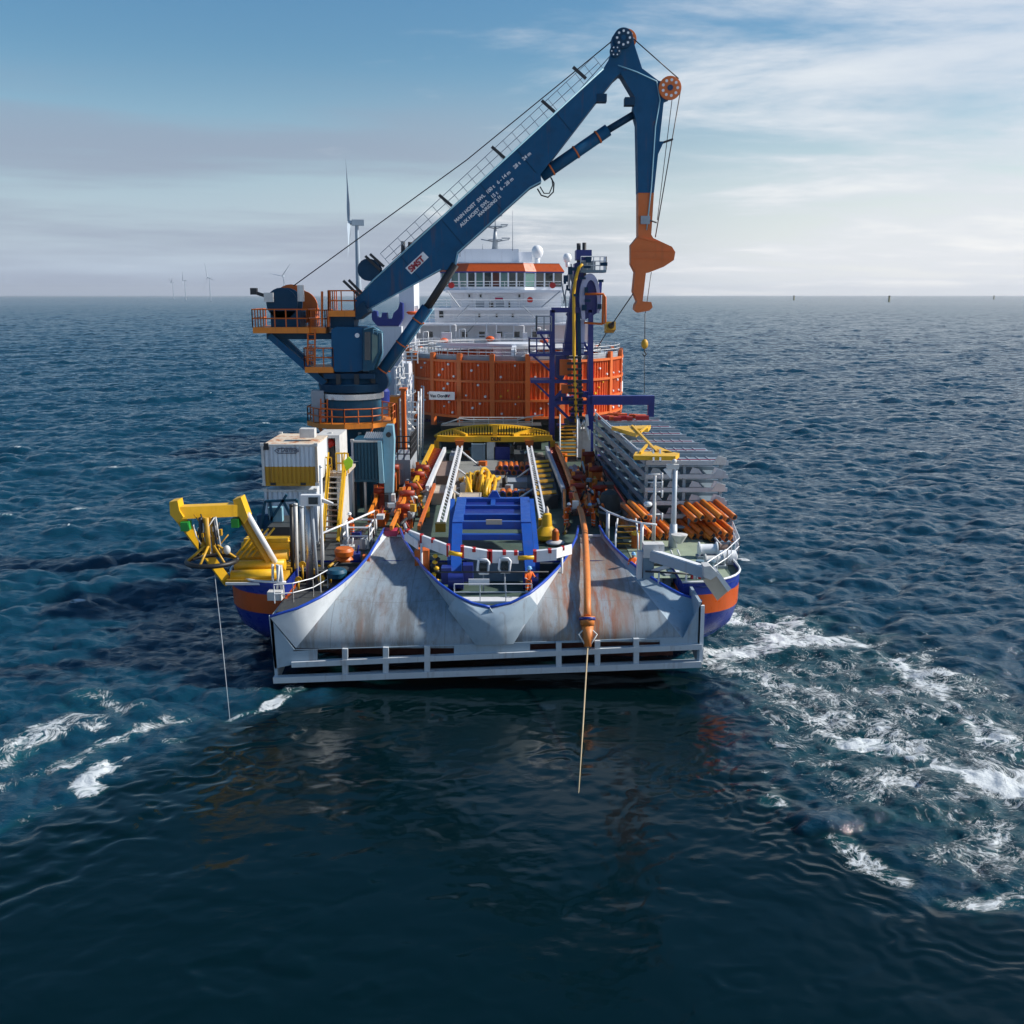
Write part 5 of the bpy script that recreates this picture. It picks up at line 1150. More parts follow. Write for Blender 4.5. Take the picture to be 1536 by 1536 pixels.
# ---- cable engines beside the chute mouths
def engine(lab, pts, z0, sgn, seed):
    rg = random.Random(seed); t_ = thing('cable_engine', D(*pts[0]), lab, 'cable engine')
    for i, (u, v) in enumerate(pts):
        q = PZ(u, v, DZ); h = rg.uniform(1.6, 2.7)
        MB().beam(q + V(-.45, 0, 0), q + V(-.45, .3, h), .26, .4).build('side_frame', ORANGEL if i % 2 else ORANGE, t_); MB().beam(q + V(.45, 0, 0), q + V(.45, .3, h * .9), .26, .4).build('side_frame', ORANGE, t_)
        MB().tube(q + V(-.55, .2, h * .8), q + V(.55, .2, h * .8), .26, n=12).build('drive_wheel', REDD, t_); MB().box(q + V(0, .5, h * .45), (.8, .9, h * .5)).build('motor', [REDD, ORANGE, DARK][i % 3], t_)
        MB().pipe([q + V(.6 * sgn, 0, .1), q + V(.8 * sgn, .1, h * .6), q + V(.3 * sgn, .3, h * 1.05)], .06, 6).build('hose', DARK, t_)
    for i in range(26):                                  # pumps, pipes and hoses packed round it
        u, v = pts[rg.randrange(len(pts))]; q = PZ(u + rg.uniform(-9, 9), v + rg.uniform(-7, 3), DZ + rg.uniform(.2, 2.0)); m_ = rg.choice([ORANGE, ORANGEL, REDD, DARK, GREY, CLUT, YELLOWD])
        if i % 2: MB().box(q, (rg.uniform(.15, .5), rg.uniform(.2, .7), rg.uniform(.2, .6)), rg.uniform(-.3, .3)).build('fitting', m_, t_)
        else: MB().tube(q, q + V(rg.uniform(-.5, .5), rg.uniform(-.3, 1.4), rg.uniform(-.4, .9)), rg.uniform(.05, .12), n=7).build('pipe', m_, t_)
    a_, b_ = PZ(*pts[0], DZ + 1.2), PZ(*pts[-1], DZ + 1.2)
    for dx in (-.9, .95): MB().beam(a_ + V(dx, 0, 0), b_ + V(dx, 0, .3), .2, .3).build('long_beam', ORANGEL if dx < 0 else ORANGE, t_)
    return t_
engine('orange cable engine of frames and red wheels beside the left chute mouth', [(607, 792), (611, 775), (619, 760), (627, 744), (634, 733)], 0, 1, 3)
engine('tall orange cable engine beside the light blue crane rest', [(573, 772), (580, 762), (584, 750), (589, 738)], 0, -1, 5)
engine('orange and rust-red cable engine leading to the right chute mouth', [(866, 768), (868, 754), (864, 742)], 0, 1, 6)
engine('orange cable engine between the right cable track and the pipe rack', [(899, 760), (893, 742), (887, 726), (882, 712)], 0, 1, 8)
for lab, m_, pts in (('dark steel tube sloping beside the tall orange cable engine', GREY, ((590, 770), (612, 722))), ('pale steel tube lying along the left cable track', CLUT, ((598, 768), (620, 722))), ('white steel tube lying beside the right cable track', RAILW, ((870, 742), (856, 702))), ('dull grey tube lying between the two orange engines', GREY, ((876, 742), (862, 700))), ('rust-red beam lying along the foot of the pipe rack', REDD, ((966, 798), (905, 706))), ('brown steel beam lying inboard of the rust-red one', BROWN, ((950, 790), (893, 690))), ('short red tube lying on the starboard walkway', REDD, ((901, 722), (884, 684)))):
    a_, b_ = PZ(*pts[0], DZ + .9), PZ(*pts[1], DZ + 1.1); t_ = thing('deck_tube', V(a_.x, a_.y, DZ), lab, 'tube'); MB().tube(a_, b_, .22, n=10).build('tube', m_, t_)
    for f in (.12, .5, .88): q = a_.lerp(b_, f); MB().box(V(q.x, q.y, (q.z + DZ) / 2 - .1), (.5, .3, q.z - DZ - .15)).build('chock', DARK, t_)
tk = PZ(915, 790, DZ); o_ = thing('deck_tank', tk, 'dark domed tank standing against the pipe rack', 'tank'); MB().lathe(tk + V(0, .8, 0), [(.75, 0), (.78, 1.6), (.6, 2.3), (.15, 2.6)], 18).build('shell', DECKD, o_); MB().lathe(tk + V(0, .8, 0), [(.80, .9), (.83, .9), (.83, 1.05), (.80, 1.05)], 18).build('band', GREYB, o_)
one(MB().bb(PZ(577, 796, 5.4).x, PZ(599, 796, 5.4).x, 66.9, 67.9, 5.36, 5.75), 'roller_mat', MAGENTA, 'purple and red mat laid over the left chute mouth', 'mat')
ob = crate(553, 577, 790, 1.2, .8, ORANGE, 'orange steel bin left of the chute mouth', 'bin', name='steel_bin', ribs=2)
# ---- container, lower container, remote vehicle hangar
def container(name, u0, u1, vtop, vbot, Yf, dep, lab, two, zbase=None, m_=WHITEC, ribs=11):
    a_, b_ = P(u0, vtop, Yf), P(u1, vbot, Yf); z0 = b_.z if zbase is None else zbase; t_ = thing(name, V((a_.x + b_.x) / 2, Yf, z0), lab, 'container')
    zs = z0 + (a_.z - z0) * (.46 if two else 0)
    MB().bb(a_.x + .05, b_.x - .05, Yf + .08, Yf + dep - .05, z0 + .1, a_.z - .1).build('core', m_, t_)
    for i in range(ribs):
        w = (b_.x - a_.x - .3) / ribs; x0 = a_.x + .15 + w * i
        if two: MB().bb(x0 + w * .1, x0 + w * .72, Yf, Yf + .08, z0 + .12, zs).build('panel_rib', OCHRE, t_)
        MB().bb(x0 + w * .1, x0 + w * .72, Yf, Yf + .08, zs if two else z0 + .12, a_.z - .12).build('panel_rib', m_, t_)
    if two: MB().bb(a_.x + .1, b_.x - .1, Yf + .045, Yf + .08, z0 + .1, zs).build('lower_band', OCHRE, t_)
    MB().bb(a_.x + .02, b_.x - .02, Yf, Yf + dep, a_.z - .1, a_.z).build('roof', ROOFC if two else m_, t_)
    for x in (a_.x, b_.x):
        MB().beam(V(x, Yf + .05, z0), V(x, Yf + .05, a_.z), .16, .16).build('corner_post', WHITEC if not two else (CLUT if x == a_.x else BEIGE), t_)
        MB().beam(V(x, Yf + dep, z0), V(x, Yf + dep, a_.z), .16, .16).build('corner_post', CLUT, t_)
        for y in (Yf + .05, Yf + dep):
            for z in (z0 + .08, a_.z): MB().box(V(x, y, z), (.24, .24, .2)).build('corner_casting', CLUT, t_)
    MB().beam(V(a_.x, Yf + .02, z0 + .06), V(b_.x, Yf + .02, z0 + .06), .14, .2).build('bottom_rail', OCHRE if two else m_, t_); MB().beam(V(a_.x, Yf + .02, a_.z - .05), V(b_.x, Yf + .02, a_.z - .05), .14, .14).build('top_rail', CLUT, t_)
    return t_, a_, b_
ct, a_, b_ = container('shipping_container', 393, 476, 667, 728, 67, 5.6, 'white over ochre shipping container with rusty roof, topmost of its stack', True)
pw = P(412, 671.5, 66.9); text('lettering', 'V LASTING', mat('ink_grey', (.10, .12, .17), .5), ct, P(415.5, 677.8, 66.93), (1, 0, 0), (0, 0, 1), .30, .02, bold=.008)
mb = MB(); ring_ = [P(417 + 27 * t, 672.5, 66.95) for t in (0, .5, 1)] + [P(446, 676, 66.95)] + [P(444 - 27 * t, 679.8, 66.95) for t in (0, .5, 1)] + [P(412, 676, 66.95)]; ring_.append(ring_[0]); mb.pipe(ring_, .03, 5).build('lettering_frame', mat('ink_grey', (0, 0, 0)), ct)
MB().box(P(398.8, 669.8, 66.97), (.34, .06, .45)).build('vent', DARK, ct)
for u in (410, 455): MB().box(P(u, 726, 66.96), (.35, .1, .16)).build('fork_pocket', DARK, ct)
zc0 = P(400, 733, 67).z - .25
container('shipping_container', 398, 474, 735, 760, 67.1, 5.2, 'plain white container carrying the ochre one', False, DZ, WHITEC, 9)
MB().box(P(462, 649, 69), (1.0, .8, .6)).build('vent_cowl', CLUT, ct)
hg, a_, b_ = None, P(474, 653, 71.5), P(511, 712, 71.5)
hgr = thing('vehicle_hangar', V((a_.x + b_.x) / 2, 71.5, DZ), 'open-fronted pale steel hangar sheltering a red-topped remote vehicle', 'hangar')
MB().bb(a_.x, b_.x, 74.6, 74.8, DZ, a_.z).build('back_wall', CLUT, hgr); MB().bb(a_.x, b_.x, 71.5, 74.6, a_.z - .2, a_.z).build('roof', CLUT, hgr); MB().bb(a_.x, a_.x + .7, 71.5, 74.6, DZ, a_.z - .2).build('side_wall', BEIGE, hgr); MB().bb(b_.x - .3, b_.x, 71.5, 74.6, DZ, a_.z - .2).build('side_wall', CLUT, hgr)
zf_ = P(490, 706, 71.5).z; MB().bb(a_.x, b_.x + .6, 70.4, 74.6, zf_ - .2, zf_).build('floor', BEIGE, hgr)
rv = P(492, 700, 72.3); rvt = thing('remote_vehicle', V(rv.x, 72.3, zf_), 'black remote vehicle with bright red top inside the pale hangar', 'vehicle')
MB().ball(P(492, 665, 72.3), .5, (1.1, 1, .75)).build('float', RED, rvt); zt3 = P(492, 667, 72.3).z
for dx in (-.65, .65): MB().beam(V(rv.x + dx * .5, 72.2, zt3), V(rv.x + dx, 72.2, zf_), .3, .3).build('leg', BLACK, rvt)
MB().box(V(rv.x, 72.4, (zt3 + zf_) / 2 + .2), (.7, .6, 1.4)).build('core', DARK, rvt); MB().box(V(rv.x - .05, 72.0, (zt3 + zf_) / 2 - .1), (.45, .3, .4)).build('tool_head', RED, rvt)
mb = MB(); mb.rail([V(a_.x + .6, 70.6, zf_), V(a_.x + 1.2, 70.5, zf_)], 1.1, .05, .4); mb.rail([V(b_.x - .1, 70.5, zf_), V(b_.x + .7, 70.5, zf_)], 1.4, .06, .5); mb.build('railing', YELLOW, hgr)
# yellow stairs
st3 = thing('deck_stairs', PZ(496, 815, DZ), 'steep yellow stairway leading up to the pale hangar', 'stairs')
sa, sb2 = P(505, 703, 70.6), PZ(497, 812, DZ + .1)
for du0, du1 in ((-11.5, -12), (12.5, 10)):
    a2, b2_ = P(505 + du0, 700, 70.5), PZ(497 + du1, 812, DZ + .1); MB().beam(a2, b2_, .16, .42).build('stringer', YELLOW, st3); MB().beam(a2 + V(0, 0, 1.0), b2_ + V(0, 0, 1.0), .09, .09).build('hand_rail', YELLOW, st3)
for i in range(13): f = (i + .5) / 13; MB().box(sa.lerp(sb2, f), (.95, .28, .07)).build('tread', CLUT if i < 7 else BROWN, st3)
one(MB().prism([P(u, v, 70.0) for u, v in ((515, 692), (523, 685), (529, 692), (528, 700), (519, 707))], (0, .12, 0)), 'safety_net', LIME, 'lime yellow safety screen at the head of the yellow stairs', 'screen')
# dark teal container and light blue crane rest
tc2, a_, b_ = container('shipping_container', 528, 581, 661, 722, 76, 4.0, 'dark teal corrugated container raised on legs under the crane', False, None, TEAL, 9)
mb = MB(); z_ = P(540, 722, 76).z
for x in (P(531, 722, 76).x, P(578, 722, 76).x):
    for y in (76.2, 79.6): mb.beam(V(x, y, DZ), V(x, y, z_ + .05), .25, .25)
mb.build('leg_frame', DARK, tc2, kind='stuff')
for i in range(10): q = P(549 + i * 3.2, 657, 76.2); MB().beam(q + V(-.12, 0, 0), q + V(.12, 0, .45), .05, .12).build('roof_bar', RAILW, tc2)
cr = thing('crane_rest', PZ(583, 770, DZ), 'light blue steel crane rest with two tapering plates', 'crane rest')
MB().prism([P(u, v, 75.6) for u, v in ((574, 650), (579, 638), (589, 638), (591, 660), (589, 740), (577, 740))], (0, 1.0, 0)).build('plate', LBLUE, cr); MB().prism([P(u, v, 75.2) for u, v in ((566, 662), (572, 662), (576, 725), (569, 725))], (0, .6, 0)).build('plate', LBLUE, cr)
MB().bb(P(577, 740, 75.6).x, P(589, 740, 75.6).x, 75.6, 76.6, DZ, P(580, 739, 75.6).z).build('base', GREYB, cr); MB().lathe(P(583, 652, 75.5), [(.12, -.1), (.2, -.1), (.2, .05)], 10, 'Y').build('pin', DARK, cr)
# white portal frame and grating with a man on it
wp_ = thing('work_basket', PZ(533, 822, DZ), 'white steel work basket with grating floor beside the chute rim', 'basket'); q0, q1 = PZ(514, 820, 5.0), PZ(556, 816, 5.0)
MB().bb(q0.x, q1.x, q0.y, q0.y + 2.4, 4.84, 5.0).build('floor', RAILW, wp_); MB().bb(q0.x, q1.x, q0.y - .06, q0.y, 4.84, 5.45).build('kick_plate', CLUT, wp_)
MB().rail([V(q0.x, q0.y, 5), V(q1.x, q0.y, 5), V(q1.x, q0.y + 2.4, 5), V(q0.x, q0.y + 2.4, 5)], 1.3, .06, 1.2, (1, .55), closed=True).build('railing', WHITE, wp_)
pf = thing('portal_frame', PZ(540, 770, DZ), 'white tube portal frame below the dark teal container', 'frame'); a_, b_ = PZ(531, 775, DZ), PZ(549, 772, DZ)
MB().pipe([a_, a_ + V(0, 0, 4.2), b_ + V(0, 0, 4.2), b_], .1, 8).build('tube', WHITE, pf); MB().prism([PZ(521, 775, DZ), PZ(528, 775, DZ), PZ(530, 775, DZ) + V(0, 0, 4.6), PZ(528, 775, DZ) + V(0, 0, 4.6)], (0, .15, 0)).build('sheet', WHITE, pf)
# ---- stern cluster on the port quarter: launch frame with its docking ring
lf = thing('launch_gantry', PZ(385, 868, DZ), 'yellow launch A-frame leaning over the side with a hanging dark docking ring', 'launch frame')
B1, B2 = PZ(342, 874, DZ), PZ(420, 866, DZ); T1, T2 = P(263, 768, 56.0), P(360, 764, 57.4)
MB().beam(T1, T2, .75, .68).build('cross_beam', YELLOW, lf)
MB().prism([P(u, v, 55.6) for u, v in ((254, 753), (266, 751), (269, 766), (275, 776), (266, 784), (255, 772))], (0, .9, 0)).build('corner_block', YELLOW, lf); MB().prism([P(u, v, 57.0) for u, v in ((349, 750), (361, 746), (372, 776), (366, 786), (354, 768))], (0, .9, 0)).build('corner_block', YELLOW, lf)
MB().beam(T1, B1, .5, .5).build('leg', YELLOW, lf); lg = MB().beam(T2, B2, .42, .6).build('leg', YELLOWD, lf)
MB().tube(T2 + V(.45, -.2, -.2), B2 + V(.12, -.35, .5), .17, n=10).build('ram', RAILW, lf); MB().tube(T2 + V(.25, .1, -.1), B2 + V(-.1, -.2, .4), .1, n=8).build('ram_rod', BLACK, lf)
for u, v, Yq in ((281, 787, 56.2), (356, 782, 57.5)): q = P(u, v, Yq); MB().box(q + V(0, -.2, 0), (.42, .75, .5)).build('tape_wrap', GREENT, lf)
rc = P(318, 841, 55.6); rr_ = 37 * mpp(56, 7)
ringp = [rc + V(rr_ * math.cos(w) * .98, rr_ * .95 * math.sin(w), 0) for w in [2 * math.pi * i / 20 for i in range(21)]]
dr = MB().pipe(ringp, .14, 8).build('docking_ring', BLACK, lf)
for i in range(6): w = 2 * math.pi * i / 6 + .3; MB().tube(rc + V(rr_ * math.cos(w), rr_ * math.sin(w), 0), rc + V(.3 * math.cos(w), .3 * math.sin(w), .9), .075, n=6).build('spoke', YELLOWD, dr)
hx = rc + V(-.2, .1, 0); zt4 = P(312, 772, 56.4).z
for i, (dx, dyy, rr2, m_) in enumerate(((-.45, 0, .11, DARK), (-.2, .1, .12, OCHRE), (.05, -.1, .14, YELLOWD), (.3, .1, .1, OCHRE), (.55, 0, .07, DARK), (.7, .1, .05, CLUT))): MB().tube(hx + V(dx, dyy, .4), V(hx.x + dx * .7, hx.y + dyy, zt4), rr2, n=8).build('hoist_ram', m_, lf)
for i in range(20):
    rgq = random.Random(i); q = hx + V(rgq.uniform(-.7, .9), rgq.uniform(-.3, .3), rgq.uniform(.2, 2.2))
    if i % 2: MB().box(q, (rgq.uniform(.1, .3), .25, rgq.uniform(.1, .35))).build('fitting', [DARK, CLUT, YELLOWD, OCHRE][i % 4], lf)
    else: MB().pipe([q, q + V(rgq.uniform(-.3, .3), -.1, .5), q + V(rgq.uniform(-.4, .4), 0, 1.1)], .04, 5).build('hose', [BLACK, CLUT, OCHRE][i % 3], lf)
MB().ball(rc + V(.85, .1, .6), .2, (1, 1, 1.3)).build('lamp', CLUT, lf)
bs_ = thing('launch_skid', PZ(385, 872, DZ), 'yellow machinery skid with rollers under the launch frame', 'skid')
q0, q1 = PZ(338, 880, DZ), PZ(428, 873, DZ)
MB().bb(q0.x, q1.x, q0.y + .3, q0.y + 4.0, DZ, DZ + .35).build('base', YELLOWD, bs_)
for i, (h, m_) in enumerate(((.45, YELLOW), (.8, YELLOW), (1.15, YELLOWD), (1.5, YELLOW))): MB().tube(V(q0.x + .2, q0.y + .7 + i * .9, DZ + h), V(q1.x - .1, q0.y + .7 + i * .9, DZ + h + .1), .34, n=12).build('roller', m_, bs_)
MB().box(V(q0.x + 1.7, q0.y + 3.4, DZ + 1.7), (2.6, .8, .8)).build('gearbox', YELLOW, bs_); MB().box(V(q1.x - .7, q0.y + 3.4, DZ + 1.6), (1.2, 1, .6)).build('motor', YELLOW, bs_)
for i in range(4): a_ = P(350 + i * 9, 838 - i * 1, 58.3); MB().tube(a_, a_ + V(1.3, .6, 1.6), .06, n=6).build('grab_rail', YELLOW, bs_)
MB().beam(V(q0.x, q0.y + .1, DZ + .15), V(q1.x - .6, q0.y + .1, DZ + .15), .1, .14).build('edge', RAILW, bs_)
one(MB().bb(PZ(395, 848, DZ).x, PZ(441, 848, DZ).x, 63, 66.5, DZ, DZ + 2.1), 'winch_house', DECKD, 'low dark grey winch house below the white containers', 'winch house')
wn_ = thing('red_winch', P(418, 812, 62.8), 'small red winch in front of the dark grey winch house', 'winch'); q = P(418, 822, 62.6); MB().lathe(q, [(.35, -.5), (.35, -.4), (.18, -.4), (.18, .4), (.35, .4), (.35, .5)], 14, 'X').build('drum', RED, wn_); MB().bb(q.x - .6, q.x + .6, 62.3, 62.95, q.z - .6, q.z - .3).build('base', RED, wn_)
bl = thing('lattice_cradle', P(420, 800, 64.2), 'dark blue lattice cradle standing before the white container', 'cradle')
for (ua, va, ub, vb) in ((398, 752, 445, 750), (398, 752, 390, 795), (445, 750, 452, 790), (400, 790, 430, 742), (392, 795, 452, 788), (410, 795, 405, 752), (425, 752, 445, 790)): MB().beam(P(ua, va, 64.4), P(ub, vb, 64.4), .16, .16).build('bar', TEAL, bl)
MB().box(P(414, 775, 64.8), (.9, .5, 1.3)).build('box', LBLUE, bl); MB().box(P(396, 782, 64.8), (.8, .5, .9)).build('box', CRANE, bl)
for lab, u, v0, v1, rp, m_, Y_ in (('black and steel standpipe beside the launch frame', 437, 758, 868, 3.0, BLACK, 59.8), ('slender rusty standpipe beside the black one', 443.5, 757, 866, 2.6, CLUT, 59.9), ('thick shiny steel standpipe', 463, 753, 872, 5.6, STEEL, 59.4), ('thin white mast beside the yellow stairs', 481, 700, 850, 2.2, RAILW, 60.5), ('short steel standpipe with flat cap', 452, 760, 850, 3.4, GREY, 60.8)):
    a_, b_ = P(u, v0, Y_), P(u, v1, Y_); b_.x = P(u + 2, v1, Y_).x; o_ = thing('standpipe', V(b_.x, Y_, 4.15), lab, 'standpipe'); rr2 = rp * mpp(60, 7); MB().tube(V(b_.x, Y_, 4.15), a_, rr2, n=14).build('tube', m_, o_); MB().tube(a_ - V(0, 0, .06), a_ + V(0, 0, .08), rr2 * 1.12, n=14).build('cap', m_, o_)
ph = thing('control_panel', P(468, 750, 59.2), 'white control panel with screen mounted above the steel standpipe', 'panel'); q = P(467, 750, 59.1); MB().box(q, (1.2, .4, .65)).build('cabinet', WHITE, ph); MB().box(q + V(.15, -.22, 0), (.55, .05, .42)).build('screen', GLASS, ph); MB().prism([q + V(.6, 0, .1), q + V(1.3, -.1, -.2), q + V(1.2, .2, -.35), q + V(.6, .2, -.2)], (0, .1, .04)).build('shelf', RAILW, ph); MB().tube(q - V(0, 0, .3), V(q.x + .1, 59.4, 4.2), .1).build('stand', GREY, ph)
for i, (u, v, mm) in enumerate(((516, 826, ORANGE), (516, 838, ORANGE), (505, 858, TEAL))):
    q = PZ(u, v, DZ + (.9 if i == 0 else .3)); 
    if i == 0: bo = thing('mooring_capstan', PZ(u, 846, DZ), 'orange and blue mooring capstan beside the left chute rim', 'capstan')
    MB().lathe(q, [(.55, -.3), (.62, 0), (.5, .18)], 16).build('drum' if i < 2 else 'base', mm, bo)
rg = random.Random(31)
for i in range(9):
    u, v = rg.uniform(432, 500), rg.uniform(862, 892); q = PZ(u, v, 4.16); o_ = thing('valve_stand', q, 'yellow pipe valve on the grating behind the left chute rim', 'valve', 'yellow valves on the port quarter')
    h = rg.uniform(.5, 1.1); MB().tube(q, q + V(0, 0, h), .07, n=6).build('stem', YELLOWD, o_); MB().lathe(q + V(0, 0, h), [(.02, 0), (.22, 0), (.22, .06), (.02, .06)], 10, 'Y').build('hand_wheel', YELLOW, o_)
fl_ = thing('fairlead', PZ(414, 896, 4.16), 'white mooring fairlead on the port quarter beside the chute', 'fairlead')
for i in range(5): rgq = random.Random(i + 50); q = PZ(413, 897, 4.2); MB().tube(q + V(rgq.uniform(-.4, .5), rgq.uniform(0, .4), 0), q + V(rgq.uniform(-.3, .6), rgq.uniform(0, .5), 1.9), .08, n=6).build('post', CLUT, fl_)
MB().box(PZ(414, 898, 4.2) + V(0, 0, .25), (.8, .8, .5)).build('base', CLUT, fl_)
# ---- scaffold stair tower, orange posts by the crane
sc = thing('scaffold_stair', PZ(625, 690, DZ), 'white scaffold stair tower between the crane and the carousel', 'stair tower'); rg = random.Random(77)
x0, x1 = P(600, 640, 104).x, P(631, 640, 104).x
for x in (x0, (x0 + x1) / 2, x1):
    for y in (100, 103, 106): MB().tube(V(x, y, DZ), V(x + .2, y, P(600, 548, 103).z - (x - x0) * 1.1), .09, n=6).build('standard', RAILW, sc)
for k in range(5):
    z = DZ + 1.7 * (k + 1); xe = x1 - max(0, k - 2) * .6
    for y in (100, 106): MB().tube(V(x0, y, z), V(xe, y, z), .07, n=6).build('ledger', RAILW, sc)
    MB().ladder(V(x0 + .3 if k % 2 else xe - .3, 100.5, z - 1.7), V(xe - .3 if k % 2 else x0 + .3, 101, z), .9, (0, 1, 0), .08, .35).build('flight', CLUT, sc)
    MB().bb(x0, xe, 100.2, 102, z - .08, z).build('landing', CLUT, sc); MB().rail([V(x0, 100.1, z), V(xe, 100.1, z)], 1.1, .06, .5, (1, .5)).build('railing', WHITE, sc)
    for i in range(4): q = V(rg.uniform(x0, xe), 99.8, z + rg.uniform(-.8, .8)); MB().tube(q, q + V(rg.uniform(-1, 1), .3, rg.uniform(.6, 1.6)), .06, n=5).build('brace', RAILW, sc)
for u0, u1, v0, v1, lab, m_ in ((583, 598, 598, 652, 'broad light orange pillar behind the crane pedestal', ORANGEL), (601, 608, 586, 640, 'slim orange pillar behind the crane pedestal', ORANGE)):
    a_, b_ = P(u0, v0, 94), P(u1, v1, 94); t_ = thing('steel_pillar', V((a_.x + b_.x) / 2, 94, DZ), lab, 'pillar'); MB().bb(a_.x, b_.x, 94, 95.2, DZ, a_.z).build('shaft', m_, t_); MB().bb(a_.x - .15, b_.x + .15, 93.9, 95.3, a_.z, a_.z + .2).build('head', m_, t_); MB().bb((a_.x + b_.x) / 2 + .05, b_.x - .08, 93.96, 94, DZ + .5, a_.z - .4).build('recess', REDD, t_)
dh = thing('machinery_house', PZ(598, 720, DZ), 'grey machinery house with railed roof behind the light blue rest', 'machinery house'); a_, b_ = P(587, 690, 86), P(616, 716, 86)
MB().bb(a_.x, b_.x, 86, 92, DZ, a_.z).build('wall', GREY, dh); MB().rail([V(a_.x, 86.1, a_.z), V(b_.x, 86.1, a_.z), V(b_.x, 92, a_.z)], 2.0, .05, .6, (1, .75, .5, .25)).build('railing', DARK, dh); MB().bb(a_.x + .3, a_.x + .9, 85.95, 86, DZ, DZ + 1.9).build('door', GREYB, dh)
wu = thing('white_machinery', P(600, 560, 112), 'tall white ventilation casing at the port side of the carousel', 'casing'); a_, b_ = P(598, 545, 112), P(614, 600, 112)
MB().bb(a_.x, b_.x, 112, 116, DZ, a_.z).build('casing', WHITES, wu); MB().rail([V(a_.x - .4, 111.8, a_.z), V(b_.x + 1, 111.8, a_.z)], 1.2, .06, .6, (1, .66, .33)).build('railing', RAILW, wu)
for i in range(8): rgq = random.Random(i + 90); q = V(rgq.uniform(a_.x, b_.x), 111.7, a_.z - rgq.uniform(.5, 6)); MB().tube(q, q + V(rgq.uniform(-.6, .6), 0, 1.5), .09, n=6).build('pipe', [RAILW, CLUT, NAVY][i % 3], wu)
one(MB().lathe(P(572, 590, 90), [(.5, -.8), (.7, -.8), (.75, .2), (.5, .5)], 16), 'pump_unit', NAVY, 'blue pump unit beside the crane pedestal', 'pump')
# railings and dark grating in front of the carousel
gw = thing('fore_walkway', (CX, 110.8, DZ), 'railed walkway with bent rail ends in front of the carousel', 'walkway'); z_ = P(740, 637, 111).z
xa, xb = P(662, 637, 111).x, P(812, 637, 111).x; MB().bb(xa, xb, 110, 113, z_ - .2, z_).build('floor', DECKD, gw); MB().bb(xa, xb, 110.3, 110.5, DZ, z_ - .2).build('wall', DECKD, gw)
MB().pipe([P(662, 637, 109.8), P(690, 628, 109.8), P(705, 630, 109.8), P(775, 630, 109.8), P(790, 626, 109.8), P(815, 622, 109.8)], .08, 6).build('hand_rail', CLUT, gw); MB().rail([V(xa + 2, 110.1, z_), V(xb - 1, 110.1, z_)], .9, .05, 1.6).build('railing', CLUT, gw)

# loose hoses and small gear lying along the lanes
rg = random.Random(404)
lanes = [((600, 800), (640, 735), 'hose lying along the left cable track', 'hoses by the left cable track'), ((845, 800), (872, 700), 'hose lying along the right cable track', 'hoses by the right cable track'), ((900, 790), (890, 700), 'hose lying on the starboard walkway', 'hoses on the starboard walkway'), ((500, 850), (560, 780), 'hose lying by the yellow stairs', 'hoses by the yellow stairs')]
for (a2, b2, lab, grp) in lanes:
    for k in range(5):
        m_ = [BLACK, ORANGE, DARK, YELLOWD, BLACK][k]; nm = ['black', 'orange', 'dark grey', 'yellow', 'thin black'][k]
        pts = []
        for i in range(9): t = i / 8; pts.append(PZ(a2[0] + (b2[0] - a2[0]) * t + rg.uniform(-7, 7), a2[1] + (b2[1] - a2[1]) * t, DZ + .1 + rg.uniform(0, .25)))
        one(MB().pipe(pts, .05 if k == 4 else .09, 6), 'deck_hose', m_, nm + ' ' + lab, 'hose')
for (u0, u1, v0, v1, n_, lab, grp, pal) in ((596, 640, 735, 795, 16, 'small gear box beside the left cable track', 'gear boxes by the left cable track', (ORANGE, DARK, GREY, YELLOWD)), (842, 905, 690, 775, 26, 'small gear box between the right cable track and the rack', 'gear boxes by the right cable track', (REDD, ORANGE, DARK, GREY, BROWN, NAVY)), (500, 560, 800, 850, 8, 'small gear box below the yellow stairs', 'gear boxes below the yellow stairs', (GREY, ORANGE, NAVY, CLUT)), (690, 800, 664, 700, 18, 'small gear box in front of the carousel', 'gear boxes before the carousel', (GREY, NAVY, CLUT, DARK, ORANGE, LBLUE)), (980, 1045, 848, 880, 10, 'small gear box on the starboard quarter', 'gear boxes on the starboard quarter', (YELLOW, CLUT, GREY, GREENT, WHITE)), (640, 800, 700, 760, 14, 'small gear box among the deck cargo', 'gear boxes among the cargo', (GREY, CLUT, ORANGE, DARK, BEIGE))):
    for k in range(n_):
        zz = 4.16 if v0 > 840 else DZ; q = PZ(rg.uniform(u0, u1), rg.uniform(v0, v1), zz); w, d_, h = rg.uniform(.25, .8), rg.uniform(.25, .9), rg.uniform(.2, .9); mb = MB(); mb.box(q + V(0, 0, h / 2), (w, d_, h), rg.uniform(-.4, .4)); 
        if k % 3 == 0: mb.tube(q + V(0, 0, h * .9), q + V(rg.uniform(-.3, .3), rg.uniform(-.2, .2), h + .5), .06, n=6)
        cm = pal[k % len(pal)]; one(mb, 'gear_box', cm, {ORANGE: 'orange', DARK: 'black', GREY: 'grey', YELLOWD: 'dirty yellow', REDD: 'rust-red', BROWN: 'brown', NAVY: 'navy blue', CLUT: 'pale steel', LBLUE: 'light blue', YELLOW: 'yellow', GREENT: 'green', WHITE: 'white', BEIGE: 'beige'}[cm] + ' ' + lab, 'gear box', grp)
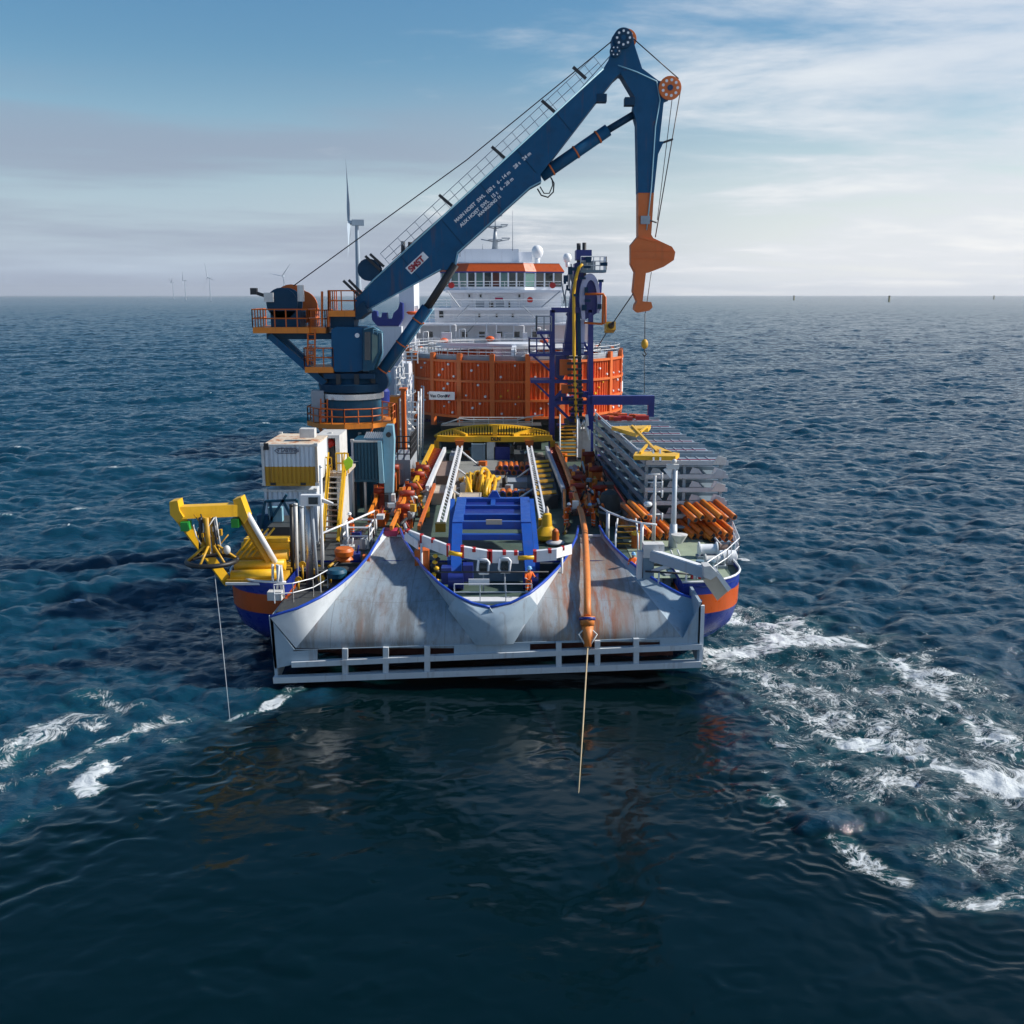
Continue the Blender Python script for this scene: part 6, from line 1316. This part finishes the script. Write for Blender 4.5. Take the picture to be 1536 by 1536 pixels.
# ---------------------------------------------------------------- starboard: stacked tray rack, pipes, small crane
rk = thing('tray_rack', (P(1000, 760, 84).x, 84, DZ), 'tall stack of grey steel cable trays overhanging the starboard side', 'rack')
X0n, X1n, X0f, X1f, Yn, Yfr = P(968, 720, 70.5).x, P(1087, 700, 70.5).x, P(893, 622, 98).x, P(980, 620, 98).x, 70.5, 98.0
zT = P(1000, 690, 70.5).z; LV = [zT - .95 * i for i in range(5)]
def rx(t, s): return (X0n + (X0f - X0n) * t) * (1 - s) + (X1n + (X1f - X1n) * t) * s
def ry(t): return Yn + (Yfr - Yn) * t
NS = 6
for li, z in enumerate(LV):
    for j in range(NS):
        t0, t1 = j / NS, (j + .70) / NS
        inset = .0 if li == 0 else .02 * li
        tr = MB().prism([V(rx(t0, inset), ry(t0), z - .34), V(rx(t0, 1 - inset) + .25, ry(t0), z - .34), V(rx(t0, 1 - inset) + .25, ry(t1), z - .34), V(rx(t1, inset), ry(t1), z - .34)], (0, 0, .06)).build('tray', RACKG, rk)
        for tt in (t0, t1): MB().beam(V(rx(tt, 0), ry(tt), z - .2), V(rx(t0, 1) + .25, ry(tt), z - .2), .12, .30).build('cross_beam', RACKL if tt == t0 else RACKG, tr)
        if li == 0:
            MB().beam(V(rx(t0, .1), ry(t0) + .1, z + .02), V(rx(t0, .95), ry(t0) + .1, z + .02), .05, .05).build('edge_strip', MAGENTA, tr)
            for s in (.12, .25, .38, .5, .62, .75, .88): MB().beam(V(rx(t0, s), ry(t0), z - .26), V(rx(t0, s) - .1, ry(t1), z - .26), .06, .07).build('stiffener', RACKL, tr)
    MB().beam(V(rx(0, 0), Yn, z - .12), V(rx(1, 0), Yfr, z - .12), .16, .42).build('side_beam', GREYB, rk)
    if li > 0:
        for s in (.12, .34, .62, .9):
            q = V(rx(0, s), Yn - .05, z + .1); MB().prism([q + V(-.35, 0, -.1), q + V(.55, 0, -.1), q + V(.30, 0, .22), q + V(-.15, 0, .34)], (0, .1, 0)).build('gusset', [RACKG, GREY, RACKL, RAILW][int(s * 4)], rk)
    MB().prism([V(rx(0, 1) - .9, Yn - .1, z - .3), V(rx(0, 1) + .05, Yn - .1, z - .3), V(rx(0, 1) + .1, Yn - .1, z + .15), V(rx(0, 1) - .5, Yn - .1, z + .3)], (0, .12, 0)).build('end_flap', RACKL if li % 2 else CLUT, rk)
MB().prism([V(rx(0.02, .04), ry(.02), DZ + 1.9), V(rx(.02, .96), ry(.02), DZ + 1.9), V(rx(.98, .96), ry(.98), DZ + 1.9), V(rx(.98, .04), ry(.98), DZ + 1.9)], (0, 0, .1)).build('lower_deck', DECKD, rk)
for t in (0.01, .25, .5, .75, .99):
    for s in (.02, .5, .97): MB().beam(V(rx(t, s), ry(t), DZ), V(rx(t, s), ry(t), LV[0] - .4), .22, .22).build('post', RACKG, rk)
pk = [V(rx(t, 0) - .15, ry(t), LV[0] + .35) for t in (.02, .25, .5, .98)]
MB().pipe([pk[0] + V(.9, 0, -.1)] + pk, .06, 6).build('hand_rail', RAILW, rk)
MB().pipe([q - V(.1, 0, .95) for q in pk], .05, 6).build('hand_rail', LBLUE, rk); MB().pipe([q - V(.2, 0, 1.9) for q in pk], .05, 6).build('hand_rail', LBLUE, rk)
for t in (.36, .43): MB().beam(V(rx(t, 0) - .5, ry(t), LV[1]), V(rx(t, 0) + .1, ry(t), LV[1]), .08, .08).build('rung', RAILW, rk)
for i in range(14):
    rgq = random.Random(i + 300); q = V(rx(rgq.uniform(.84, .98), rgq.uniform(.05, .7)), 0, LV[0]); q.y = ry(.82 + .17 * rgq.random())
    one(MB().box(q + V(0, 0, .2), (rgq.uniform(.4, 1.2), .4, .35)), 'float_bag', BUOY if i % 3 else RED, ('small orange' if i % 3 else 'small dark red') + ' bag lying at the far end of the tray rack', 'bag', 'red-orange bags on the rack')
# yellow spreader frame on top of the rack
sp = thing('spreader_frame', P(965, 668, 80), 'yellow lifting spreader of two bars and a diagonal pole on the grey trays', 'spreader'); zS = LV[0] + .35
def Q(u, v): return PZ(u, v, zS)
def bar(pts, name='bar', m_=YELLOW): MB().prism([Q(u, v) for u, v in pts], (0, 0, .3)).build(name, m_, sp)
bar([(917, 645), (930, 649), (972, 648), (976, 643)]); bar([(930, 649), (954, 656), (958, 653), (945, 649)])
bar([(950, 690), (1013, 691), (1019, 686), (1000, 683), (953, 684)]); bar([(978, 676), (983, 674), (1010, 685), (998, 686)])
for a_, b_ in (((948, 645), (985, 685)), ((970, 646), (960, 655)), ((970, 675), (960, 687))): MB().beam(Q(*a_) + V(0, 0, .35), Q(*b_) + V(0, 0, .35), .16, .16).build('pole', YELLOW, sp)
for u in (980, 990): MB().beam(Q(u, 682) + V(0, 0, .35), Q(u, 694) + V(0, -.1, .1), .12, .1).build('strap', GREY, sp)
# orange pipes under the rack
for bi, (u0, n_, rows, yo) in enumerate(((955, 3, 3, 0), (993, 3, 2, 0), (1040, 3, 3, .2), (1068, 4, 3, -.4))):
    for r_ in range(rows):
        for c_ in range(n_):
            q = P(u0 + c_ * 10.2 + r_ * 1.5, 826 - r_ * 23 - (c_ % 2) * 4, 68.0 + yo); Ln = 2.6
            if q.z < DZ: q.z = DZ + .2
            t_ = thing('rack_pipe', q - V(0, 0, .24), ['orange pipe on the lowest shelf under the grey tray rack', 'orange pipe on the middle shelf under the grey tray rack', 'orange pipe on the top shelf under the grey tray rack'][r_], 'pipe', 'orange pipes below the tray rack')
            MB().tube(q, q + V(-.8, Ln, .55), .21, n=10).build('barrel', PIPEO if (r_ + c_) % 3 else ORANGEL, t_); MB().tube(q + V(0, -.03, 0), q + V(0, .02, 0), .15, n=10).build('bore', DARK, t_)
psb = thing('pipe_shelf', P(1020, 826, 69), 'dark steel shelf frame holding the orange pipes', 'shelf')
for v in (828, 805, 782):
    a_, b_ = P(950, v + 8, 69.5), P(1098, v + 8, 69.5); MB().beam(a_, b_, .5, .14).build('shelf', GREYB, psb)
for u in (948, 988, 1034, 1064, 1098): a_ = P(u, 770, 69.6); MB().beam(a_, V(a_.x, 69.6, DZ), .16, .16).build('post', GREYB, psb)
# ---- stern quarter: small grey crane, poles, moorings
sc2 = thing('deck_crane', PZ(972, 884, 4.16), 'small grey knuckle crane with a beige end box on the starboard quarter', 'crane')
b0 = PZ(972, 886, 4.16); t0 = P(972, 822, b0.y)
MB().beam(b0, t0, .62, .62).build('column', GREYB, sc2); MB().beam(b0 + V(-.55, .1, 0), t0 + V(-.45, .1, -.2), .3, .4).build('column_pipe', RAILW, sc2)
MB().box(t0 + V(.3, 0, -.1), (1.2, .8, .8)).build('slew_head', CLUT, sc2)
k0, k1 = P(978, 833, b0.y - .2), P(1062, 860, 55.5); MB().beam(k0, k1, .5, .56).build('boom', CHW, sc2); MB().beam(k0 + V(0, 0, .32), k1 + V(0, 0, .32), .36, .09).build('boom_flange', WHITE, sc2)
MB().tube(t0 + V(.25, -.4, -1.3), k0.lerp(k1, .3) + V(0, -.1, -.3), .13, n=10).build('ram', RAILW, sc2)
ye = 55.0
MB().prism([P(u, v, ye) for u, v in ((1054, 870), (1071, 859), (1092, 887), (1076, 901))], (0, .9, 0)).build('end_box', BEIGE, sc2); MB().prism([P(u, v, ye - .06) for u, v in ((1071, 859), (1077, 856), (1097, 883), (1092, 888))], (0, 1.0, 0)).build('end_cover', RAILW, sc2); MB().prism([P(u, v, ye - .1) for u, v in ((1056, 850), (1066, 849), (1078, 862), (1066, 870), (1056, 866))], (0, .9, 0)).build('knuckle', CLUT, sc2)
for lab, u, v0, v1, rp, Y_, wid in (('white aerial mast with ladder arms beside the tray rack', 983, 713, 830, 2.6, 66.5, 1), ('tall pale pole with flared foot in front of the tray rack', 1013, 700, 830, 3.8, 66.0, 0)):
    a_ = P(u, v0, Y_); o_ = thing('signal_pole', V(a_.x, Y_, DZ), lab, 'pole'); rr2 = rp * mpp(Y_, 8); MB().tube(V(a_.x, Y_, DZ), a_, rr2 * 1.15, rr2 * .9, 12).build('pole', CLUT if wid else RACKL, o_)
    if wid:
        for v in (716, 728, 742, 776): q = P(u, v, Y_); MB().tube(q + V(-.5, 0, .2), q + V(.5, 0, .2), .05, n=6).tube(q + V(.45, 0, -.2), q + V(.45, 0, .3), .06, n=6).build('arm', RAILW, o_)
        MB().ball(P(u - 11, 756, Y_), .3, (1, 1, .7)).build('lamp', WHITE, o_)
    else:
        MB().tube(V(a_.x, Y_, DZ), V(a_.x, Y_, P(u, 786, Y_).z), rr2 * 1.9, rr2 * 1.5, 12).build('foot', RACKL, o_); q = P(u + 6, 806, Y_ - .5); MB().lathe(q, [(.2, -.4), (.5, .1), (.55, .2), (.2, .25)], 14, 'Z').build('horn', CLUT, o_); q = P(u - 4, 700, Y_); MB().box(q, (.8, .3, .3)).ball(q + V(.1, 0, .35), .16).build('head', CLUT, o_); MB().prism([q + V(-.6, 0, -.2), q + V(.0, 0, .1), q + V(-.1, 0, -.8)], (0, .1, 0)).build('flag_plate', WHITE, o_)
yb = one(MB().beam(PZ(990, 866, 4.5), PZ(1038, 862, 4.5), .35, .28), 'yellow_beam', YELLOW, 'yellow beam lying across the light green starboard quarter deck', 'beam')
bb_ = thing('barrier_wire', PZ(1010, 858, 4.9), 'black horizontal bar on posts across the starboard quarter', 'barrier'); a_, b_ = P(968, 857, 57.2), P(1050, 862, 57.2); MB().tube(a_, b_, .06).build('bar', DARK, bb_)
for q in (a_.lerp(b_, .25), a_.lerp(b_, .75)): MB().tube(q, V(q.x, 57.2, 4.15), .06, n=6).build('post', RAILW, bb_)
fq = PZ(1046, 884, 4.16); f2 = thing('roller_fairlead', fq, 'red and white roller fairlead beside the small grey crane', 'fairlead')
for i, (dx, dz, m_) in enumerate(((-.3, .6, RED), (0, .5, CLUT), (.3, .7, WHITE), (.1, 1.1, RED), (-.2, 1.0, CLUT))): MB().tube(fq + V(dx, 0, 0), fq + V(dx, .1, dz + .3), .13, n=8).build('roller', m_, f2)
MB().box(fq + V(0, .1, .1), (1.0, .6, .3)).build('base', CLUT, f2)
lab_l = ['white mooring winch on the starboard quarter', 'brown rope reel beside the white mooring winch', 'pale canvas-covered winch beside the stern rail', 'white life raft canister beside the stern rail', 'grey bollard pair near the hull corner']
for i, (u, v, w, h, m_) in enumerate(((1062, 838, 1.2, 1.0, WHITE), (1088, 832, .8, .7, BROWN), (1072, 852, 1.2, .8, CLUT), (1092, 846, .9, .8, WHITE), (1058, 856, .6, .5, GREYB))):
    q = PZ(u, v, DZ); o_ = thing(['mooring_winch', 'rope_reel', 'covered_winch', 'raft_canister', 'bollard'][i], q, lab_l[i], ['winch', 'reel', 'winch', 'canister', 'bollard'][i])
    if i == 4:
        for dx in (-.35, .35): MB().lathe(q + V(dx, 0, 0), [(.18, 0), (.18, .5), (.26, .55), (.26, .65)], 12).build('post', m_, o_)
    else:
        MB().lathe(q + V(0, .2, h * .55), [(h * .5, -w / 2), (h * .5, -w / 2 + .08), (h * .36, -w / 2 + .1), (h * .36, w / 2 - .1), (h * .5, w / 2 - .08), (h * .5, w / 2)] if i != 3 else [(.1, -.6), (.38, -.5), (.42, 0), (.38, .5), (.1, .6)], 14, 'X').build('drum', m_, o_)
    MB().bb(q.x - w * .6, q.x + w * .6, q.y - .3, q.y + .5, DZ + .02, DZ + .2).build('base', GREY, o_)
# hazard-striped steps inboard of the rack
hs = thing('hazard_steps', PZ(940, 835, DZ), 'dark steps with yellow hazard edges below the tray rack', 'steps')
for i in range(6): q = P(940, 832 - i * 8.5, 65.5 + i * .35); MB().box(q, (1.3, .4, .1)).build('step', DECKD, hs); MB().box(q + V(0, -.21, .03), (1.3, .06, .08)).build('nosing', OCHRE, hs)
for du in (-17, 17): MB().beam(P(940 + du, 836, 65.4), P(940 + du * .9, 785, 67.5), .1, .3).build('stringer', RAILW, hs); MB().pipe([P(940 + du, 836, 65.3), P(940 + du, 805, 65.3), P(940 + du * .8, 778, 67.3)], .06, 6).build('hand_rail', RAILW, hs)
dr_ = PZ(955, 822, DZ); o_ = thing('oil_drum', dr_, 'yellow and orange drum beside the hazard-edged steps', 'drum'); MB().lathe(dr_ + V(0, 0, .0), [(.35, 0), (.38, .3), (.36, .32), (.38, .6), (.36, .62), (.38, .9), (.35, .92)], 16).build('body', ORANGE, o_); MB().lathe(dr_, [(.36, .92), (.36, 1.1), (.1, 1.12)], 16).build('lid', YELLOW, o_)
# stairs and silver machinery at the tower's foot
ys = thing('yellow_stairs', PZ(853, 690, DZ), 'dark stairway with yellow treads at the foot of the blue tower', 'stairs')
for i in range(9): q = P(853, 684 - i * 5.6, 99 + i * .45); MB().box(q, (1.7, .35, .12)).build('tread', OCHRE, ys)
for du in (-13, 13): MB().beam(P(853 + du, 688, 98.8), P(853 + du, 636, 103), .12, .4).build('stringer', RAILW, ys); MB().tube(P(853 + du, 672, 98.8), P(853 + du, 622, 103), .07, n=6).build('hand_rail', RAILW, ys)
sm_ = thing('silver_machine', PZ(876, 672, DZ), 'silver guide machine with pipes under the blue tower', 'machine'); rg = random.Random(55); a_ = P(866, 668, 103)
MB().bb(P(866, 668, 103).x, P(886, 668, 103).x, 103, 105.5, DZ, P(866, 645, 103).z).build('body', CLUT, sm_)
for i in range(12): q = P(rg.uniform(862, 888), rg.uniform(628, 664), 102.8); MB().tube(q, q + V(rg.uniform(-.4, .4), 0, rg.uniform(.5, 1.4)), rg.uniform(.06, .15), n=8).build('pipe', [STEEL, WHITE, CLUT][i % 3], sm_)
# assorted lockers and reels along the starboard walkway
rg = random.Random(66)
items = [('blue fire locker on the starboard walkway', NAVY), ('rust-red cable reel on the starboard walkway', REDD), ('pale tool cabinet on the starboard walkway', CLUT), ('light blue pump box on the starboard walkway', LBLUE), ('black tool chest on the starboard walkway', DARK), ('brown bundle of dunnage on the starboard walkway', BROWN), ('yellow gas rack on the starboard walkway', OCHRE), ('grey hydraulic unit on the starboard walkway', GREYB)]
for i, (lab, m_) in enumerate(items):
    v = 690 + i * 13; u = 878 + i * 5.2 + rg.uniform(-6, 6); q = PZ(u, v, DZ); w, d_, h = rg.uniform(.7, 1.3), rg.uniform(.8, 2.0), rg.uniform(.7, 1.6); t_ = thing('deck_locker' if i != 1 else 'cable_reel', q, lab, 'locker' if i != 1 else 'reel')
    if i == 1: MB().lathe(q + V(0, .3, .6), [(.6, -.5), (.6, -.42), (.3, -.4), (.3, .4), (.6, .42), (.6, .5)], 18, 'X').build('drum', m_, t_)
    else: MB().bb(q.x - w / 2, q.x + w / 2, q.y, q.y + d_, DZ, DZ + h).build('body', m_, t_); MB().bb(q.x - w / 2 - .04, q.x + w / 2 + .04, q.y - .04, q.y + d_ + .04, DZ + h, DZ + h + .06).build('lid', m_, t_)
    MB().bb(q.x - w / 2, q.x + w / 2, q.y - .1, q.y - .02, DZ + .05, DZ + .25).build('skid', DARK, t_)

# ---------------------------------------------------------------- people
def person(base, face, lab, helm, lean=0.0, arms='down', bend=0.0):
    """one skinned body; base = feet point, face = heading angle (0 looks towards -Y)"""
    hgt = 1.76
    J = {'pel': (0, 0, .98), 'wst': (0, -.02, 1.10), 'chs': (0, -.05 - bend * .25, 1.36), 'nck': (0, -.06 - bend * .35, 1.50), 'hd0': (0, -.08 - bend * .42, 1.58), 'hd1': (0, -.10 - bend * .46, 1.70)}
    E = [('pel', 'wst'), ('wst', 'chs'), ('chs', 'nck'), ('nck', 'hd0'), ('hd0', 'hd1')]
    rad = {'pel': .17, 'wst': .16, 'chs': .19, 'nck': .065, 'hd0': .092, 'hd1': .085}
    for s, n_ in ((-1, 'l'), (1, 'r')):
        J[n_ + 'hip'] = (s * .10, 0, .92); J[n_ + 'kne'] = (s * .12, -.03, .50); J[n_ + 'ank'] = (s * .12, .02, .10); J[n_ + 'toe'] = (s * .13, -.14, .05)
        E += [('pel', n_ + 'hip'), (n_ + 'hip', n_ + 'kne'), (n_ + 'kne', n_ + 'ank'), (n_ + 'ank', n_ + 'toe')]
        rad.update({n_ + 'hip': .115, n_ + 'kne': .085, n_ + 'ank': .07, n_ + 'toe': .055})
        J[n_ + 'sho'] = (s * .20, -.04 - bend * .28, 1.43)
        if arms == 'down': el, wr = (s * .27, -.02, 1.14), (s * .27, -.14, .90)
        elif arms == 'front': el, wr = (s * .27, -.14 - bend * .2, 1.16), (s * .14, -.38 - bend * .2, 1.10)
        else: el, wr = (s * .30, -.16 - bend * .3, 1.20), (s * (.30 if s > 0 else .12), -.42 - bend * .25, 1.22 if s > 0 else 1.05)
        J[n_ + 'elb'] = el; J[n_ + 'wri'] = wr; dirw = (V(*wr) - V(*el)).normalized(); J[n_ + 'hnd'] = tuple(V(*wr) + dirw * .09)
        E += [('chs', n_ + 'sho'), (n_ + 'sho', n_ + 'elb'), (n_ + 'elb', n_ + 'wri'), (n_ + 'wri', n_ + 'hnd')]
        rad.update({n_ + 'sho': .085, n_ + 'elb': .06, n_ + 'wri': .042, n_ + 'hnd': .036})
        sd = dirw.cross(V(0, 0, 1)); sd = sd.normalized() if sd.length > .1 else V(1, 0, 0)
        for f in range(5):
            o0 = V(*J[n_ + 'hnd']) if f < 4 else V(*J[n_ + 'wri']) + dirw * .03; off = sd * (.022 * (f - 1.5)) if f < 4 else -sd * .045
            k0 = f'{n_}f{f}a'; k1 = f'{n_}f{f}b'; L = (.07, .08, .075, .06, .045)[f]
            J[k0] = tuple(o0 + off + dirw * L * .5); J[k1] = tuple(o0 + off * 1.15 + dirw * L * .9 + V(0, 0, -L * .35)); E += [(n_ + ('hnd' if f < 4 else 'wri'), k0), (k0, k1)]; rad[k0] = .010; rad[k1] = .008
    names = list(J); me_ = bpy.data.meshes.new('body'); me_.from_pydata([J[k] for k in names], [(names.index(a), names.index(b)) for a, b in E], [])
    ob = bpy.data.objects.new('tmp', me_); COL.objects.link(ob); md = ob.modifiers.new('s', 'SKIN'); sv = me_.skin_vertices[0].data
    for i, k in enumerate(names): sv[i].radius = (rad[k], rad[k] * (.8 if k in ('pel', 'wst', 'chs') else 1)); sv[i].use_root = (k == 'pel')
    sb = ob.modifiers.new('d', 'SUBSURF'); sb.levels = 1; sb.render_levels = 1
    dg = bpy.context.evaluated_depsgraph_get(); bm_ = bpy.data.meshes.new_from_object(ob.evaluated_get(dg)); bpy.data.objects.remove(ob); bm_.name = 'body'
    t_ = thing('person', base, lab, 'person', None); t_.rotation_euler.z = face
    for m_ in (HIVIS, SKIN, REFL, DARK): bm_.materials.append(m_)
    wr_ = [V(*J['lwri']), V(*J['rwri'])]
    for p in bm_.polygons:
        c = p.center; p.use_smooth = True; mi = 0
        if c.z > 1.50 and abs(c.x) < .15: mi = 1
        elif min((c - w).length for w in wr_) < .16 and min((c - w).length for w in wr_) >= .0 and ((c - wr_[0]).length < .13 or (c - wr_[1]).length < .13 or any((c - V(*J[n_ + 'hnd'])).length < .10 for n_ in 'lr')): mi = 3
        elif c.z < .16: mi = 3
        elif .58 < c.z < .63 or .38 < c.z < .43 or 1.18 < c.z < 1.23: mi = 2
        p.material_index = mi
    b_ = bpy.data.objects.new('body', bm_); COL.objects.link(b_); b_.parent = t_
    h = V(*J['hd1']) + V(0, .005, .035)
    he = MB().lathe((0, 0, 0), [(.155, -.02), (.135, 0), (.13, .06), (.10, .11), (.05, .135), (.005, .14)], 16); 
    for i in range(len(he.v)): he.v[i] = he.v[i] + h + (V(0, -.04, 0) if he.v[i].z < -.01 else V(0, 0, 0))
    hm = bpy.data.meshes.new('helmet'); hm.from_pydata(he.v, [], he.f); hm.polygons.foreach_set('use_smooth', he.sm); hm.materials.append(helm); ho = bpy.data.objects.new('helmet', hm); COL.objects.link(ho); ho.parent = t_
    fc = MB(); hc = V(*J['hd0']); fc.box(hc + V(0, -.10, .04), (.025, .04, .045)); fc.box(hc + V(-.035, -.088, .075), (.03, .02, .015)); fc.box(hc + V(.035, -.088, .075), (.03, .02, .015)); fc.box(hc + V(0, -.088, -.015), (.05, .02, .012)); fc.box(hc + V(-.095, 0, .05), (.02, .04, .06)); fc.box(hc + V(.095, 0, .05), (.02, .04, .06))
    fm = bpy.data.meshes.new('face'); fm.from_pydata(fc.v, [], fc.f); fm.materials.append(SKIN); fo = bpy.data.objects.new('face', fm); COL.objects.link(fo); fo.parent = t_
    return t_
bp_ = PZ(795, 888, 4.16); person(V(bp_.x - .1, 57.0, 4.12), R(25), 'person in orange coveralls and pale blue helmet at the after rail', HELMB, arms='reach')
bp_ = PZ(849, 791, DZ); person(bp_, R(40), 'person in orange coveralls and white helmet inboard of the orange cable', HELM, arms='front', bend=.4)
bp_ = PZ(890, 792, DZ); person(bp_, R(-60), 'person in orange coveralls handling the cable from its outboard side', HELMB, arms='reach', bend=.5)
bp_ = PZ(529, 808, 5.0); person(bp_, R(-50), 'person in orange coveralls and white helmet in the white work basket', HELM, arms='front', bend=.2)
bp_ = PZ(948, 872, 4.16); person(V(bp_.x, bp_.y, 4.16), R(20), 'person in orange coveralls beside the small grey crane', HELMB, arms='down')

# ---------------------------------------------------------------- far off: wind turbines and bare foundations
def turbine(u_t, v_hub, hub_h, blade, roll, yaw, lab, fine=True):
    sl = 1.0 if fine else .55
    d = ray(u_t, v_hub); Yt = (hub_h - CAM_H) / (d.z / d.y); x = d.x / d.y * Yt
    t_ = thing('wind_turbine', V(x, Yt, 0), lab, 'wind turbine'); 
    MB().lathe((x, Yt, 0), [(3.3 * sl, -3), (3.1 * sl, hub_h * .3), (2.3 * sl, hub_h * .8), (2.0 * sl, hub_h - 2)], 16).build('tower', TURB, t_)
    if fine: MB().lathe((x, Yt, 0), [(4.2, -3), (4.2, 17), (3.4, 17.2)], 16).build('transition_piece', YELLOW, t_); MB().lathe((x, Yt, 0), [(4, 17.2), (6.5, 17.2), (6.5, 17.8), (4, 17.8)], 16).build('platform', GREY, t_)
    ax = V(math.cos(yaw), math.sin(yaw), 0); hub = V(x, Yt, hub_h) - ax * 8.5
    MB().beam(V(x, Yt, hub_h) - ax * 5.5, V(x, Yt, hub_h) + ax * 8, 6 * sl, 6.4 * sl).build('nacelle', TURB, t_); MB().ball(hub + ax * 1.5, 2.6).build('hub', TURB, t_)
    pd = ax.cross(V(0, 0, 1)).normalized()
    for k in range(3):
        w = roll + 2 * math.pi * k / 3; dr = V(0, 0, 1) * math.cos(w) + pd * math.sin(w); ch_ = ax.cross(dr).normalized()
        rows = []
        for s, cw, th, sw in ((.02, 1.6, 1.5, 0), (.10, 2.2, 1.1, .0), (.22, 2.6, .7, .1), (.5, 1.8, .4, .3), (.8, 1.1, .2, .9), (1.0, .25, .08, 1.6)):
            c = hub + dr * (blade * s) - ax * sw; cw = cw * sl; tw_ = ch_ * cw + ax * .9 * cw * (1 - s); nn = ax * th; rows.append([c - tw_, c + nn, c + tw_, c - nn, c - tw_])
        MB().grid(rows).build('blade', TURB, t_)
    return t_
turbine(535, 334, 100, 70, R(4), R(8), 'big pale wind turbine seen edge-on behind the crane winch')
turbine(314, 416, 95, 70, R(-18), R(40), 'far pale wind turbine standing alone on the horizon', False)
turbine(425, 414, 100, 66, R(40), R(70), 'far pale wind turbine just clear of the crane winch', False)
turbine(277, 421, 90, 62, R(10), R(20), 'faint wind turbine beyond the lone one on the horizon', False)
turbine(259, 424, 90, 60, R(60), R(30), 'faintest wind turbine low on the horizon', False)
for u, hpx, lab in ((1191, 6, 'slim dark foundation post on the open horizon'), (1334, 8, 'thickest foundation post on the open horizon'), (1491, 5, 'smallest foundation post on the open horizon'), (180, 2, 'tiny foundation post on the hazy horizon')):
    d = ray(u, 445); Yq = 20 / hpx * 1536 * .9; x = d.x / d.y * Yq; t_ = thing('foundation_post', V(x, Yq, 0), lab, 'foundation')
    MB().lathe((x, Yq, 0), [(3.2, -3), (3.2, 18)], 12).build('pile', FOUND, t_); MB().lathe((x, Yq, 0), [(5, 18), (5, 18.6), (3, 18.6), (3, 20)], 12).build('platform', DARK, t_)
# ---------------------------------------------------------------- sea haze
hz = MB(); hz.bb(-18000, 18000, -60, 24300, -6, 205)
hm_ = bpy.data.materials.new('sea_haze'); hm_.use_nodes = True; hn = hm_.node_tree; hn.nodes.remove(hn.nodes['Principled BSDF'])
pv = hn.nodes.new('ShaderNodeVolumePrincipled'); pv.inputs['Color'].default_value = (.86, .90, .95, 1); pv.inputs['Density'].default_value = 3e-5; pv.inputs['Anisotropy'].default_value = .2
hn.links.new(pv.outputs[0], hn.nodes['Material Output'].inputs['Volume'])
hz.build('haze', hm_, None, kind='stuff')
for o in bpy.data.objects:
    if 'org' in o: del o['org']
